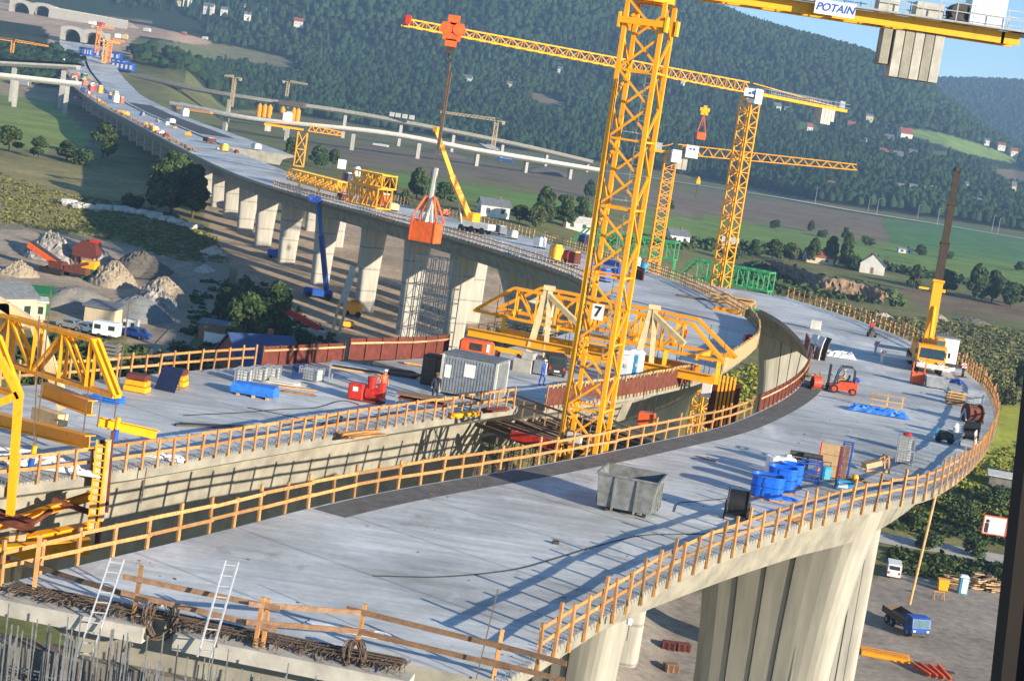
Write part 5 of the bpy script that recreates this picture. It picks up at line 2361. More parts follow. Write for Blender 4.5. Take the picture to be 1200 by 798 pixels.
for x in (.2, 1.9, 5.6, 7.1, 8.6):
    for y in (-1.05, 1.05):
        b = MB()
        b.wheel((x, y, .55), .55, .38, (0, 1, 0), 16)
        w_ = b.build('wheel', 'rubber', t)
        b = MB()
        b.wheel((x, y * 1.12, .55), .28, .2, (0, 1, 0), 12)
        b.build('rim', 'off_white', w_)
b = MB()
b.bbox((3.7, .1, 1.75), (4.2, 2.2, 1.1), .1)
b.bbox((5.6, 0, 2.0), (1.2, 2.5, 1.2), .08)
b.build('superstructure', 'yellow_paint', t)
b = MB()
b.bbox((1.9, -.85, 2.4), (1.7, .95, 1.6), .12)
c = b.build('operator_cab', 'yellow_paint', t)
b = MB()
b.box((1.03, -.85, 2.55), (.03, .78, 1.0))
b.box((1.9, -1.34, 2.6), (1.2, .03, .9))
b.build('window', 'windscreen', c)
b = MB()
b.box((1.4, .95, 1.9), (1.4, .5, 1.0))
b.tube([(.8, .9, 2.5), (1.6, .9, 2.9), (2.4, .9, 2.4)], .12)
b.build('hose_reel', 'dark_steel', t)
# boom
tip = atd(1122, 198, mc.y + 8.5)
inv = (Matrix.Translation(mc) @ Matrix.Rotation(R(83), 4, 'Z')).inverted()
tl = inv @ tip
bl = Vector((3.4, .05, 2.2))
bd = (tl - bl)
fr = (0, .36, .58, .80, 1.0)
ws = (.78, .64, .54, .46)
for k in range(4):
    b = MB()
    b.beam(bl + bd * fr[k] - bd.normalized() * (.5 if k else 0), bl + bd * fr[k + 1], ws[k], ws[k] * 1.15)
    b.beam(bl + bd * (fr[k + 1] - .012), bl + bd * fr[k + 1], ws[k] * 1.25, ws[k] * 1.4)
    b.build('boom_section', 'yellow_paint' if k == 0 else 'boom_dark', t)
b = MB()
b.box(tl, (.8, .4, .5))
b.build('boom_head', 'dark_steel', t)
b = MB()
p = bl + bd * .31
b.beam(p, p + Vector((-.15, 1.7, 0)), .2)
b.beam(p, p + Vector((0, -.8, 0)), .3)
b.build('luffing_bracket', 'yellow_bright', t)
b = MB()
b.cyl(bl + Vector((-1.1, 0, .2)), bl + bd * .22 + Vector((-.45, 0, 0)), .17, n=10)
b.build('luffing_cylinder', 'yellow_bright', t)
b = MB()
hkp = tl + Vector((-.5, -.35, -7.4))
b.beam(tl + Vector((-.4, -.3, 0)), hkp, .04)
b.bbox(hkp - Z * .3, (.4, .4, .7), .08)
b.beam(hkp - Z * .5, hkp - Z * 5.5, .04)
b.build('hook_rope', 'dark_steel', t)
for s, x in ((1, 1.2), (-1, 1.2), (1, 9.2), (-1, 9.2)):
    b = MB()
    L_ = 3.1 if s > 0 else 2.2
    b.box((x, s * (1.1 + L_ / 2), .92), (.3, L_, .3))
    b.box((x, s * (1.1 + L_), .6), (.22, .22, 1.2))
    b.cyl((x, s * (1.1 + L_), 0), (x, s * (1.1 + L_), .08), .4, n=12)
    g = b.build('outrigger', 'off_white' if s > 0 else 'dark_steel', t)
    b = MB()
    b.k = 0
    b.box((x - .2, s * (1.1 + L_), 1.1), (.03, .45, .45))
    b.k = 1
    for q in (-.12, .1):
        b.box((x - .22, s * (1.1 + L_) + q, 1.1), (.02, .09, .5), M=Matrix.Rotation(R(40), 3, 'X'))
    b.build('warning_plate', ['white_paint', 'red_paint'], g)
# bins in front of it
t = thing('orange_bin', 'orange steel bin in front of the mobile crane', 'bin', at(1074, 450), R(-4))
b = MB()
tub(b, 1.1, .9, 1.15, .95, .08, 1.0)
b.build('tub', 'orange_paint', t)
b = MB()
for x in (-.5, .5):
    b.beam((x, 0, .9), (x, 0, 1.9), .1)
b.build('lifting_post', 'orange_paint', t)
t = thing('grey_bin', 'wide grey steel bin right of the orange bin before the mobile crane', 'bin', at(1096, 455), R(-3))
b = MB()
tub(b, 1.7, .9, 2.0, 1.2, .1, 1.0)
b.build('tub', 'galv', t)
b = MB()
for x in (-.6, .6):
    b.box((x, 0, .05), (.14, 1.0, .1))
b.build('skid', 'dark_steel', t)
t = thing('site_hut', 'tall white site hut behind the mobile crane by the railing', 'hut', at(1099, 432), R(8))
b = MB()
b.bbox((0, 0, 1.55), (2.3, 2.6, 3.1), .05)
b.build('wall', 'white_paint', t)
b = MB()
b.box((0, 0, 3.15), (2.5, 2.8, .12))
b.build('roof', 'roof_grey', t)
b = MB()
b.box((-.55, -1.33, 1.1), (.9, .04, 2.0))
b.build('door', 'off_white', t)
t = thing('white_cube', 'pale box standing alone far along the front deck', 'box', at(955, 386), R(-10))
b = MB()
b.bbox((0, 0, .52), (1.15, 1.0, .95), .04)
b.build('box_body', 'off_white', t)
b = MB()
for x in (-.4, .4):
    b.box((x, 0, .03), (.15, 1.0, .06))
b.build('skid', 'wood_old', t)
# a worker behind a machine
pp = at(1021, 395)
person('person in red and white jacket bending over a dark machine far along the deck', pp + Vector((0, .7, 0)), R(10), 'cloth_red', 'cloth_dark', False, 'white_paint', 'fwd')
t = thing('deck_machine', 'dark wheeled finishing machine pushed by the person in the red jacket', 'machine', pp, R(10))
b = MB()
b.bbox((0, 0, .5), (.7, .6, .55), .1)
b.build('engine', 'dark_steel', t)
for s in (-1, 1):
    b = MB()
    b.wheel((s * .4, 0, .28), .28, .16, (1, 0, 0), 12)
    b.build('wheel', 'rubber', t)
    b = MB()
    b.beam((s * .3, .2, .7), (s * .25, .6, 1.05), .05)
    b.build('handle', 'dark_steel', t)

# goods along the outer railing
t = thing('blue_cover', 'small dark blue tarpaulin heap by the railing behind the bins', 'cover', at(1119, 450))
b = MB()
b.blob((0, 0, .2), (.75, .5, .28), 8, .25, 6)
b.build('sheet', 'blue_paint', t)
b = MB()
b.box((0, 0, .04), (1.3, .9, .08))
b.build('pallet', 'wood_old', t)
t = thing('board_stack', 'stack of pale and brown boards beside the white mesh box', 'boards', at(1119, 474), R(-8))
for k in range(5):
    b = MB()
    b.box((random.uniform(-.1, .1), 0, .12 + k * .22), (1.5, .9, .14))
    for x in (-.5, .5):
        b.box((x, 0, .22 + k * .22), (.1, .9, .07))
    b.build('board', 'wood_old' if k < 2 else ('plywood' if k > 3 else 'wood_pale'), t)
mesh_box('mesh_box', 'white mesh box by the railing beside the board stack', at(1142, 474), 1.35, 1.1, 1.15, R(-15), 'alu', 'mesh boxes on the front deck', 'tarp_white')
t = thing('rusty_reel', 'rusty brown steel reel by the outer railing', 'reel', at(1138, 495) + Z * .7, R(15))
b = MB()
b.cyl((-.5, 0, 0), (.5, 0, 0), .55, n=16)
b.build('coil', 'rust', t)
for s in (-1, 1):
    b = MB()
    b.cyl((s * .55 - .05, 0, 0), (s * .55 + .05, 0, 0), .72, n=18)
    b.build('flange', 'rust', t)
    b = MB()
    b.beam((s * .7, -.5, -.65), (s * .7, 0, .3), .1)
    b.beam((s * .7, .5, -.65), (s * .7, 0, .3), .1)
    b.build('stand', 'off_white' if s < 0 else 'rust', t)
t = thing('mixer', 'grey mortar mixer with a white sack on top near the outer railing', 'mixer', at(1118, 520), R(-10))
b = MB()
tub(b, .8, .7, 1.1, .9, .35, .85)
b.build('trough', 'galv', t)
b = MB()
for x in (-.35, .35):
    for y in (-.3, .3):
        b.beam((x, y, 0), (x, y, .4), .07)
b.build('leg', 'dark_steel', t)
b = MB()
b.blob((-.05, .1, 1.05), (.22, .2, .42), 8, .2, 4)
b.build('sack', 'tarp_white', t)
t = thing('compressor', 'dark machine with a blue end near the outer railing left of the mixer', 'machine', at(1105, 518), R(-20))
b = MB()
b.bbox((.1, 0, .5), (1.1, .8, .6), .15)
b.build('housing', 'dark_steel', t)
b = MB()
b.cyl((-.55, 0, .55), (-.4, 0, .55), .36, n=14)
b.build('fan_cover', 'cyan_plastic', t)
for x in (-.3, .5):
    b = MB()
    b.wheel((x, -.4, .22), .22, .12, (0, 1, 0), 12)
    b.wheel((x, .4, .22), .22, .12, (0, 1, 0), 12)
    b.build('wheel', 'rubber', t)
t = thing('dark_tank', 'black double tank by the outer railing right of the mixer', 'tank', at(1137, 515), R(-15))
for z in (.35, .95):
    b = MB()
    b.cyl((-.55, 0, z), (.55, 0, z), .33, n=14)
    b.build('drum', 'black', t)
b = MB()
for x in (-.4, .4):
    b.box((x, 0, .06), (.12, .7, .12))
b.build('skid', 'dark_steel', t)
t = thing('white_board', 'upright white board leaning on the outer railing', 'board', at(1141, 528), R(70))
b = MB()
b.box((0, 0, .7), (1.3, .05, 1.3), M=Matrix.Rotation(R(-8), 3, 'X'))
b.build('panel', 'white_paint', t)
b = MB()
b.beam((-.4, -.1, 0), (-.4, .02, 1.2), .05)
b.beam((.4, -.1, 0), (.4, .02, 1.2), .05)
b.build('batten', 'wood', t)

# ladders at the raw end
def ladder(label, b0, t0, d0, d1, n=7, w=.42):
    a, c = atd(*b0, d0), atd(*t0, d1)
    t = thing('ladder', label, 'ladder', a)
    d = c - a
    s = Vector((1, .15, 0)).normalized() * w / 2
    for q in (s, -s):
        b = MB()
        b.beam(q, d + q, .04, .085)
        b.build('side_rail', 'alu', t)
    for k in range(n):
        b = MB()
        p = d * ((k + .6) / n)
        b.beam(p + s, p - s, .035)
        b.build('rung', 'alu', t)


ladder('aluminium ladder at the raw deck end beside the tangled rebar', (98, 772), (138, 654), 51.4, 52.2, 10)
ladder('aluminium ladder at the raw deck end, the right hand one of two', (239, 770), (272, 657), 50.6, 51.5, 9, .4)
# thin rod, cables, odds and ends
b = MB()
p0 = at(558, 795)
b.beam(p0, p0 + Vector((.25, 0, 2.9)), .035)
o = b.build('steel_rod', 'rust_bar')
tag(o, 'thin rusty steel rod standing up at the deck end', 'rod')
def cable(label, pts, r=.02, z=.02):
    P_ = [at(x, y) + Z * z for x, y in pts]
    Q = cat([tuple(p) for p in P_], len(P_) * 8)
    b = MB()
    b.tube([tuple(p) for p in Q], r, 5)
    o = b.build('cable', 'cable')
    return tag(o, label, 'cable')


cable('long black cable lying across the front deck toward the reel', [(437, 675), (520, 676), (600, 668), (650, 655), (700, 640), (750, 628), (800, 626), (845, 625), (880, 620), (920, 615)], .025)
cable('black cable looping on the deck behind the skip', [(790, 600), (795, 590), (812, 588), (845, 585), (860, 583)], .02)
cable('thin black cable winding over the left deck before the blue sheet stack', [(215, 487), (280, 484), (330, 480), (370, 478), (400, 470), (420, 474)], .03)
cable('looped black hose on the left deck below the red pump', [(330, 500), (365, 492), (400, 488), (392, 498), (372, 503), (385, 494), (420, 490)], .035)
cable('second thin cable on the left deck running to the table', [(290, 478), (340, 488), (380, 496), (420, 494), (460, 484), (480, 488)], .025)
b = MB()
b.bbox((0, 0, .06), (.3, .25, .14), .03)
o = b.build('tin', 'dark_steel')
o.location = at(651, 637)
tag(o, 'small dark tin lying on the bare deck left of the skip', 'tin')
b = MB()
b.cyl((0, 0, 0), (0, 0, .2), .1, n=10)
b.cyl((0, 0, .2), (0, 0, .24), .11, n=10)
o = b.build('tin', 'galv')
o.location = at(189, 709)
tag(o, 'small grey tin on the deck near the raw end', 'tin')
b = MB()
b.bbox((0, 0, .12), (.2, .16, .26), .06)
o = b.build('bottle', 'white_paint')
o.location = at(737, 731)
tag(o, 'small white canister at the foot of the outer railing', 'canister')
film('poster_sheet', 'flat printed white sheet lying on the deck behind the end railing', (405, 737), [(-1.4, -.35), (1.6, -.7), (1.5, .2), (-1.2, .5)], 6, 'tarp_white', .04, .02)
# pier edge hose, leaning tan pole
pt = atd(1097, 578, 99)
pb = atd(1066, 708, 99)
b = MB()
b.cyl(pt, pb, .08, n=8)
o = b.build('drain_pipe', 'wood_pale')
tag(o, 'long thin tan pipe hanging down from the outer deck edge', 'pipe')
mat('dark_rust', (.010, .005, .0045), (.006, .004, .0035), 2, .8)
# dark steel column close to the viewer at the right edge
t = thing('steel_column', 'dark rust brown steel column rising close by at the right edge', 'column', atd(1200, 800, 14))
b = MB()
p0, p1 = atd(1184, 850, 14), atd(1246, 290, 14)
b.beam(p0, p1, .33, .3)
rel(b.build('shaft', 'dark_rust', None), t)
b = MB()
b.beam(p0 + Vector((.17, -.1, 0)), p1 + Vector((.17, -.1, 0)), .05, .4)
rel(b.build('flange', 'dark_rust', None), t)

def crumbs():
    b = MB()
    r5 = random.Random(15)
    A_, B2 = np.array(RL), np.array(RR)
    for i in range(260):
        k = r5.randrange(2, 110)
        p = Vector(A_[k]).lerp(Vector(B2[k]), r5.choice((r5.uniform(.05, .95), r5.uniform(.03, .2), r5.uniform(.8, .97))))
        q = r5.uniform(.015, .055)
        b.box(p + Z * q * .3, (q * r5.uniform(1, 4), q, q * .6), r5.uniform(0, 3))
    o = b.build('wood_chips', 'wood_old')
    stuff(o, 'small wood chips and crumbs of dirt over the front deck', 'debris')


crumbs()
# ---------------------------------------------------------------- things on the left deck
def yaw_of(dx, dy):
    return math.atan2(dy, dx)


t = thing('site_container', 'grey corrugated steel site container on the left deck', 'container', at(552, 465), R(-16))
b = MB()
W_, D_, H_ = 3.5, 2.3, 2.45
b.box((0, 0, H_ / 2 + .1), (W_, D_, H_ - .12))
for k in range(18):
    x = -W_ / 2 + .12 + k * (W_ - .24) / 17
    for y in (-1, 1):
        b.box((x, y * (D_ / 2 + .02), H_ / 2 + .1), (.09, .05, H_ - .4))
for k in range(12):
    y = -D_ / 2 + .12 + k * (D_ - .24) / 11
    b.box((W_ / 2 + .02, y, H_ / 2 + .1), (.05, .09, H_ - .4))
b.build('wall', 'galv', t)
b = MB()
for x in (-W_ / 2, W_ / 2):
    for y in (-D_ / 2, D_ / 2):
        b.box((x, y, H_ / 2 + .1), (.14, .14, H_))
b.build('corner_post', 'off_white', t)
b = MB()
b.box((0, 0, H_ + .12), (W_ + .14, D_ + .14, .1))
b.build('roof', 'roof_grey', t)
for x, w_ in ((-1.35, .4), (.05, .7)):
    b = MB()
    b.box((x, -D_ / 2 - .06, 1.75 if w_ > .5 else 1.5), (w_, .02, .8))
    b.build('notice_board', 'white_paint', t)
t = thing('steel_cabinet', 'rust brown steel cabinet beside the grey container', 'cabinet', at(512, 451), R(-12))
b = MB()
b.bbox((0, 0, .95), (1.9, 1.5, 1.85), .04)
b.build('cabinet_body', 'rust', t)
for x in (-.46, .46):
    b = MB()
    b.box((x, -.77, .95), (.86, .04, 1.7))
    b.build('door', 'rust_bar', t)
b = MB()
b.box((.75, .2, 1.95), (.9, .9, .12))
b.build('lid', 'dark_steel', t)

t = thing('pump', 'bright red concrete pump machine on the left deck', 'pump', at(426, 470), R(-10))
b = MB()
b.bbox((-.45, 0, .55), (.9, .9, .9), .06)
b.build('tank', 'red_paint', t)
b = MB()
b.cyl((.1, 0, .5), (1.0, 0, .55), .36, n=12)
b.cyl((.35, 0, .8), (.35, 0, 1.5), .22, .3, n=10)
b.bbox((.95, .1, .75), (.4, .5, .9), .06)
b.build('motor', 'red_paint', t)
b = MB()
b.box((.2, -.3, .08), (2.0, .12, .12))
b.box((.2, .3, .08), (2.0, .12, .12))
b.build('skid', 'rust_red', t)
b = MB()
b.box((-.45, -.46, .7), (.3, .02, .25))
b.build('label_plate', 'white_paint', t)

def table(label, px, w, d, h, yaw, top, stuff_):
    t = thing('work_table', label, 'table', at(*px), yaw)
    b = MB()
    b.box((0, 0, h), (w, d, .07))
    b.build('table_top', top, t)
    for x in (-w / 2 + .1, w / 2 - .1):
        for y in (-d / 2 + .08, d / 2 - .08):
            b = MB()
            b.beam((x, y, 0), (x, y, h), .09)
            b.build('leg', 'galv', t)
    b = MB()
    b.box((0, 0, h - .25), (w - .3, d - .3, .1))
    b.build('shelf', stuff_, t)


table('long table with a grey top and timber beneath it, near the red pump', (418, 451), 3.5, 1.3, 1.15, R(-3), 'galv', 'plywood')
table('low brown table of boards before the grey container', (495, 484), 3.2, 1.3, .95, R(-8), 'wood_old', 'rust')
t = thing('person', 'person in a yellow helmet standing behind the brown table', 'person', at(508, 474), R(200))
bpy.data.objects.remove(t)
person('person in dark clothes and a yellow helmet standing behind the brown table', at(508, 472) + Vector((0, .3, 0)), R(15), 'cloth_dark', 'cloth_dark', False, 'yellow_bright')
person('person in an orange vest standing beside the red pump on the left deck', at(447, 468), R(30), 'orange_paint', 'cloth_dark', False, 'white_paint')
person('person in an orange vest on the deck under the right end of the yellow traveller', at(800, 405), R(-40), 'orange_paint', 'cloth_dark', False, 'yellow_bright')
person('person in blue clothes walking on the deck just left of the dark van', at(634, 452), R(70), 'blue_paint', 'blue_paint', False, 'white_paint')
t = thing('propped_panel', 'large dark navy panel leaning on the left deck', 'panel', at(193, 458), R(-18))
b = MB()
b.box((0, .3, .62), (1.25, .06, 1.45), M=Matrix.Rotation(R(-28), 3, 'X'))
b.build('board', 'navy_panel', t)
b = MB()
b.beam((-.4, .9, 0), (-.4, .55, 1.0), .06)
b.beam((.4, .9, 0), (.4, .55, 1.0), .06)
b.build('prop', 'wood', t)
for k, (px, lb) in enumerate((((160, 459), 'stacked yellow tool cases left of the navy panel'), ((205, 452), 'yellow and red cases behind the navy panel'))):
    t = thing('tool_cases', lb, 'cases', at(*px), R(-8))
    for q in range(3):
        b = MB()
        b.bbox((0, 0, .2 + q * .32), (1.3 - .1 * q, .8, .26), .04)
        b.build('case', ('yellow_bright', 'yellow_paint', 'rust_red')[q], t)
    b = MB()
    b.box((0, 0, .03), (1.3, .8, .06))
    b.build('pallet', 'wood_old', t)
t = thing('covered_stack', 'low stack under a bright blue sheet on timber bearers on the left deck', 'stack', at(298, 464), R(-8))
b = MB()
b.loft([[(-1.25, -.55, .12), (1.25, -.55, .12), (1.25, .55, .12), (-1.25, .55, .12)], [(-1.27, -.57, .3), (1.22, -.58, .32), (1.25, .55, .3), (-1.22, .57, .32)], [(-1.2, -.5, .68), (-.1, -.5, .6), (1.2, -.52, .66), (1.18, .5, .7)][:1] + [(1.2, -.52, .66), (1.18, .5, .7), (-1.18, .5, .66)]])
b.build('sheet', 'blue_sheet', t)
for x in (-.8, .1, .9):
    b = MB()
    b.box((x, 0, .06), (.14, 1.3, .12))
    b.build('bearer', 'wood_pale', t)
t = thing('blue_pallets', 'flat stack of blue painted boards on the left deck near the yellow truss', 'boards', at(127, 471), R(-12))
for k in range(3):
    b = MB()
    b.box((0, 0, .06 + k * .12), (1.5, .8, .08))
    b.build('board', 'blue_sheet', t)
for k, (px, lb) in enumerate((((285, 448), 'left grey mesh box behind the blue sheet stack'), ((303, 446), 'middle grey mesh box behind the blue sheet stack'), ((318, 445), 'right grey mesh box behind the blue sheet stack'))):
    mesh_box('mesh_box', lb, at(*px), .85, .8, .85, R(-6), 'galv', 'mesh boxes on the left deck', 'off_white')
mesh_box('slatted_crate', 'tilted grey slatted crate beside the leaning blue board', at(364, 446), 1.2, .9, .85, R(-20), 'galv', None, 'off_white')
t = thing('blue_board', 'blue grey board leaning beside the slatted crate', 'panel', at(348, 444), R(-25))
b = MB()
b.box((0, 0, .45), (.75, .05, 1.15), M=Matrix.Rotation(R(-40), 3, 'X') @ Matrix.Rotation(R(-20), 3, 'Y'))
b.build('board', 'roof_blue', t)
b = MB()
b.beam((0, .5, 0), (0, .2, .7), .06)
b.build('prop', 'wood', t)
planks('loose_boards', 'pile of white and pale boards before the rust red barrier', at(332, 450), 12, 1.9, .2, .07, R(-4), 'off_white', .35)
planks('loose_boards', 'long orange boards lying flat beside the pale board pile', at(345, 455), 4, 2.6, .3, .06, R(4), 'wood', .2)
planks('loose_boards', 'thin timber bars and debris right of the blue sheet stack', at(350, 462), 6, 2.2, .08, .06, R(2), 'wood_old', .2)
planks('loose_boards', 'long dark beams lying behind the near railing of the left deck', at(250, 500), 4, 4.2, .25, .1, R(25), 'dark_steel', .25)
planks('loose_boards', 'pale timber planks stacked behind the long table', at(460, 438), 14, 3.4, .25, .09, R(-2), 'wood_old', .7)
planks('loose_boards', 'pallet wood and small boards beside the rust cabinet', at(484, 428), 8, 1.4, .2, .1, R(5), 'wood_pale', .4)
planks('loose_boards', 'pale boards stacked upright between the cabinet and the orange compressor', at(526, 424), 10, 1.8, .15, .2, R(40), 'wood_pale', .4)
planks('loose_boards', 'yellow and brown timber behind the railing left of the container', at(425, 512), 10, 3.2, .16, .08, R(57), 'wood', .4)
planks('loose_boards', 'yellow steel bars behind the railing right before the scaffold', at(545, 488), 8, 2.6, .14, .12, R(58), 'yellow_bright', .35)
planks('loose_boards', 'orange bars and boards at the railing end before the scaffold', at(582, 482), 8, 2.2, .14, .12, R(58), 'rust_red', .4)
t = thing('compressor', 'orange compressor trailer on wheels beside the cream columns', 'compressor', at(556, 424), R(-12))
b = MB()
b.bbox((0, 0, 1.0), (2.3, 1.3, 1.15), .15)
b.build('housing', 'orange_paint', t)
for y in (-.65, .65):
    b = MB()
    b.wheel((.45, y, .32), .32, .2, (0, 1, 0), 14)
    b.build('wheel', 'rubber', t)
b = MB()
b.beam((-1.1, 0, .5), (-2.0, 0, .45), .09)
b.box((.1, -.66, 1.15), (.9, .03, .5))
b.build('drawbar', 'dark_steel', t)
b = MB()
b.box((.98, -.66, 1.2), (.2, .03, .55))
b.build('panel', 'white_paint', t)
t = thing('yellow_trestle', 'yellow and red trestle with timber right of the orange compressor', 'trestle', at(594, 428), R(-12))
for x in (-.8, .8):
    b = MB()
    b.beam((x, -.4, 0), (x, -.4, .9), .16)
    b.beam((x, .4, 0), (x, .4, .9), .16)
    b.beam((x, -.4, .9), (x, .4, .9), .16)
    b.build('leg_frame', 'rust_red', t)
b = MB()
b.box((0, 0, 1.05), (2.6, .35, .3))
b.build('beam', 'yellow_bright', t)
t = thing('concrete_block', 'pale concrete block stack between the trestle and the dark van', 'block', at(624, 437), R(-15))
for q, (x, z, w_) in enumerate(((-.7, .45, 1.4), (.6, .55, 1.0), (-.4, 1.1, .9))):
    b = MB()
    b.bbox((x, 0, z if q < 2 else 1.15), (w_, 1.0, .9 if q < 2 else .45), .05)
    b.build('block', 'concrete_white' if q != 1 else 'galv', t)

def car(label, loc, yaw, m, kind='car', group=None, s=1.0):
    t = thing('parked_car' if kind == 'car' else 'van', label, kind, loc, yaw, group)
    b = MB()
    if kind == 'car':
        prof = [(-2.1, .35), (-2.15, .8), (-1.2, .95), (-.7, 1.42), (.9, 1.45), (1.7, .98), (2.1, .9), (2.1, .35)]
    else:
        prof = [(-2.3, .35), (-2.35, .95), (-1.75, 1.1), (-1.2, 1.9), (2.2, 1.95), (2.3, 1.2), (2.3, .35)]
    b.side(prof, -.85, .85)
    b.build('body', m, t)
    b = MB()
    if kind == 'car':
        for y in (-.86, .86):
            b.box((.1, y, 1.18), (1.6, .02, .34))
        b.add([(-1.18, -.7, .98), (-1.18, .7, .98), (-.73, .68, 1.38), (-.73, -.68, 1.38)], [(0, 1, 2, 3)])
        b.add([(1.68, -.7, 1.02), (1.68, .7, 1.02), (.95, .68, 1.42), (.95, -.68, 1.42)], [(3, 2, 1, 0)])
        b.v = [(x * 1.01, y, z + .01) for x, y, z in b.v]
    else:
        for y in (-.86, .86):
            b.box((-.5, y, 1.5), (1.3, .02, .5))
        b.add([(-1.75, -.72, 1.15), (-1.75, .72, 1.15), (-1.25, .7, 1.82), (-1.25, -.7, 1.82)], [(0, 1, 2, 3)])
        b.v = [(x - .02, y, z + .01) for x, y, z in b.v]
        b.box((2.31, 0, 1.5), (.02, 1.3, .5))
    b.build('window', 'glass', t)
    for x in (-1.35, 1.35):
        for y in (-.78, .78):
            b = MB()
            b.wheel((x, y, .33), .33, .2, (0, 1, 0), 12)
            w_ = b.build('wheel', 'rubber', t)
            b = MB()
            b.wheel((x, y * 1.1, .33), .18, .06, (0, 1, 0), 10)
            b.build('rim', 'galv', w_)
    e = 2.12 if kind == 'car' else 2.33
    for y in (-.65, .65):
        b = MB()
        b.box((e, y, .85), (.05, .2, .28))
        b.build('tail_light', 'red_paint', t)
    b = MB()
    b.box((e + .01, 0, .6), (.03, .5, .14))
    b.build('number_plate', 'white_paint', t)
    t.scale = (s, s, s)
    return t


car('dark van seen from behind on the left deck beside the mast', at(648, 438), R(-84), 'black', 'van', None, .76)
bpy.data.objects[-1] if False else None
for k, (px, lb) in enumerate((((728, 449), 'left portable toilet of the pair, white with a blue side'), ((741, 448), 'right portable toilet of the pair, white with a blue door'))):
    t = thing('portable_toilet', lb, 'portable toilet', at(*px), R(-18), 'portable toilets on the left deck')
    b = MB()
    b.bbox((0, 0, 1.1), (1.0, 1.1, 2.1), .06)
    b.build('wall', 'white_paint', t)
    b = MB()
    b.box((-.3 if k == 0 else .1, -.57, 1.1), (.34 if k == 0 else .4, .03, 1.9))
    b.build('door', 'cyan_plastic', t)
    b = MB()
    b.loft([[(-.54, -.6, 2.15), (.54, -.6, 2.15), (.54, .6, 2.15), (-.54, .6, 2.15)], [(-.3, -.35, 2.38), (.3, -.35, 2.38), (.3, .35, 2.38), (-.3, .35, 2.38)]])
    b.build('roof', 'white_paint', t)
    b = MB()
    b.box((.25, -.58, 1.35), (.2, .02, .26))
    b.build('label_plate', 'off_white', t)
t = thing('orange_crate', 'orange steel crate hanging in the gap right of the mast foot', 'crate', atd(757, 494, 103), R(-12))
b = MB()
b.bbox((0, 0, .2), (1.0, .9, .75), .05)
b.build('box_body', 'orange_paint', t)
b = MB()
for x in (-.4, .4):
    b.beam((x, 0, .55), (x, 0, 2.2), .04)
    b.box((x, 0, -.2), (.1, .8, .1))
b.build('hanger', 'dark_steel', t)
# deck clutter behind the traveller: machines on the far left deck
def machine(name, label, c, w, d, h, yaw, m, m2='dark_steel', wheels=True, cat_='machine'):
    t = thing(name, label, cat_, c, yaw)
    b = MB()
    b.bbox((0, 0, h * .55 + .1), (w, d, h * .8), min(w, d, h) * .12)
    b.build('housing', m, t)
    b = MB()
    b.bbox((w * .12, 0, h * .95), (w * .5, d * .7, h * .3), .05)
    b.build('engine_cover', m2, t)
    if wheels:
        for x in (-w * .32, w * .32):
            b = MB()
            for y in (-d / 2, d / 2):
                b.wheel((x, y, h * .2), h * .2, .16, (0, 1, 0), 10)
            b.build('wheel', 'rubber', t)
    else:
        b = MB()
        for y in (-d * .35, d * .35):
            b.box((0, y, .06), (w, .14, .12))
        b.build('skid', 'dark_steel', t)
    return t


machine('tar_boiler', 'yellow machine with an arched pipe on the left deck behind the mast', at(650, 308), 1.6, 1.4, 2.2, R(-60), 'yellow_paint', 'yellow_bright', False)
machine('welding_set', 'red machine behind the mast on the left deck edge', at(664, 308), 1.8, 1.4, 1.5, R(-50), 'red_paint', 'rust_red')
machine('welding_set', 'dark red machine topped with a yellow cover behind the mast', at(672, 312), 1.4, 1.2, 1.8, R(-50), 'rust_red', 'yellow_bright', False)
machine('site_toilet', 'dark blue cabin behind the mast among the deck goods', at(682, 293), 1.3, 1.2, 2.2, R(-30), 'navy_panel', 'blue_paint', False, 'cabin')
t = machine('blue_rack', 'blue rack of cylinders and sheets behind the mast', at(718, 324), 2.8, 1.4, 2.0, R(-40), 'blue_paint', 'off_white', False, 'rack')
t = machine('blue_rack', 'second blue rack of parts left of the first, behind the mast', at(706, 330), 1.8, 1.2, 1.5, R(-40), 'blue_plastic', 'galv', False, 'rack')
t = machine('white_cabinet', 'white cabinet right of the mast beside the turquoise tank', at(745, 315), 1.0, .9, 1.5, R(-30), 'white_paint', 'off_white', False, 'cabinet')
t = thing('water_tank', 'turquoise round water tank right of the mast', 'tank', at(754, 319), 0)
b = MB()
b.cyl((0, 0, .1), (0, 0, 1.1), .55, n=14)
b.cyl((0, 0, 1.1), (0, 0, 1.3), .5, .2, n=14)
b.build('tank_body', 'cyan_plastic', t)
b = MB()
b.box((0, 0, .05), (1.1, 1.1, .1))
b.build('pallet', 'wood_old', t)
t = machine('site_box', 'white site box on the left deck edge left of the mast', at(632, 291), 1.7, 1.2, 1.6, R(-55), 'white_paint', 'galv', False, 'box')
rust_barrier('steel_barrier', 'dark brown barrier plate right of the turquoise tank', np.array([tuple(at(742, 324)), tuple(at(758, 331))]), 1.5)
planks('loose_boards', 'pale timber beams stacked under the base of the right hand crane', at(858, 358), 22, 5.2, .3, .2, R(-20), 'wood_pale', .9)
planks('loose_boards', 'yellow beams on the deck edge under the right hand crane', at(852, 366), 6, 3.2, .3, .25, R(-25), 'yellow_paint', .5)
planks('loose_boards', 'green steel bars lying right of the crane base', at(877, 362), 5, 2.6, .15, .1, R(-5), 'green_steel', .4)
planks('loose_boards', 'dark boards scattered on the curved far deck', at(810, 349), 6, 3.4, .25, .1, R(-20), 'wood_old', .7)
machine('road_plate', 'small red drum at the plywood railing of the far curve', at(876, 404), .9, .7, .9, R(10), 'red_paint', 'rust_red', False, 'drum')

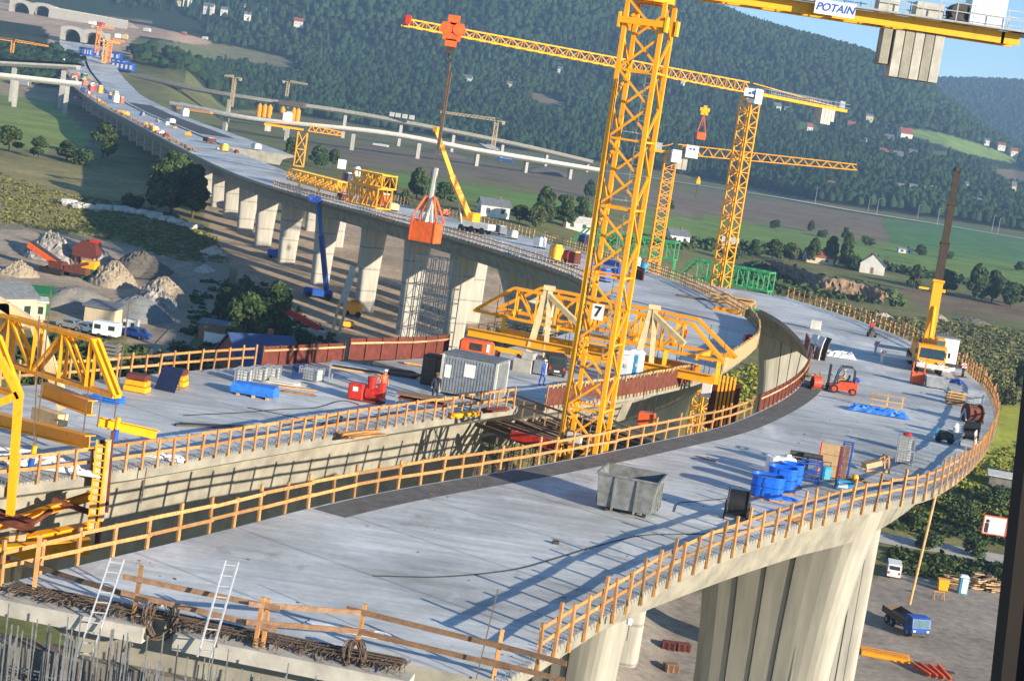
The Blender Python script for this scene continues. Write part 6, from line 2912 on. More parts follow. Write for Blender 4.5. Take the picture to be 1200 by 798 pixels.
# the yellow telescopic crane farther along
mc2 = at(552, 272)
t = thing('mobile_crane', 'yellow telescopic crane with raised boom on the far part of the long viaduct', 'mobile crane', mc2, R(-28))
b = MB()
b.bbox((.8, 0, 1.2), (5.4, 2.3, .9), .1)
b.build('chassis', 'off_white', t)
b = MB()
b.bbox((-.6, 0, 2.3), (2.6, 2.2, 1.3), .15)
b.build('superstructure', 'yellow_paint', t)
b = MB()
b.bbox((-1.6, -.6, 2.5), (1.2, 1.0, 1.5), .12)
c = b.build('operator_cab', 'yellow_paint', t)
b = MB()
b.box((-1.6, -1.12, 2.6), (.9, .03, .9))
b.box((-2.21, -.6, 2.6), (.03, .8, .9))
b.build('window', 'glass', c)
for x in (-1.2, .6, 2.4):
    for y in (-1.0, 1.0):
        b = MB()
        b.wheel((x, y, .5), .5, .34, (0, 1, 0), 12)
        b.build('wheel', 'rubber', t)
inv = (Matrix.Translation(mc2) @ Matrix.Rotation(R(-28), 4, 'Z')).inverted()
yb = mc2.y
p0, p1, p2 = inv @ atd(553, 262, yb), inv @ atd(529, 206, yb - 2), inv @ atd(511, 152, yb - 3)
b = MB()
b.beam(p0, p0.lerp(p1, 1), .75, .85)
b.build('boom_section', 'yellow_paint', t)
b = MB()
b.beam(p0.lerp(p1, .9), p2, .5, .6)
b.box(p2, (.7, .6, .7))
b.build('boom_section', 'yellow_bright', t)
b = MB()
b.cyl(inv @ atd(541, 263, yb - .3), inv @ atd(538, 232, yb - .5), .16, n=8)
b.build('luffing_cylinder', 'off_white', t)
rr = random.Random(31)
# clutter along the long viaduct: each piece a thing
CL = [((600, 280), 'off_white', 1.6, 1.1, 1.2, 'off white box on the viaduct right of the yellow telescopic crane'),
      ((585, 275), 'roof_grey', 2.4, 1.4, 1.3, 'grey box beside the yellow telescopic crane'),
      ((520, 253), 'orange_paint', 1.8, 1.4, 1.0, 'orange box on the viaduct left of the yellow telescopic crane'),
      ((448, 243), 'orange_paint', 3.4, 2.0, 2.2, 'orange silo truck on the viaduct beside the short yellow girder'),
      ((458, 247), 'cream_paint', 2.6, 1.8, 1.2, 'cream machine before the orange silo truck'),
      ((437, 241), 'blue_sheet', 1.7, 1.3, 1.5, 'blue covered goods left of the orange silo truck'),
      ((402, 235), 'rust_red', 2.2, 1.6, 1.1, 'red brown stack under the gap between the yellow girders'),
      ((407, 216), 'navy_panel', 2.6, 1.6, 2.2, 'dark blue box between the two yellow girders'),
      ((417, 209), 'white_paint', 1.6, 1.3, 2.4, 'white tank between the two yellow girders'),
      ((300, 176), 'off_white', 3.0, 2.0, 1.6, 'pale box stack on the far viaduct before the long yellow girder'),
      ((262, 178), 'yellow_paint', 2.4, 1.6, 1.8, 'small yellow machine on the far viaduct edge'),
      ((245, 168), 'rust', 4.2, 2.4, 1.4, 'heap of rusty formwork on the far viaduct'),
      ((216, 138), 'white_paint', 3.6, 2.6, 3.4, 'white cabin on the far viaduct'),
      ((200, 145), 'off_white', 4.0, 2.2, 1.6, 'pale goods on the far viaduct left of the white cabin'),
      ((184, 128), 'orange_paint', 1.6, 1.6, 3.0, 'orange post shaped machine on the far viaduct'),
      ((165, 118), 'red_paint', 3.0, 2.0, 3.6, 'red machine on the distant viaduct'),
      ((178, 116), 'yellow_paint', 3.2, 2.2, 4.2, 'yellow cabin on the distant viaduct'),
      ((186, 117), 'white_paint', 3.4, 2.4, 4.0, 'white cabin beside the distant yellow cabin'),
      ((163, 108), 'yellow_paint', 3.4, 2.2, 4.0, 'second distant yellow cabin nearer the portal'),
      ((140, 96), 'orange_paint', 4.4, 3.0, 2.4, 'orange machine on the distant deck below the cranes'),
      ((120, 92), 'green_paint', 5.0, 3.0, 2.6, 'green stack at the distant deck edge'),
      ((135, 108), 'rust_red', 6.0, 3.0, 2.6, 'red brown formwork at the distant deck edge'),
      ((152, 100), 'roof_red', 5.0, 3.4, 2.2, 'red brown goods in the middle of the distant deck')]
ydist = lambda x: 330 + max(0, 330 - x) * 2.2
for (px, m, w_, d_, h_, lb) in CL:
    y = None
    c = at(*px)
    if px[0] < 190:
        k_ = int(np.interp(px[0], [95, 128, 190], [330, 285, 205]))
        c = Vector(LB_L[k_]).lerp(Vector(LB_R[k_]), .25 + (w_ * 3.7 % 1) * .6)
    machine('site_machine' if 'machine' in lb or 'truck' in lb else 'site_goods', lb, c, w_, d_, h_, R(-60), m, 'off_white' if m != 'white_paint' else 'galv', False, 'machine' if 'machine' in lb or 'truck' in lb else 'goods')
r3 = random.Random(404)
GOODS = {}
for i in range(64):
    q = r3.randrange(105, 330)
    e = r3.choice((.1, .14, .2, .72, .8, .9, r3.uniform(.1, .9)))
    p = Vector(LB_L[q]).lerp(Vector(LB_R[q]), e)
    nm, m = r3.choice((('orange', 'orange_paint'), ('yellow', 'yellow_paint'), ('white', 'white_paint'), ('rusty', 'rust'), ('timber', 'wood_pale'), ('blue', 'blue_paint'), ('grey', 'galv'), ('timber', 'plywood')))
    lab = 'small %s load of building goods on the far stretch of the long viaduct' % nm
    if nm not in GOODS:
        t = thing('building_goods', lab, 'goods', p, r3.uniform(0, 3), nm + ' goods on the long viaduct')
        b = MB()
        b.bbox((0, 0, .55), (1.9, 1.1, .7), .06)
        b.bbox((.2, .1, 1.1), (1.1, .8, .45), .06)
        b.build('load', m, t)
        b = MB()
        b.box((0, 0, .1), (2.0, 1.2, .18))
        b.build('pallet', 'wood_old', t)
        GOODS[nm] = t
    else:
        k = .6 + max(0, p.y - 300) / 900
        dup(GOODS[nm], p, r3.uniform(0, 3), None, None, (k * r3.uniform(.7, 1.4), k, k * r3.uniform(.6, 1.3)))
t = thing('site_sign', 'white sign board on two posts beside the long yellow girder', 'sign', atd(399, 206, 330))
b = MB()
b.box((0, 0, 2.2), (1.6, .06, 1.8))
b.build('sign_board', 'white_paint', t)
for x in (-.6, .6):
    b = MB()
    b.beam((x, .06, -1.5), (x, .06, 3.1), .09)
    b.build('post', 'rust_red', t)
def scatter_bars():
    b = MB()
    rr = random.Random(77)
    for i in range(40, len(LB_R) - 20, 1):
        if 95 < i < 330:
            for q in range(3):
                a, c = Vector(LB_L[i]), Vector(LB_R[i])
                p = a.lerp(c, rr.uniform(.04, .16))
                b.box(p + Z * rr.uniform(.05, .3), (rr.uniform(.2, 1.3), rr.uniform(.1, .45), rr.uniform(.1, .6)), rr.uniform(0, 3))
    o = b.build('site_debris', 'wood_old')
    stuff(o, 'timber debris and formwork along the edge of the long viaduct', 'debris')


scatter_bars()
# scaffolding tower under the flared pier, shoring under the traveller
def shoring(label, x, y, w, d, z0, z1, n, m='rust_bar'):
    t = thing('shoring_tower', label, 'scaffold', (x, y, z0), R(-20))
    h = z1 - z0
    b = MB()
    xs = [-w / 2 + w * i / n for i in range(n + 1)]
    ys = [-d / 2, 0, d / 2]
    for xx in xs:
        for yy in ys:
            b.beam((xx, yy, 0), (xx, yy, h), .12)
    b.build('standard', m, t)
    b = MB()
    k = int(h / 2)
    for q in range(k + 1):
        z = h * q / k
        for yy in ys:
            b.beam((-w / 2, yy, z), (w / 2, yy, z), .08)
        for xx in xs:
            b.beam((xx, -d / 2, z), (xx, d / 2, z), .08)
        if q < k:
            for i in range(n):
                s = (i + q) % 2
                b.beam((xs[i + s], -d / 2, z), (xs[i + 1 - s], -d / 2, z + h / k), .06)
    b.build('ledger', m, t)


shoring('dense rusty shoring tower under the left deck behind the yellow traveller', 1.6, 170, 9, 5, -22, -3.2, 8)
shoring('grey scaffolding wrapped around the foot of a pier behind the rust barrier', -12.5, 250, 6.5, 4.5, -19, -4, 5, 'galv')
# ---------------------------------------------------------------- trees and plants
def leaf_arrays(seed, lobes, n, size, flat=.5):
    rng = np.random.default_rng(seed)
    L_ = np.array(lobes, float)
    wts = (L_[:, 3] * L_[:, 4]) ** 1.0
    idx = rng.choice(len(L_), n, p=wts / wts.sum())
    d = rng.normal(size=(n, 3))
    d /= np.linalg.norm(d, axis=1)[:, None]
    r = rng.uniform(.45, 1.05, (n, 1)) ** .5
    c = L_[idx, :3] + d * r * L_[idx][:, [3, 3, 4]]
    nrm = d + rng.normal(size=(n, 3)) * .7
    nrm /= np.linalg.norm(nrm, axis=1)[:, None]
    t = np.cross(nrm, rng.normal(size=(n, 3)))
    t /= np.linalg.norm(t, axis=1)[:, None] + 1e-9
    bt = np.cross(nrm, t)
    s = size * rng.uniform(.6, 1.4, (n, 1))
    v = np.stack([c - t * s - bt * s * .6, c + t * s - bt * s * .5, c + t * s * .8 + bt * s * .6, c - t * s * .9 + bt * s * .5], 1).reshape(-1, 3)
    f = np.arange(n * 4).reshape(n, 4)
    return v, f


def make_tree(name, label, loc, h, r, seed, m='leaf_dark', n=700, kind='round', trunk=.25, group=None, leaf=None):
    rr = random.Random(seed)
    t = thing(name, label, 'tree' if kind != 'bush' else 'bush', loc, rr.uniform(0, 6), group)
    lobes = []
    if kind == 'cone':
        for k in range(6):
            q = k / 5
            lobes.append((rr.uniform(-.1, .1) * r, rr.uniform(-.1, .1) * r, h * (.2 + .68 * q), r * (1 - .82 * q), h * .14))
    elif kind == 'bush':
        for k in range(6):
            a = rr.uniform(0, 6.3)
            lobes.append((math.cos(a) * r * .5, math.sin(a) * r * .5, h * rr.uniform(.25, .6), r * rr.uniform(.35, .6), h * rr.uniform(.25, .42)))
    else:
        for k in range(15):
            a = rr.uniform(0, 6.3)
            q = rr.uniform(.26, .88)
            w = r * .62 * math.sin(PI * min(.95, q + .1)) ** .5
            lobes.append((math.cos(a) * w * .8, math.sin(a) * w * .8, h * q, r * rr.uniform(.2, .46), h * rr.uniform(.07, .17)))
        lobes.append((0, 0, h * .86, r * .4, h * .13))
    size = leaf or max(.1, r * .082)
    v, f = leaf_arrays(seed, lobes, n, size)
    v[:, 2] = np.maximum(v[:, 2], .05)
    npmesh('crown' if kind != 'bush' else 'foliage', v, f, m, parent=t)
    b = MB()
    tr = trunk * h / 10
    b.tube([(0, 0, -.3), (rr.uniform(-.1, .1), 0, h * .3), (rr.uniform(-.2, .2), rr.uniform(-.2, .2), h * .7)], tr, 6)
    for k in range(5):
        a = rr.uniform(0, 6.3)
        z = h * rr.uniform(.25, .5)
        b.beam((0, 0, z), (math.cos(a) * r * .55, math.sin(a) * r * .55, z + h * .22), tr * .7)
    b.build('trunk' if kind != 'bush' else 'stem', 'bark', t)
    return t


PROTO = {}


def tree_like(key, *a, **k):
    """the first of a kind is built, the others are copies of it"""
    label, loc, h, r = a
    sd = k.get('seed', 1)
    if key not in PROTO:
        g = k.pop('group', None)
        PROTO[key] = (make_tree('tree' if k.get('kind') != 'bush' else 'bush', label, loc, h, r, sd, k.get('m', 'leaf_dark'), k.get('n', 700), k.get('kind', 'round'), group=g), h, r)
        return PROTO[key][0]
    p, h0, r0 = PROTO[key]
    o = dup(p, loc, random.uniform(0, 6), label, k.get('group'), (r / r0, r / r0, h / h0))
    if 'group' in o and not k.get('group'):
        del o['group']
    return o


def px_h(base, hpx):
    """height in metres of something hpx tall in the photograph at a ground place"""
    return hpx * base.y * 1.02 / FPX


TR = [  # foot x, foot y, height px, half width px, kind, leaf, label
    (200, 252, 74, 34, 'round', 'leaf_dark', 'tall dark broadleaf tree left of the pier row'),
    (225, 256, 64, 20, 'round', 'leaf_dark', 'slim dark tree close beside the tall broadleaf tree left of the piers'),
    (155, 245, 22, 14, 'bush', 'leaf_mid', 'green bush left of the tall dark tree by the piers'),
    (10, 178, 30, 20, 'round', 'leaf_mid', 'round tree at the left edge below the bright green field'),
    (45, 186, 26, 13, 'round', 'leaf_mid', 'second round tree from the left edge below the bright green field'),
    (78, 188, 24, 15, 'round', 'leaf_dark', 'dark bushy tree below the middle of the bright green field'),
    (120, 186, 40, 22, 'round', 'leaf_mid', 'largest tree of the row below the bright green field'),
    (98, 194, 22, 14, 'bush', 'leaf_dark', 'low bush under the tree row below the bright green field'),
    (285, 412, 72, 30, 'round', 'leaf_dark', 'dark leafy tree right of the blue roofed house'),
    (318, 405, 78, 26, 'round', 'leaf_dark', 'dark tree between the quarry road and the truck crane'),
    (352, 414, 34, 20, 'bush', 'leaf_dark', 'dark shrub in front of the red truck crane'),
    (262, 375, 40, 16, 'round', 'leaf_dark', 'dark tree at the bend of the quarry road'),
    (388, 415, 24, 14, 'bush', 'leaf_mid', 'shrub beside the grey telescopic mast near the rust barrier'),
    (340, 192, 30, 12, 'round', 'leaf_mid', 'tree behind the far viaduct left of the short yellow crane'),
    (372, 196, 26, 13, 'round', 'leaf_dark', 'dark tree behind the far viaduct right of the short yellow crane'),
    (390, 197, 22, 10, 'round', 'leaf_mid', 'small tree next to the white sign by the yellow girder'),
    (430, 218, 18, 14, 'bush', 'leaf_mid', 'bush behind the short yellow girder'),
    (450, 224, 20, 14, 'bush', 'leaf_mid', 'bush right of the short yellow girder'),
    (488, 232, 36, 14, 'round', 'leaf_dark', 'dark tree behind the hanging orange basket'),
    (520, 240, 26, 16, 'round', 'leaf_mid', 'green tree behind the boom of the yellow telescopic crane'),
    (478, 240, 20, 12, 'bush', 'leaf_olive', 'light green bush left of the hanging orange basket'),
    (608, 262, 22, 14, 'round', 'leaf_mid', 'pale green tree left of the dark tree group by the mast'),
    (636, 262, 44, 15, 'round', 'leaf_dark', 'tallest tree of the dark group left of the mast'),
    (660, 266, 38, 17, 'round', 'leaf_dark', 'dense dark tree in the group left of the mast'),
    (628, 268, 28, 15, 'round', 'leaf_olive', 'pale rounded tree in front of the dark group left of the mast'),
    (680, 262, 32, 14, 'round', 'leaf_dark', 'dark tree directly left of the mast'),
    (690, 232, 22, 8, 'round', 'leaf_dark', 'single dark tree in the field behind the mast'),
    (785, 246, 12, 6, 'round', 'leaf_dark', 'small lone tree in the brown field between the two far cranes'),
    (860, 306, 20, 14, 'bush', 'leaf_dark', 'dark shrub right of the right hand crane mast'),
    (882, 304, 24, 10, 'round', 'leaf_dark', 'small tree left of the quarry bank'),
    (905, 306, 26, 14, 'round', 'leaf_mid', 'bushy tree at the left end of the hedge above the bank'),
    (925, 308, 24, 12, 'round', 'leaf_olive', 'pale tree in the hedge above the bank'),
    (952, 308, 30, 9, 'round', 'leaf_dark', 'slim dark tree beside the red roofed cottage'),
    (972, 310, 34, 10, 'round', 'leaf_dark', 'dark tree right of the red roofed cottage'),
    (990, 314, 42, 9, 'round', 'leaf_dark', 'tall slim tree in the hedge above the bank'),
    (1002, 317, 22, 12, 'bush', 'leaf_mid', 'bush left of the white gabled cottage'),
    (1026, 316, 18, 5, 'cone', 'leaf_dark', 'small dark conifer behind the white gabled cottage'),
    (1035, 322, 26, 5, 'round', 'bark', 'bare slender tree right of the white gabled cottage'),
    (1070, 342, 32, 11, 'round', 'leaf_mid', 'tree in the valley left of the crane boom'),
    (1108, 344, 28, 14, 'round', 'leaf_dark', 'bushy tree directly right of the crane boom'),
    (1142, 352, 44, 14, 'round', 'leaf_dark', 'large dark tree in the belt right of the crane boom'),
    (1162, 354, 38, 14, 'round', 'leaf_dark', 'large dark tree right of its twin in the belt'),
    (1184, 360, 30, 14, 'round', 'leaf_dark', 'dark tree at the right end of the belt'),
    (1200, 360, 26, 12, 'round', 'leaf_mid', 'tree cut by the right edge in the valley belt'),
    (1150, 352, 24, 10, 'round', 'leaf_mid', 'light green small tree before the two large dark trees'),
    (1194, 318, 12, 8, 'round', 'leaf_dark', 'small tree at the edge of the green field near the right edge'),
    (1078, 300, 14, 8, 'round', 'leaf_dark', 'round tree on the border of the brown and green fields'),
    (1110, 303, 10, 8, 'bush', 'leaf_dark', 'small dark bush left of the crane boom in the green field'),
    (950, 272, 14, 5, 'round', 'leaf_dark', 'small tree on the ploughed field border left of the boom'),
    (963, 278, 10, 7, 'bush', 'leaf_dark', 'left bush on the ploughed field border'),
    (1018, 288, 12, 9, 'bush', 'leaf_dark', 'right bush on the ploughed field border'),
    (990, 282, 16, 6, 'round', 'leaf_dark', 'middle tree on the ploughed field border'),
    (908, 268, 12, 7, 'bush', 'leaf_dark', 'bush beside the brown field right of the right hand crane'),
    (1090, 644, 24, 18, 'bush', 'leaf_dark', 'dark shrub left of the billboard by the lane'),
    (1138, 652, 30, 17, 'bush', 'leaf_dark', 'dark shrub below the billboard'),
    (1175, 676, 22, 16, 'bush', 'leaf_mid', 'shrub behind the timber piles at the yard edge'),
    (1065, 615, 20, 15, 'bush', 'leaf_mid', 'green shrub between the pipe and the dark shrubs'),
    (1120, 605, 28, 22, 'bush', 'leaf_dark', 'wide dark shrub above the lane left of the billboard'),
    (1160, 590, 26, 20, 'bush', 'leaf_dark', 'dark shrub above the billboard'),
    (1130, 470, 22, 16, 'bush', 'leaf_olive', 'olive shrub just outside the curve of the front deck'),
    (1176, 474, 34, 20, 'bush', 'leaf_olive', 'olive bush right of the outermost curve of the front deck'),
    (1196, 462, 40, 14, 'round', 'leaf_mid', 'green tree at the right edge beside the deck curve'),
    (1190, 560, 24, 16, 'bush', 'leaf_mid', 'shrub at the right edge below the bright meadow'),
]
rr = random.Random(90)
for i, (fx, fy, hp_, wp, kind, m, lb) in enumerate(TR):
    g = ground(fx, fy)
    h = px_h(g, hp_)
    r = px_h(g, wp)
    if m == 'bark':
        tree_like('bare', lb, g - Z * .1, h, r, kind='round', m='bark', n=120, seed=33)
        continue
    big_ = hp_ > 55
    key = (kind, m, i if big_ else i % 2)
    tree_like(key, lb, g - Z * .15, h, r, kind=kind, m=m, n=5200 if big_ else (1900 if kind != 'bush' else 1100), seed=100 + i)


# low scrub that nobody could count
def scrub(name, label, polys, n, m, s, h, seed, lo=60, hi=3000):
    rng = np.random.default_rng(seed)
    P = []
    for poly in polys:
        xs = [p[0] for p in poly]
        ys = [p[1] for p in poly]
        x, y = rng.uniform(min(xs), max(xs), n * 6), rng.uniform(min(ys), max(ys), n * 6)
        k = np.where(inside(poly, x, y))[0][:n]
        P.append(ground_many(x[k], y[k], lo, hi))
    P = np.concatenate(P)
    P[:, 2] -= .1
    sc = np.ones(len(P))
    if m == 'leaf_forest':
        o = crowns(name, P, s * rng.uniform(.5, 1.3, len(P)) * sc, h * rng.uniform(.4, 1.3, len(P)), m, seed, None, .4)
    else:
        o = leaf_tufts(name, P, s * rng.uniform(.6, 1.7, len(P)), h * rng.uniform(.4, 1.5, len(P)), m, seed, 18, .34)
    stuff(o, label, 'plants')


scrub('scrub', 'low olive scrub on the rough land below the quarry bank on the right', [[(900, 345), (1060, 372), (1300, 400), (1300, 480), (1140, 470), (1120, 425), (900, 352)]], 2600, 'weed', .7, .7, 41)
scrub('scrub', 'dark scrub around the hedges between the valley fields', [[(700, 285), (900, 300), (1045, 320), (1200, 345), (1200, 338), (1050, 315), (900, 292), (780, 280)], [(880, 312), (1045, 345), (1060, 360), (900, 345), (850, 330)]], 420, 'leaf_dark', 1.8, 2.0, 42)
scrub('scrub', 'bright yellow green weeds on the meadow below the curved deck', [[(1040, 478), (1140, 540), (1200, 520), (1300, 530), (1300, 600), (1040, 615)]], 2600, 'weed_yellow', .45, .5, 43)
scrub('scrub', 'rough green weeds along the quarry and under the white rocks', [[(0, 205), (70, 225), (200, 250), (255, 280), (262, 310), (200, 305), (140, 283), (0, 262)]], 1500, 'weed', .6, .3, 44)
scrub('scrub', 'dark undergrowth around the houses below the left deck', [[(230, 330), (300, 330), (400, 400), (400, 425), (250, 440), (20, 470), (20, 400), (90, 395), (180, 415), (215, 400)]], 420, 'leaf_dark', .9, 1.0, 45)
scrub('scrub', 'dark green growth beside the lane and billboard at lower right', [[(1040, 590), (1200, 565), (1200, 640), (1150, 640), (1040, 620)], [(1045, 645), (1180, 668), (1180, 690), (1110, 682), (1045, 668)]], 480, 'leaf_mid', .7, .7, 46)
scrub('scrub', 'weeds on the strip of land seen between the two decks', [[(840, 440), (890, 430), (890, 480), (840, 480)]], 220, 'weed_yellow', .6, .6, 47)
scrub('scrub', 'hedges and thickets along the foot of the forest beyond the fields', [[(800, 205), (1000, 238), (1300, 285), (1300, 262), (1000, 214), (800, 190)]], 900, 'leaf_forest', 4.2, 6.5, 48, 900)
scrub('scrub', 'dark thickets below the distant viaducts at the foot of the hills', [[(150, 70), (330, 110), (470, 140), (700, 190), (700, 178), (470, 128), (330, 96), (160, 56)], [(0, 58), (70, 66), (95, 78), (90, 100), (60, 104), (0, 92)]], 520, 'leaf_forest', 3.6, 5.5, 49, 700)


# ---------------------------------------------------------------- quarry on the left
def heap(label, px, wpx, hpx, m, seed, sx=1.0, skew=0.0, name='gravel_heap', rough=.05, flat=0.0):
    g = ground(*px)
    w, h = px_h(g, wpx), px_h(g, hpx) * 1.05
    rng = np.random.default_rng(seed)
    nr, na = 14, 40
    v = [(skew * w * .3, 0, h * .68)]
    ph = rng.uniform(0, 6, 5)
    for i in range(1, nr + 1):
        q = i / nr
        for j in range(na):
            a = 2 * PI * j / na
            rad = q * (1 + .1 * math.sin(2 * a + ph[0]) + .06 * math.sin(5 * a + ph[1]))
            z = h * (.66 if rough < .06 else .72) * (1 - q ** (1.25 if not flat else 1.7)) + rng.normal() * rough * h * (q < .97)
            v.append((rad * w / 2 * math.cos(a) + skew * w * .3 * (1 - q), rad * w / 2 * sx * math.sin(a), max(z, -.3) if i < nr else -.4))
    f = [(0, 1 + j, 1 + (j + 1) % na, 0) for j in range(na)]
    tri = [(0, 1 + j, 1 + (j + 1) % na) for j in range(na)]
    quads = []
    for i in range(nr - 1):
        for j in range(na):
            a = 1 + i * na + j
            c = 1 + i * na + (j + 1) % na
            quads.append((a, a + na, c + na, c))
    b = MB()
    b.add(v, tri + quads)
    o = b.build(name, m, smooth=rough < .03)
    o.location = g
    tag(o, label, 'heap')
    return o


heap('rubble heap of broken concrete behind the orange crusher', (58, 300), 72, 36, 'rock', 1, 1.0, 0, 'rubble_heap', .06)
heap('lower rubble heap right of the big broken concrete heap', (105, 300), 52, 24, 'rock', 2, 1.0, 0, 'rubble_heap', .055)
heap('small pale sand cone at the left of the quarry', (22, 322), 46, 22, 'gravel_tan', 3)
heap('pale sand cone right of the yellow and green cabin', (134, 332), 58, 36, 'gravel_tan', 4, 1.0, -.1)
heap('dark brown earth heap behind the sand cones', (165, 318), 84, 34, 'gravel_dark', 5, 1.0, -.1, 'gravel_heap', .03)
heap('brown grey heap with pink stones at the quarry road', (188, 352), 78, 40, 'gravel_tan', 6, 1.0, .1, 'gravel_heap', .03)
heap('stony grey heap of loose blocks in front of the brown heap', (182, 358), 64, 28, 'rock', 7, 1.0, 0, 'rubble_heap', .07)
heap('long grey gravel heap at the front of the quarry', (92, 362), 110, 36, 'gravel', 8, .7, -.15, 'gravel_heap', .02, 1)
heap('blue grey fine gravel heap right of the long grey one', (160, 372), 92, 36, 'gravel_blue', 9, .7, 0, 'gravel_heap', .02, 1)
heap('grey pile of slabs beside the quarry road', (240, 318), 26, 10, 'rock_white', 10, 1.0, 0, 'rubble_heap', .1)
heap('pale block pile left of the pier track', (250, 298), 30, 12, 'rock_white', 11, 1.0, 0, 'rubble_heap', .1)


def rocks(label, pts, n, s, seed):
    rng = random.Random(seed)
    b = MB()
    gp = [ground(*p) for p in pts]
    for i in range(n):
        k = rng.randrange(len(gp) - 1)
        p = gp[k].lerp(gp[k + 1], rng.random()) + Vector((rng.uniform(-1, 1), rng.uniform(-2.5, 2.5), 0))
        q = s * rng.uniform(.4, 1.2)
        b.blob((p.x, p.y, p.z + q * .3), (q, q * rng.uniform(.6, 1), q * rng.uniform(.5, .8)), 4, .35, i)
    o = b.build('rock_row', 'rock_white')
    stuff(o, label, 'rocks')


rocks('row of white rubble blocks across the rough field left of the piers', [(76, 238), (100, 245), (140, 247), (170, 252), (200, 260), (230, 268)], 260, 1.1, 3)

g = ground(52, 318)
t = thing('rock_crusher', 'orange mobile crusher with a raised conveyor in the quarry', 'crusher', g, R(-15))
b = MB()
b.beam((-3.2, 0, 4.0), (3.0, 0, 1.4), 1.6, .9)
b.build('conveyor', 'orange_paint', t)
b = MB()
b.beam((-3.0, 0, 4.55), (2.6, 0, 2.2), 1.1, .1)
b.build('belt', 'dark_steel', t)
b = MB()
b.bbox((2.4, 0, 1.4), (2.6, 2.0, 1.4), .1)
b.build('hopper', 'rust_red', t)
b = MB()
b.bbox((6.0, 0, 1.2), (4.2, 1.8, 1.0), .1)
b.beam((3.5, .2, 1.0), (7.8, .2, 2.6), .8, .5)
b.build('engine_deck', 'rust', t)
for y in (-.9, .9):
    b = MB()
    b.bbox((1.8, y, .45), (4.6, .5, .9), .3)
    b.build('track', 'rubber', t)
g = ground(104, 327)
t = thing('site_cabin', 'small yellow and green cabin with a dark red machine above it in the quarry', 'cabin', g, R(-12))
b = MB()
b.box((0, 0, .9), (2.0, 1.6, 1.7))
b.build('lower_wall', 'green_paint', t)
b = MB()
b.box((0, 0, 2.4), (2.3, 1.9, 1.3))
b.build('upper_wall', 'yellow_bright', t)
b = MB()
b.box((-.3, -.83, 1.0), (.8, .04, .8))
b.build('window', 'white_paint', t)
g = ground(100, 312)
t = thing('screening_plant', 'dark red screening machine behind the yellow and green cabin', 'machine', g, R(-8))
b = MB()
b.side([(-2.0, 1.6), (-2.2, 3.0), (-.6, 4.4), (1.8, 4.2), (2.2, 2.2), (1.6, 1.5)], -1.2, 1.2)
b.build('hopper', 'rust_red', t)
for x in (-1.5, 1.5):
    for y in (-.9, .9):
        b = MB()
        b.beam((x, y, 0), (x, y, 1.8), .25)
        b.build('leg', 'rust', t)
b = MB()
b.box((1.2, 0, 4.5), (1.3, 1.6, .5))
b.build('motor', 'red_paint', t)


# ---------------------------------------------------------------- buildings
def house(name, label, loc, w, d, h, rh, yaw, wall='render_white', roof='roof_red', chimney=True, win=3, door=True, lean=False, cat_='house', group=None):
    t = thing(name, label, cat_, loc, yaw, group)
    b = MB()
    b.box((0, 0, h / 2 - .5), (w, d, h + 1.0))
    if not lean:
        for y in (-1, 1):
            pass
        b.add([(-w / 2, -d / 2, h), (-w / 2, d / 2, h), (-w / 2, 0, h + rh - .02), (w / 2, -d / 2, h), (w / 2, d / 2, h), (w / 2, 0, h + rh - .02)], [(0, 2, 1), (3, 4, 5)])
    b.build('wall', wall, t)
    b = MB()
    o = .35
    if lean:
        b.add([(-w / 2 - o, -d / 2 - o, h + .05), (w / 2 + o, -d / 2 - o, h + .05), (w / 2 + o, d / 2 + o, h + rh), (-w / 2 - o, d / 2 + o, h + rh),
               (-w / 2 - o, -d / 2 - o, h + .25), (w / 2 + o, -d / 2 - o, h + .25), (w / 2 + o, d / 2 + o, h + rh + .2), (-w / 2 - o, d / 2 + o, h + rh + .2)],
              [(0, 3, 2, 1), (4, 5, 6, 7), (0, 1, 5, 4), (1, 2, 6, 5), (2, 3, 7, 6), (3, 0, 4, 7)])
    else:
        k = rh / (d / 2)
        e = h - o * k
        b.side([(-d / 2 - o, e), (0, h + rh), (d / 2 + o, e), (d / 2 + o, e + .2), (0, h + rh + .22), (-d / 2 - o, e + .2)], -w / 2 - o, w / 2 + o)
        b.v = [(y, x, z) for x, y, z in b.v]
        b.f = [q[::-1] for q in b.f]
    r_ = b.build('roof', roof, t)
    if chimney:
        b = MB()
        b.box((w * .2, d * .12, h + rh + .15), (.6, .6, 1.4))
        b.build('chimney', 'brick', r_)
    for k in range(win):
        x = -w / 2 + w * (k + .5) / win
        for s in (-1, 1):
            b = MB()
            b.box((x, s * (d / 2 + .02), h * .55), (min(1.1, w / win * .5), .06, min(1.2, h * .45)))
            b.build('window', 'glass', t)
    if door:
        b = MB()
        b.box((-w / 2 - .02, 0, 1.0), (.06, 1.0, 2.0))
        b.build('door', 'wood_old', t)
    return t


house('blue_roof_house', 'house with a dark blue hipped roof and brick chimneys below the left deck', ground(300, 440) - Z * 1.0, 9, 8, 3.2, 3.2, R(35), 'brick', 'roof_blue', True, 2)
house('long_shed', 'long pale shed with a dark roof in front of the gravel heaps', ground(120, 378), 4.6, 2.8, 2.2, .6, R(-10), 'render_cream', 'roof_grey', False, 0, False, True, 'shed')
house('timber_house', 'house with a grey roof at the left edge behind the yellow truss', ground(6, 378), 6, 5, 4.0, 1.6, R(55), 'render_cream', 'roof_grey', False, 2)
house('flat_shed', 'pale open shed beside the dark green hall', ground(34, 372), 4.2, 2.2, 2.4, .4, R(20), 'render_cream', 'off_white', False, 3, False, True, 'shed')
house('green_hall', 'dark green corrugated hall at the left of the quarry', ground(40, 366), 4.2, 3.4, 3.0, .8, R(20), 'green_paint', 'green_paint', False, 0, True, False, 'hall')
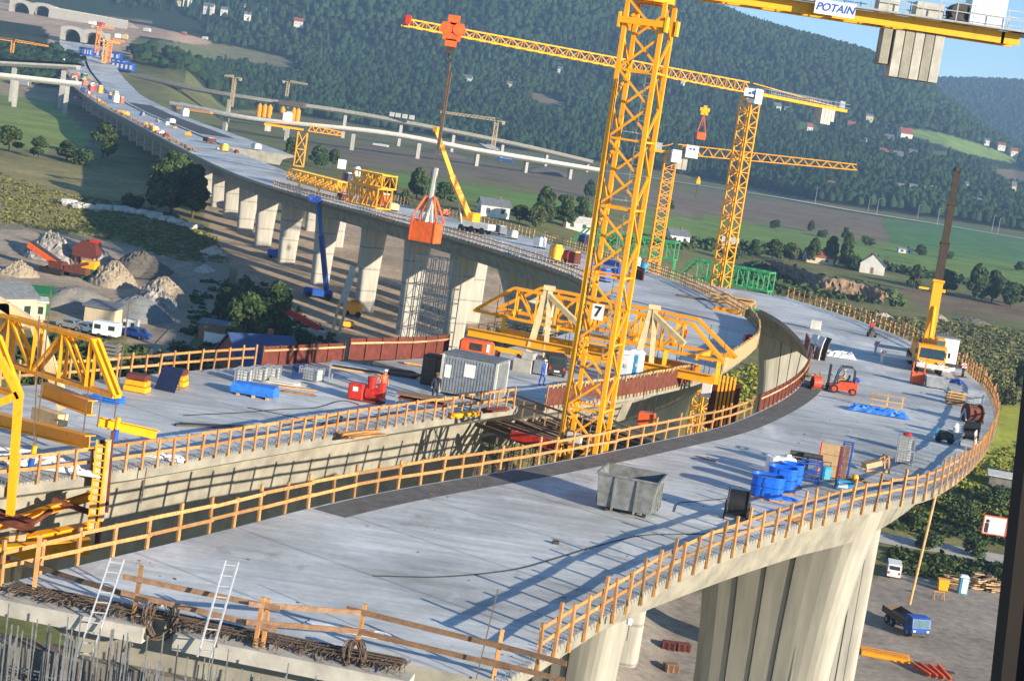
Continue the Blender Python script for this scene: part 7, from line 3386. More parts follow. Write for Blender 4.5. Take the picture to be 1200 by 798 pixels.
house('dark_shed', 'dark brown open shed behind the white board fence below the quarry road', ground(250, 398), 4.0, 2.4, 2.2, .4, R(-5), 'wood_old', 'roof_grey', False, 0, False, True, 'shed')
t = thing('white_fence', 'bright white board fence beside the dark shed', 'fence', ground(255, 404), R(-4))
for k in range(3):
    b = MB()
    b.box((-1.4 + 1.4 * k, 0, .85), (1.36, .06, 1.5))
    b.build('panel', 'white_paint', t)
for x in (-2.1, -.7, .7, 2.1):
    b = MB()
    b.box((x, .08, .85), (.1, .1, 1.7))
    b.build('post', 'off_white', t)
def van_box(label, px, w, d, h, yaw, m, nm='site_trailer'):
    t = thing(nm, label, 'trailer', ground(*px), yaw)
    b = MB()
    b.bbox((0, 0, h / 2 + .5), (w, d, h), .1)
    b.build('body', m, t)
    b = MB()
    for x in (-w * .28, w * .28):
        b.box((x, -d / 2 - .02, h * .6 + .5), (w * .25, .05, h * .35))
    b.build('window', 'glass', t)
    for x in (-w * .2, w * .25):
        b = MB()
        b.wheel((x, -d / 2 + .1, .35), .35, .2, (0, 1, 0), 10)
        b.wheel((x, d / 2 - .1, .35), .35, .2, (0, 1, 0), 10)
        b.build('wheel', 'rubber', t)
    return t


van_box('white box trailer beside the stacked slabs below the gravel heaps', (124, 396), 3.6, 2.0, 1.8, R(-6), 'white_paint')
van_box('pale trailer right of the white box trailer', (152, 392), 2.0, 1.8, 1.7, R(-6), 'off_white')
car('silver car parked beside the white box trailer', ground(84, 386), R(160), 'galv')
car('blue car parked behind the pale trailer', ground(160, 396), R(150), 'blue_paint')
car('white car parked left of the white box trailer', ground(102, 390), R(150), 'white_paint')
t = thing('slab_stack', 'tall stack of grey concrete slabs in front of the white box trailer', 'slabs', ground(128, 424), R(-5))
for k in range(5):
    b = MB()
    b.box((random.uniform(-.15, .15), 0, .25 + k * .5), (2.8 - .1 * k, 1.6, .34))
    for x in (-.9, .9):
        b.box((x, 0, .46 + k * .5), (.2, 1.5, .14))
    b.build('slab', 'concrete_dark', t)

# machines on the track below the piers
def lift(label, foot, top, y):
    g = ground(*foot)
    t = thing('boom_lift', label, 'boom lift', g, R(10))
    b = MB()
    b.bbox((-1.2, 0, 1.0), (5.0, 2.2, 1.2), .2)
    b.build('chassis', 'blue_paint', t)
    for x in (-2.8, .6):
        for s in (-1, 1):
            b = MB()
            b.wheel((x, s * 1.1, .55), .55, .4, (0, 1, 0), 12)
            b.build('wheel', 'rubber', t)
    e = Matrix.Rotation(R(-10), 3, 'Z') @ (atd(*top, g.y - 10) - g)
    b = MB()
    b.beam((.2, 0, 1.5), Vector((.2, 0, 1.5)).lerp(e, .62), .7, .8)
    b.build('boom', 'blue_paint', t)
    b = MB()
    b.beam(Vector((.2, 0, 1.5)).lerp(e, .6), e, .5, .6)
    b.build('boom_extension', 'blue_sheet', t)
    b = MB()
    b.bbox(e + Vector((-.6, -.2, .3)), (2.2, 1.2, 1.0), .1)
    b.build('basket', 'blue_paint', t)


lift('tall blue boom lift reaching up to the long viaduct', (380, 350), (373, 236), 0)
g = ground(398, 368)
machine('excavator_body', 'orange excavator beside the blue boom lift under the piers', g + Vector((2, 0, 0)), 3.0, 2.4, 2.4, R(10), 'yellow_paint', 'orange_paint', True, 'excavator')
machine('small_dumper', 'small yellow dumper at the foot of a pier near the excavator', ground(406, 384), 2.2, 1.4, 1.0, R(15), 'yellow_paint', 'dark_steel', True, 'dumper')
g = ground(352, 396)
t = thing('truck_crane', 'truck crane with a red arm and upright grey mast beside the rust barrier', 'truck crane', g, R(5))
b = MB()
b.bbox((1.0, 0, 1.0), (5.5, 2.2, 1.0), .1)
b.build('chassis', 'galv', t)
b = MB()
b.beam((-4.0, 0, 4.4), (2.6, 0, 1.9), .8, .9)
b.build('folding_arm', 'red_paint', t)
b = MB()
b.beam((-4.0, 0, 4.4), (-5.4, .2, 4.6), .3)
b.beam((-5.4, .2, 4.6), (-5.0, .2, 3.2), .25)
b.build('grab', 'dark_steel', t)
for x in (-.8, 1.4, 3.0):
    b = MB()
    b.wheel((x, -1.0, .5), .5, .34, (0, 1, 0), 12)
    b.wheel((x, 1.0, .5), .5, .34, (0, 1, 0), 12)
    b.build('wheel', 'rubber', t)
for x in (4.6, 5.7):
    b = MB()
    b.beam((x, 0, 1.5), (x + .6, 0, 6.4), .45, .5)
    b.build('mast_section', 'cream_paint', t)
b = MB()
b.beam((5.6, 0, 6.2), (6.3, 0, 10.5), 1.1, .7)
b.box((6.4, 0, 11.2), (.9, .9, 1.4))
b.build('upper_mast', 'galv', t)
van_box('small blue tank container at the foot of a far pier', (310, 282), 2.4, 1.6, 1.8, R(0), 'off_white', 'tank_container')
car('red car parked under the far piers', ground(276, 252), R(10), 'red_paint')
machine('blue_excavator', 'blue machine on the track left of the boom lift', ground(326, 303), 4.2, 2.4, 1.6, R(5), 'blue_paint', 'navy_panel', True)

# ---------------------------------------------------------------- yard at lower right
def lane(name, pts, w, m, z=.06):
    Q = cat([tuple(ground(*p)) for p in pts], len(pts) * 10)
    a, c = offset(Q, -w / 2), offset(Q, w / 2)
    rows = []
    for i in range(len(Q)):
        for p in (a[i], c[i]):
            rows.append((p[0], p[1], float(zg(p[0], p[1])) + z))
    b = MB()
    b.add(rows, [(2 * i, 2 * i + 1, 2 * i + 3, 2 * i + 2) for i in range(len(Q) - 1)])
    o = b.build(name, m)
    return struct(o)


lane('road', [(1000, 622), (1050, 634), (1100, 642), (1150, 652), (1240, 668)], 5.0, 'road_pale', .08)
lane('road', [(560, 164), (700, 200), (760, 209), (870, 226), (1000, 248), (1100, 264), (1200, 281), (1300, 298)], 11, 'render_white', .7)
lane('path', [(176, 470), (190, 420), (222, 380), (245, 340), (255, 318), (248, 296)], 4.2, 'gravel_tan', .12)
g = ground(1163, 632)
t = thing('billboard', 'white billboard with an orange frame beside the lane at right', 'billboard', g, R(-6))
W_, H_ = 3.3, 2.6
zb = px_h(g, 6)
b = MB()
b.box((0, 0, zb + H_ / 2), (W_, .16, H_))
b.build('sign_board', 'white_paint', t)
b = MB()
for x in (-W_ / 2, W_ / 2):
    b.box((x, -.02, zb + H_ / 2), (.16, .26, H_ + .16))
for z in (0, H_):
    b.box((0, -.02, zb + z), (W_, .26, .16))
b.build('frame', 'orange_paint', t)
for x in (-.9, .9):
    b = MB()
    b.beam((x, .1, -2.6), (x, .1, zb), .14)
    b.build('post', 'galv', t)
b = MB()
b.box((-1.15, -.1, zb + .85), (.55, .02, 1.4))
b.cyl((-1.1, -.1, zb + 1.85), (-1.1, -.12, zb + 1.85), .26, n=12)
b.build('printed_figure', 'cloth_dark', t)
g = ground(1072, 746)
t = thing('truck', 'blue flatbed truck with a dark load parked on the yard', 'truck', g, R(107))
b = MB()
b.side([(-1.0, .55), (-1.05, 1.3), (-.85, 2.3), (-.6, 2.45), (.75, 2.45), (.8, .55)], -1.15, 1.15)
c = b.build('cab', 'blue_paint', t)
b = MB()
b.add([(-1.07, -1.0, 1.35), (-1.07, 1.0, 1.35), (-.88, .98, 2.22), (-.88, -.98, 2.22)], [(0, 1, 2, 3)])
for s in (-1.16, 1.16):
    b.box((-.1, s, 1.8), (.9, .02, .65))
b.build('window', 'windscreen', c)
b = MB()
b.box((-1.05, 0, .6), (.14, 2.2, .35))
b.build('bumper', 'dark_steel', c)
for y in (-.85, .85):
    b = MB()
    b.box((-1.08, y, .98), (.06, .3, .2))
    b.build('headlight', 'white_paint', c)
b = MB()
b.box((2.8, 0, .85), (6.2, 1.1, .3))
b.build('chassis', 'dark_steel', t)
b = MB()
b.box((3.5, 0, 1.15), (4.9, 2.4, .2))
for y in (-1.2, 1.2):
    b.box((3.5, y, 1.5), (4.9, .06, .6))
b.box((5.95, 0, 1.5), (.06, 2.4, .6))
b.build('load_bed', 'rust_bar', t)
for x in (0, 3.6, 4.8):
    for y in (-.98, .98):
        b = MB()
        b.wheel((x, y, .5), .5, .32, (0, 1, 0), 14)
        w_ = b.build('wheel', 'rubber', t)
        b = MB()
        b.wheel((x, y * 1.12, .5), .26, .14, (0, 1, 0), 10)
        b.build('rim', 'galv', w_)
car('white van parked at the yard edge behind the big pier', ground(1046, 674), R(80) + PI, 'white_paint', 'van')
g = ground(1127, 695)
t = thing('portable_toilet', 'blue and white portable toilet on the yard beside the timber piles', 'portable toilet', g, R(-6))
b = MB()
b.bbox((0, 0, 1.1), (1.15, 1.15, 2.15), .08)
b.build('wall', 'cyan_plastic', t)
b = MB()
b.box((.12, -.6, 1.1), (.7, .04, 1.9))
b.build('door', 'white_paint', t)
b = MB()
b.loft([[(-.62, -.62, 2.15), (.62, -.62, 2.15), (.62, .62, 2.15), (-.62, .62, 2.15)], [(-.4, -.4, 2.4), (.4, -.4, 2.4), (.4, .4, 2.4), (-.4, .4, 2.4)]])
b.build('roof', 'white_paint', t)
t = thing('yellow_bin', 'bright yellow bin on the yard left of the blue and white toilet', 'bin', ground(1104, 692), R(-4))
b = MB()
tub(b, 1.1, 1.0, 1.35, 1.2, .15, 1.45)
b.build('tub', 'yellow_bright', t)
b = MB()
b.box((0, 0, 1.5), (1.4, 1.25, .1))
b.build('lid', 'yellow_bright', t)
b = MB()
for x in (-.4, .4):
    b.box((x, 0, .08), (.16, .8, .15))
b.build('skid', 'dark_steel', t)
t = thing('saw_horse', 'small orange timber saw horse on the yard in front of the yellow bin', 'saw horse', ground(1099, 702), R(10))
b = MB()
b.box((0, 0, 1.0), (1.5, .14, .16))
b.build('top_beam', 'wood', t)
for x in (-.6, .6):
    for y in (-.4, .4):
        b = MB()
        b.beam((x, 0, .95), (x * 1.1, y, 0), .1)
        b.build('leg', 'wood', t)
for i, (px, lb, yw, n) in enumerate((((1119, 688), 'tall stack of timber panels behind the toilet on the yard', -3, 12), ((1146, 690), 'heap of broken boards right of the toilet on the yard', 30, 14), ((1163, 693), 'low pile of pale beams at the right of the yard', 5, 12), ((1150, 682), 'timber pallets piled at the yard edge under the shrubs', -20, 10))):
    g = ground(*px)
    t = thing('timber_pile', lb, 'timber pile', g, R(yw))
    r2 = random.Random(i + 60)
    for k in range(n):
        b = MB()
        b.box((r2.uniform(-.5, .5), r2.uniform(-.4, .4), .12 + (k // 2) * .24), (r2.uniform(1.6, 2.8), r2.uniform(.5, 1.3), .14), r2.uniform(-.5, .5) if i else r2.uniform(-.06, .06))
        b.build('board', 'plywood' if k % 3 else 'wood_old', t)
t = thing('steel_girders', 'orange painted steel girders lying on the yard beside the big pier', 'girders', ground(1048, 774), R(-8))
for k in range(3):
    b = MB()
    I_beam(b, (-3.5, k * .7, .3), (1.6, k * .7 - .2, .3), .35, .5)
    b.build('girder', 'yellow_paint', t)
for k in range(4):
    b = MB()
    I_beam(b, (1.6 + k * .9, -1.4, .5 + .12 * k), (3.4 + k * .7, -4.0, .3), .25, .35)
    b.build('frame_bar', 'orange_paint', t)
t = thing('steel_girders', 'grey steel plates lying on the yard right of the orange girders', 'plates', ground(1085, 780), R(-20))
for k in range(3):
    b = MB()
    b.box((k * .9, -k * .5, .1 + .05 * k), (2.6, .6, .1), .1 * k)
    b.build('plate', 'dark_steel', t)
for i, (px, lb) in enumerate((((783, 760), 'left pair of rusty pallets on the ground under the front deck'), ((800, 762), 'right pair of rusty pallets on the ground under the front deck'), ((786, 786), 'slatted pallet stack on the ground between the two front piers'))):
    t = thing('pallet_stack', lb, 'pallets', ground(*px), R(10 * i))
    for k in range(4):
        b = MB()
        for q in range(5):
            b.box((0, -.5 + q * .25, .14 + k * .2), (1.4, .16, .04))
        for x in (-.6, 0, .6):
            b.box((x, 0, .06 + k * .2), (.12, 1.1, .1))
        b.build('pallet', 'rust_red' if i < 2 else 'wood_old', t)
# ---------------------------------------------------------------- valley: bridges, portals, houses
def low_bridge(label, pts, w, th, pier_every, side_m='concrete_white', edge=True, pz=None, tint='deck_concrete'):
    """a slender road bridge through places given as (pixel x, pixel y, distance)"""
    P_ = cat([tuple(atd(x, y, d)) for x, y, d in pts], 60)
    root = thing('road_bridge', label, 'bridge', tuple(P_[0]))
    a, c = offset(P_, -w / 2), offset(P_, w / 2)
    b = MB()
    n = len(P_)
    rings = []
    for i in range(n):
        l, r = Vector(a[i]), Vector(c[i])
        m = (l + r) / 2
        rings.append([l, l - Z * th * .45, m.lerp(l, .6) - Z * th, m.lerp(r, .6) - Z * th, r - Z * th * .45, r])
    b.loft(rings)
    rel(b.build('deck', side_m, None), root)
    for s, q in ((1, a), (-1, c)):
        b = MB()
        b.loft([[Vector(p) + Vector((-.15, 0, 0)), Vector(p) + Vector((.15, 0, 0)), Vector(p) + Vector((.15, 0, 1.1)), Vector(p) + Vector((-.15, 0, 1.1))] for p in q])
        rel(b.build('parapet', 'render_white' if edge else 'concrete', None), root)
    me = None
    for p, d in walk(P_, pier_every):
        g = float(zg(p.x, p.y))
        h = p.z - th - g + 1.5
        if h < 1.6:
            continue
        b = MB()
        b.loft([[(-1.0, -.9, -h), (1.0, -.9, -h), (1.0, .9, -h), (-1.0, .9, -h)], [(-1.0, -.9, 0), (1.0, -.9, 0), (1.0, .9, 0), (-1.0, .9, 0)]])
        o = b.build('pier', 'concrete_white', root)
        o.location = p - Vector(root.location) - Z * th * .95
        o.rotation_euler = (0, 0, math.atan2(d.y, d.x))
    return root


low_bridge('long white road bridge on short piers behind the yellow cranes', [(205, 122, 900), (300, 140, 880), (450, 156, 880), (560, 176, 900), (700, 199, 960)], 9, 1.6, 34)
low_bridge('upper grey road bridge running below the forest', [(158, 88, 1080), (230, 104, 1060), (300, 116, 1050), (400, 130, 1060), (500, 148, 1080), (600, 168, 1110), (690, 189, 1150)], 9, 1.8, 36, 'concrete', False)
low_bridge('white road bridge ending at the left edge of the picture', [(-40, 70, 830), (92, 77, 830)], 9, 2.2, 24)
low_bridge('lower white footbridge under the left road bridge', [(-40, 84, 760), (95, 99, 770)], 4, 1.4, 22)
t = machine('form_carriage', 'brown formwork carriage hanging on the upper grey bridge', atd(342, 126, 1040), 16, 6, 3.4, R(-5), 'rust_bar', 'rust_bar', False, 'formwork')
for i, (x, lb) in enumerate(((303, 'yellow silo at the far left of the row below the upper bridge'), (309, 'second yellow silo from the left below the upper bridge'), (315, 'yellow and white silo left of the white tank'), (330, 'yellow silo left of the white screen below the carriage'), (343, 'yellow silo right of the white screen below the carriage'), (348, 'last yellow silo at the right of the row below the carriage'))):
    p = atd(x, 137 + (x - 303) * .12, 900)
    t = thing('silo', lb, 'silo', p)
    b = MB()
    b.cyl((0, 0, 0), (0, 0, 5.5), 1.35, n=12)
    b.cyl((0, 0, 5.5), (0, 0, 7.0), 1.35, .3, n=12)
    b.build('silo_shell', 'yellow_paint', t)
    b = MB()
    for a in range(4):
        b.beam((math.cos(a * 1.57) * 1.1, math.sin(a * 1.57) * 1.1, -2.5), (math.cos(a * 1.57) * 1.1, math.sin(a * 1.57) * 1.1, .2), .2)
    b.build('leg_frame', 'galv', t)
t = machine('white_screen', 'white tank block between the yellow silos', atd(336, 144, 895), 5, 3, 5.4, R(0), 'white_paint', 'off_white', False, 'tank')
for i, x in enumerate((459, 466, 474, 482)):
    p = atd(x, 138 + (x - 459) * .16, 1065)
    t = thing('truck_trailer', ('first', 'second', 'third', 'last')[i] + ' pale truck from the left on the upper grey bridge', 'truck', p, R(-6), 'pale trucks on the upper bridge')
    b = MB()
    b.bbox((0, 0, 2.0), (3.0, 2.4, 2.6), .1)
    b.build('box_body', 'off_white', t)
    b = MB()
    b.box((0, 0, .5), (2.8, 2.0, .7))
    b.build('chassis', 'dark_steel', t)
machine('orange_girder', 'orange brown formwork girder on the near end of the white road bridge', atd(228, 132, 800), 17, 4, 1.6, R(-8), 'wood', 'rust_red', False, 'formwork')
machine('works_goods', 'long pale stack of goods below the white road bridge', ground(446, 172, 500), 9, 4, 1.4, R(-5), 'off_white', 'white_paint', False, 'goods')
machine('works_goods', 'blue and white site goods at the right end of the white bridge', ground(592, 190, 500), 10, 4, 2.2, R(-5), 'blue_paint', 'off_white', False, 'goods')
machine('works_goods', 'blue board sign on the road beyond the mast', ground(664, 186, 500), 3.4, 1, 2.6, R(0), 'blue_sheet', 'blue_sheet', False, 'sign')
heap('brown earth heap right of the white bridge piers', (520, 182), 60, 9, 'gravel_dark', 21, .5, 0, 'earth_heap', .02)
heap('dark earth heap under the end of the road by the mast', (640, 204), 60, 12, 'gravel_dark', 22, .5, 0, 'earth_heap', .02)


# tunnel portals
def portal(label, px0, px1, y, h, n):
    a, c = atd(*px0, y), atd(*px1, y)
    L_ = (c - a).length
    yaw = math.atan2(c.y - a.y, c.x - a.x)
    zb = min(a.z, c.z)
    t = thing('tunnel_portal', label, 'tunnel portal', (a.x, a.y, zb), yaw)
    b = MB()
    w = L_ / n
    # front wall with arched openings: strips
    for k in range(n):
        x0 = k * w
        R_ = w * .42
        N = 14
        pts = []
        for i in range(N + 1):
            an = PI - PI * i / N
            pts.append((x0 + w / 2 + R_ * math.cos(an), max(.1, h * .82 * math.sin(an) ** .8)))
        vs, fs = [], []
        for q, (x, z) in enumerate(pts):
            zt = h * (.93 + .12 * math.sin(PI * (x - x0) / w))
            vs += [(x, 0, z), (x, 0, zt), (x, 14, z), (x, 14, zt)]
        for q in range(N):
            o = q * 4
            fs += [(o, o + 4, o + 5, o + 1), (o + 1, o + 5, o + 7, o + 3), (o + 2, o + 3, o + 7, o + 6), (o, o + 2, o + 6, o + 4)]
        b.add(vs, fs)
        b.box((x0 + w * .04, 7, h * .46), (w * .08, 14.2, h * .94))
        b.box((x0 + w * .96, 7, h * .46), (w * .08, 14.1, h * .92))
    b.build('portal_wall', 'concrete_white', t)
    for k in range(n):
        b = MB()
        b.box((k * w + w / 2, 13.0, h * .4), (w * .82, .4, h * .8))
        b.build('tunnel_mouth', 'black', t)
    return t


portal('double arched tunnel portal at the end of the long viaduct', (70, 46), (122, 54), 1180, 9.5, 2)
portal('higher arched tunnel portal at the upper left corner', (10, 15), (62, 20), 1450, 11.5, 2)
p0, p1 = atd(58, 10, 1440), atd(150, 24, 1440)
t = thing('retaining_wall', 'long pale retaining wall right of the higher tunnel portal', 'wall', p0)
b = MB()
b.beam((0, 0, -4), p1 - p0 + Vector((0, 0, -6)), 1.2, 10)
rel_o = b.build('wall_body', 'concrete_white', t)
b = MB()
b.beam((0, 0, 1.2), p1 - p0 + Vector((0, 0, -.8)), 1.6, .6)
b.build('coping', 'render_white', t)
for i, (px, w_, lb) in enumerate((((128, 66), 30, 'upper blue formwork hall before the double portal'), ((135, 74), 32, 'middle blue formwork hall before the double portal'), ((145, 79), 26, 'lower blue and white formwork hall before the double portal'), ((102, 62), 16, 'left pale blue formwork hall before the double portal'))):
    p = atd(*px, 1120 - 15 * i)
    t = thing('formwork_hall', lb, 'formwork', p, R(-6), 'blue formwork before the portal')
    b = MB()
    b.bbox((0, 0, .5), (w_ * .55, 7, 5), .6)
    b.build('shell', 'blue_paint', t)
    b = MB()
    for k in range(5):
        b.box((-w_ * .22 + k * w_ * .11, -3.6, .4), (w_ * .05, .2, 2.6))
    b.build('panel', 'off_white', t)
for i, (px, lb) in enumerate((((146, 47), 'pale yellow cabin right of the double portal'), ((138, 46), 'white cabin right of the double portal'))):
    van_b = atd(*px, 1170)
    machine('site_cabin', lb, van_b, 4.5, 3, 3.4, 0, 'cream_paint' if i == 0 else 'white_paint', 'yellow_bright' if i == 0 else 'off_white', False, 'cabin')
heap('orange earth heap above the double portal', (150, 32), 26, 8, 'gravel_tan', 31, .6, 0, 'earth_heap', .02)
heap('tan earth heap between the two portals', (78, 20), 22, 7, 'gravel_tan', 32, .6, 0, 'earth_heap', .02)
for i, (x, y, m, lb) in enumerate(((118, 31, 'red_paint', 'red site machine on the terrace above the portal'), (132, 30, 'roof_red', 'reddish goods on the terrace above the portal'), (100, 27, 'blue_sheet', 'blue goods on the upper terrace'), (92, 21, 'white_paint', 'white cabin on the upper terrace by the wall'), (108, 30, 'white_paint', 'pale cabin on the middle of the terrace'), (172, 38, 'off_white', 'pale stones along the terrace road'), (240, 47, 'off_white', 'pale goods at the right end of the terrace'), (215, 42, 'roof_red', 'red brown goods on the terrace road'))):
    g = ground(x, y, 900)
    machine('site_goods', lb, g, 6, 4, 3.2, R(-10), m, 'off_white', False, 'goods')
machine('white_truck', 'white tarpaulin shelter on the ground left of the far deck', ground(81, 101, 400), 16, 7, 4.5, R(-8), 'white_paint', 'off_white', False, 'shelter')
machine('grey_shed', 'grey box shed at the far left below the footbridge', ground(24, 101, 400), 11, 6, 4, R(0), 'galv', 'off_white', False, 'shed')
for i in range(6):
    g = ground(88 + i * 5.4, 117 + i * .7, 400)
    t = thing('road_barrier', 'red and white road barrier in a short row by the far left track', 'barrier', g, R(-5), 'red and white barriers by the far track')
    b = MB()
    b.k = i % 2
    b.bbox((0, 0, .8), (1.9, .6, 1.4), .1)
    b.build('barrier_block', ['white_paint', 'red_paint'], t)
    b = MB()
    b.box((0, 0, .06), (2.0, .9, .12))
    b.build('foot', 'dark_steel', t)

# houses
HS = [((577, 254), 8, 5, 3.2, 1.6, 'render_white', 'roof_grey', 'white shed with a grey roof in the field behind the telescopic crane', 15),
      ((676, 270), 7, 4, 2.6, 1.2, 'render_white', 'off_white', 'low white building beside the dark trees left of the mast', 5),
      ((792, 286), 7, 5, 3.0, 1.6, 'render_white', 'roof_grey', 'white shed between the two yellow crane masts', 20),
      ((854, 295), 5, 4, 3.0, 1.6, 'render_white', 'off_white', 'small white building right of the right hand mast', -10),
      ((958, 308), 9, 6, 2.2, 2.2, 'render_cream', 'roof_red', 'red roofed cottage in the hedge above the bank', 5),
      ((1021, 320), 6, 8, 3.0, 3.4, 'render_white', 'roof_grey', 'white gabled cottage above the quarry bank', 80),
      ((1060, 297), 6, 3, 1.8, .4, 'render_white', 'galv', 'pale flat shed on the green field border', 0),
      ((1052, 229), 9, 7, 5, 3, 'render_white', 'roof_grey', 'small white house left of the long white works beyond the road', 10),
      ((1075, 231), 22, 10, 6, 2, 'render_white', 'galv', 'long white works building beyond the road', -5),
      ((1091, 231), 7, 6, 5, 2, 'render_white', 'off_white', 'small white block right of the long white works', 0),
      ((1129, 226), 8, 7, 5, 3, 'render_white', 'roof_grey', 'white house by the crane boom tip', 5),
      ((972, 226), 7, 6, 4, 3, 'render_cream', 'roof_red', 'small cottage with a red roof beyond the road', 5),
      ((1058, 172), 20, 14, 14, 8, 'render_white', 'roof_red', 'large white villa with a steep red roof on the hillside', 15),
      ((1040, 172), 14, 9, 7, 5, 'render_white', 'roof_grey', 'white house left of the red roofed villa', -5),
      ((1034, 188), 12, 9, 6, 4, 'render_cream', 'roof_red', 'cream house below the villa', 10),
      ((1050, 193), 13, 9, 8, 4, 'render_cream', 'roof_grey', 'cream house with a grey roof lowest below the villa', 0),
      ((1068, 188), 12, 8, 6, 3, 'render_white', 'roof_grey', 'white house right below the villa', -8),
      ((1017, 147), 12, 9, 9, 3, 'render_cream', 'roof_grey', 'tall cream house left above the villa', 5),
      ((996, 155), 13, 9, 6, 5, 'render_white', 'roof_red', 'red roofed house right of the crane ballast', 5),
      ((947, 158), 9, 8, 6, 5, 'render_white', 'roof_red', 'small red roofed house under the crane counter jib', 15),
      ((1011, 173), 8, 7, 5, 3, 'render_white', 'roof_grey', 'tiny white house in the wood left of the villa', 15),
      ((909, 133), 13, 9, 6, 5, 'render_white', 'roof_grey', 'white house left of the crane ballast block', 5),
      ((921, 136), 9, 7, 5, 4, 'render_white', 'roof_grey', 'smaller white house next to the ballast block', -5),
      ((1172, 178), 13, 9, 6, 4, 'render_white', 'roof_red', 'white house at the top of the green hill meadow', 5),
      ((1187, 185), 12, 9, 6, 5, 'render_white', 'roof_red', 'red roofed house at the right end of the hill meadow', 5),
      ((1155, 172), 9, 7, 5, 3, 'render_white', 'roof_grey', 'small pale house above the hill meadow', 5),
      ((1185, 234), 6, 6, 12, 5, 'render_cream', 'roof_grey', 'slim cream tower house among the trees at right', 5),
      ((1143, 246), 8, 7, 5, 3, 'render_white', 'roof_grey', 'white house in the wood right of the boom', 5),
      ((219, 10), 14, 10, 8, 5, 'render_white', 'roof_grey', 'white house highest on the wooded hill at left', 10),
      ((244, 19), 16, 10, 9, 5, 'render_white', 'roof_grey', 'large white house on the wooded hill at left', -5),
      ((262, 21), 11, 9, 7, 4, 'render_white', 'roof_grey', 'white house right of the large one on the wooded hill', 5),
      ((289, 26), 11, 9, 6, 4, 'render_white', 'roof_grey', 'small white house at the right of the hill group', 15),
      ((284, 15), 10, 8, 5, 3, 'render_cream', 'roof_grey', 'cream house at the top right of the hill group', 5),
      ((208, 9), 10, 8, 5, 3, 'render_cream', 'roof_grey', 'cream house at the left of the hill group', 5),
      ((349, 34), 14, 9, 6, 5, 'render_white', 'roof_red', 'white and red house alone in the middle forest', 5),
      ((309, 18), 8, 7, 5, 3, 'render_white', 'roof_grey', 'tiny white house alone on the upper forest slope', 5),
      ((546, 101), 16, 10, 6, 4, 'render_white', 'roof_grey', 'white house in the forest under the long jib', -5),
      ((655, 89), 7, 6, 5, 3, 'render_white', 'roof_grey', 'tiny white house in the forest left of the mast', 5),
      ((797, 102), 14, 9, 6, 5, 'render_white', 'roof_red', 'red roofed house in the forest under the jib right of the mast', 5),
      ((597, 107), 12, 9, 5, 3, 'render_cream', 'roof_grey', 'pale house at the edge of the forest clearing', 5)]
for px, w_, d_, h_, rh, wl, rf, lb, yw in HS:
    g = ground(*px, lo=350)
    far = g.y > 1200
    if far:
        w_, d_, h_, rh = w_ * .72, d_ * .72, h_ * .75, rh * .75
    house('house', lb, g + Z * (2.0 if far else 0), w_, d_, h_ + (2 if far else 0), rh, R(yw), wl, rf, not far, 2, not far)

# lamp posts by the road
first = None
for i, (x, y, h_) in enumerate(((955, 238, 32), (1002, 215, 12), (1017, 248, 12), (1027, 252, 20), (1075, 256, 10), (1098, 264, 20), (1162, 272, 20), (1169, 275, 20), (948, 215, 30), (872, 212, 14))):
    g = ground(x, y, 700)
    lab = 'slim grey lamp post beside the pale valley road'
    if first is None:
        first = thing('lamp_post', lab, 'lamp post', g, 0, 'lamp posts along the valley road')
        b = MB()
        b.cyl((0, 0, 0), (0, 0, 11), .22, .14, 6)
        b.build('pole', 'galv', first)
        b = MB()
        b.beam((0, 0, 11), (1.6, 0, 11.3), .14)
        b.box((1.8, 0, 11.3), (.8, .3, .15))
        b.build('lamp_arm', 'galv', first)
    else:
        dup(first, g, None, None, 'lamp posts along the valley road', (1, 1, .8 + .02 * h_ * .5))

# cut bank of the old pit on the right
def bank():
    top = [(905, 306), (925, 312), (955, 322), (985, 328), (1010, 334), (1035, 342), (1046, 352)]
    hs = [14, 20, 22, 22, 18, 16, 4]
    rng = random.Random(12)
    gp = cat([tuple(ground(x, y + h)) + (h * .9,) for (x, y), h in zip(top, hs)], 90)
    vs, fs = [], []
    nr = 7
    for i, (x, y, z, h) in enumerate(gp):
        H_ = h * y / FPX * 1.1
        for k in range(nr):
            q = k / (nr - 1)
            vs.append((x + rng.uniform(-.5, .5) * (0 < q < 1), y + q * 3.0 + rng.uniform(-.9, .9) * (0 < q < 1), z - .5 + (H_ + .5) * q + rng.uniform(-.3, .3)))
        vs.append((x, y + 30, z + H_ * .5))
    m = nr + 1
    for i in range(len(gp) - 1):
        for k in range(m - 1):
            a = i * m + k
            fs.append((a, a + m, a + m + 1, a + 1))
    b = MB()
    b.add(vs, fs)
    o = b.build('terrain_bank', 'earth')
    struct(o)


bank()
heap('tan sand heap below the crane boom on the right', (1100, 376), 30, 11, 'gravel_tan', 41, .7, 0, 'sand_heap', .03)
heap('reddish brown earth heap right of the crane boom', (1140, 378), 46, 9, 'gravel_dark', 42, .5, 0, 'earth_heap', .05)
heap('pale stone heap on the rough ground left of the walking person', (1036, 372), 26, 6, 'rock_white', 43, .5, 0, 'rubble_heap', .1)
house('low_hut', 'low pale hut among the weeds at the right edge', ground(1178, 572), 5.5, 3, 1.8, .4, R(-12), 'concrete_dark', 'off_white', False, 0, False, True, 'hut')
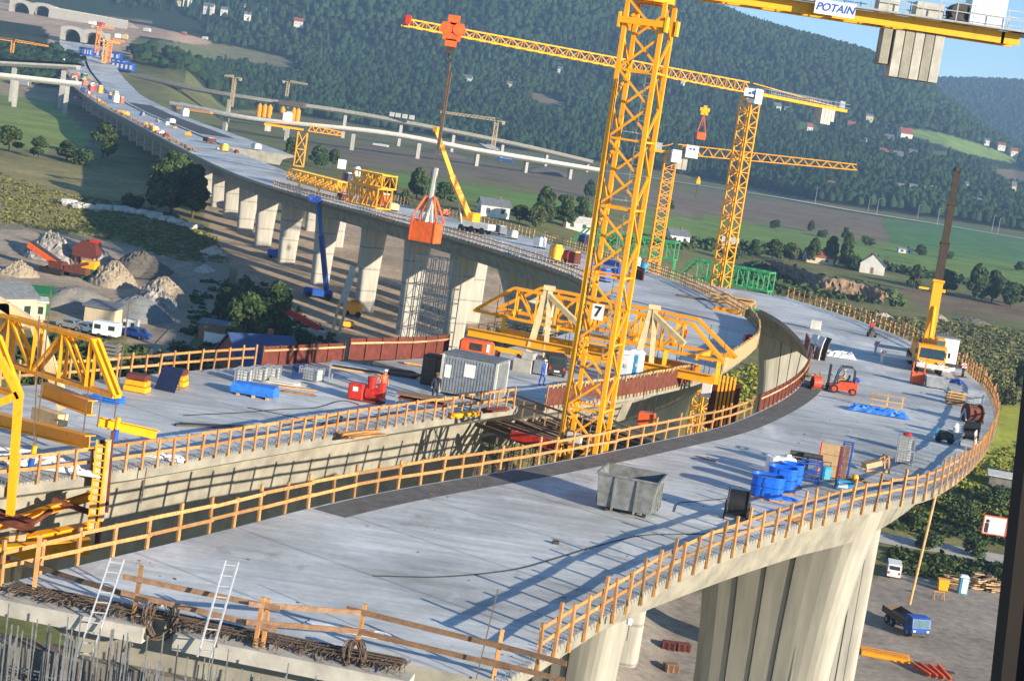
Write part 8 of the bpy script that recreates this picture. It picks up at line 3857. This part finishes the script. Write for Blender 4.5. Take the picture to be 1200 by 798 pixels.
# ground pit in front under the raw deck end: starter bars and concrete
t = thing('pier_head', 'unfinished concrete pier head full of upright bars below the raw deck end', 'pier', (-8.5, 49.6, -9.2))
b = MB()
b.box((0, 0, 4.0), (17, 2.6, 5.2), R(-8))
b.box((-1, 3.0, 4.8), (15, .9, 5.2), R(-8))
b.build('concrete_block', 'concrete_dark', t)
b = MB()
rr = random.Random(44)
for i in range(190):
    x, y = rr.uniform(-8.4, 8.2), rr.uniform(-1.6, 1.4)
    h = rr.uniform(1.3, 2.9) * (1 - .03 * max(0, x))
    M_ = Matrix.Rotation(R(-8), 3, 'Z')
    p = M_ @ Vector((x, y * .5, 6.6))
    b.beam(p, p + Vector((rr.uniform(-.06, .06), rr.uniform(-.06, .06), h)), .035)
for k in range(10):
    M_ = Matrix.Rotation(R(-8), 3, 'Z')
    y = -1.6 + k * .33
    b.beam(M_ @ Vector((-8.4, y, 7.0 + .12 * (k % 3))), M_ @ Vector((8.2, y, 7.0 + .12 * (k % 3))), .035)
o = b.build('starter_bar', 'rebar_grey', t)
o['kind'] = 'stuff'
for x in (-2.4, -.6, 3.2):
    b = MB()
    M_ = Matrix.Rotation(R(-8), 3, 'Z')
    p = M_ @ Vector((x, 2.4, 6.6))
    b.cyl(p, p + Vector((0, .2, 0)), .32, n=14)
    b.build('anchor_hole', 'black', t)
# ---------------------------------------------------------------- air
def build_haze():
    m = bpy.data.materials.new('haze')
    m.use_nodes = True
    nt = m.node_tree
    nt.nodes.remove(nt.nodes['Principled BSDF'])
    v = nt.nodes.new('ShaderNodeVolumePrincipled')
    v.inputs['Color'].default_value = (.42, .66, 1.0, 1)
    v.inputs['Density'].default_value = .00018
    v.inputs['Anisotropy'].default_value = .2
    nt.links.new(v.outputs[0], nt.nodes['Material Output'].inputs['Volume'])
    MATS['haze'] = m
    b = MB()
    b.box((0, 2340, 180), (5600, 4760, 440))
    o = b.build('haze', 'haze')
    stuff(o, 'thin blue haze lying over the valley', 'haze')


build_haze()


def split_islands(o):
    """one object for each separate piece of a part"""
    me = o.data
    n = len(me.vertices)
    par = list(range(n))
    def find(a):
        while par[a] != a:
            par[a] = par[par[a]]
            a = par[a]
        return a
    for p in me.polygons:
        r = find(p.vertices[0])
        for k in p.vertices[1:]:
            par[find(k)] = r
    groups = {}
    for p in me.polygons:
        groups.setdefault(find(p.vertices[0]), []).append(p)
    if len(groups) < 2:
        return
    nm = o.name.split('.')[0]
    for ps in groups.values():
        ids = sorted({k for p in ps for k in p.vertices})
        ix = {k: i for i, k in enumerate(ids)}
        m2 = bpy.data.meshes.new(nm)
        m2.from_pydata([me.vertices[k].co[:] for k in ids], [], [[ix[k] for k in p.vertices] for p in ps])
        for m in me.materials:
            m2.materials.append(m)
        m2.polygons.foreach_set('material_index', [p.material_index for p in ps])
        q = bpy.data.objects.new(nm, m2)
        COL.objects.link(q)
        q.parent = o.parent
        q.location = o.location
        q.rotation_euler = o.rotation_euler
    bpy.data.objects.remove(o)


SPLIT = ('stiffener', 'steel_post', 'red_beam', 'deck_block', 'support_beam', 'side_board', 'walkway', 'lifting_post', 'climbing_frame', 'landing', 'red_edge', 'cross_beam', 'corner_post', 'rib', 'tie_rod', 'window', 'leg', 'drawbar')
for o in [o for o in bpy.data.objects if o.type == 'MESH' and o.name.split('.')[0] in SPLIT and o.parent and o.get('kind') != 'stuff']:
    split_islands(o)
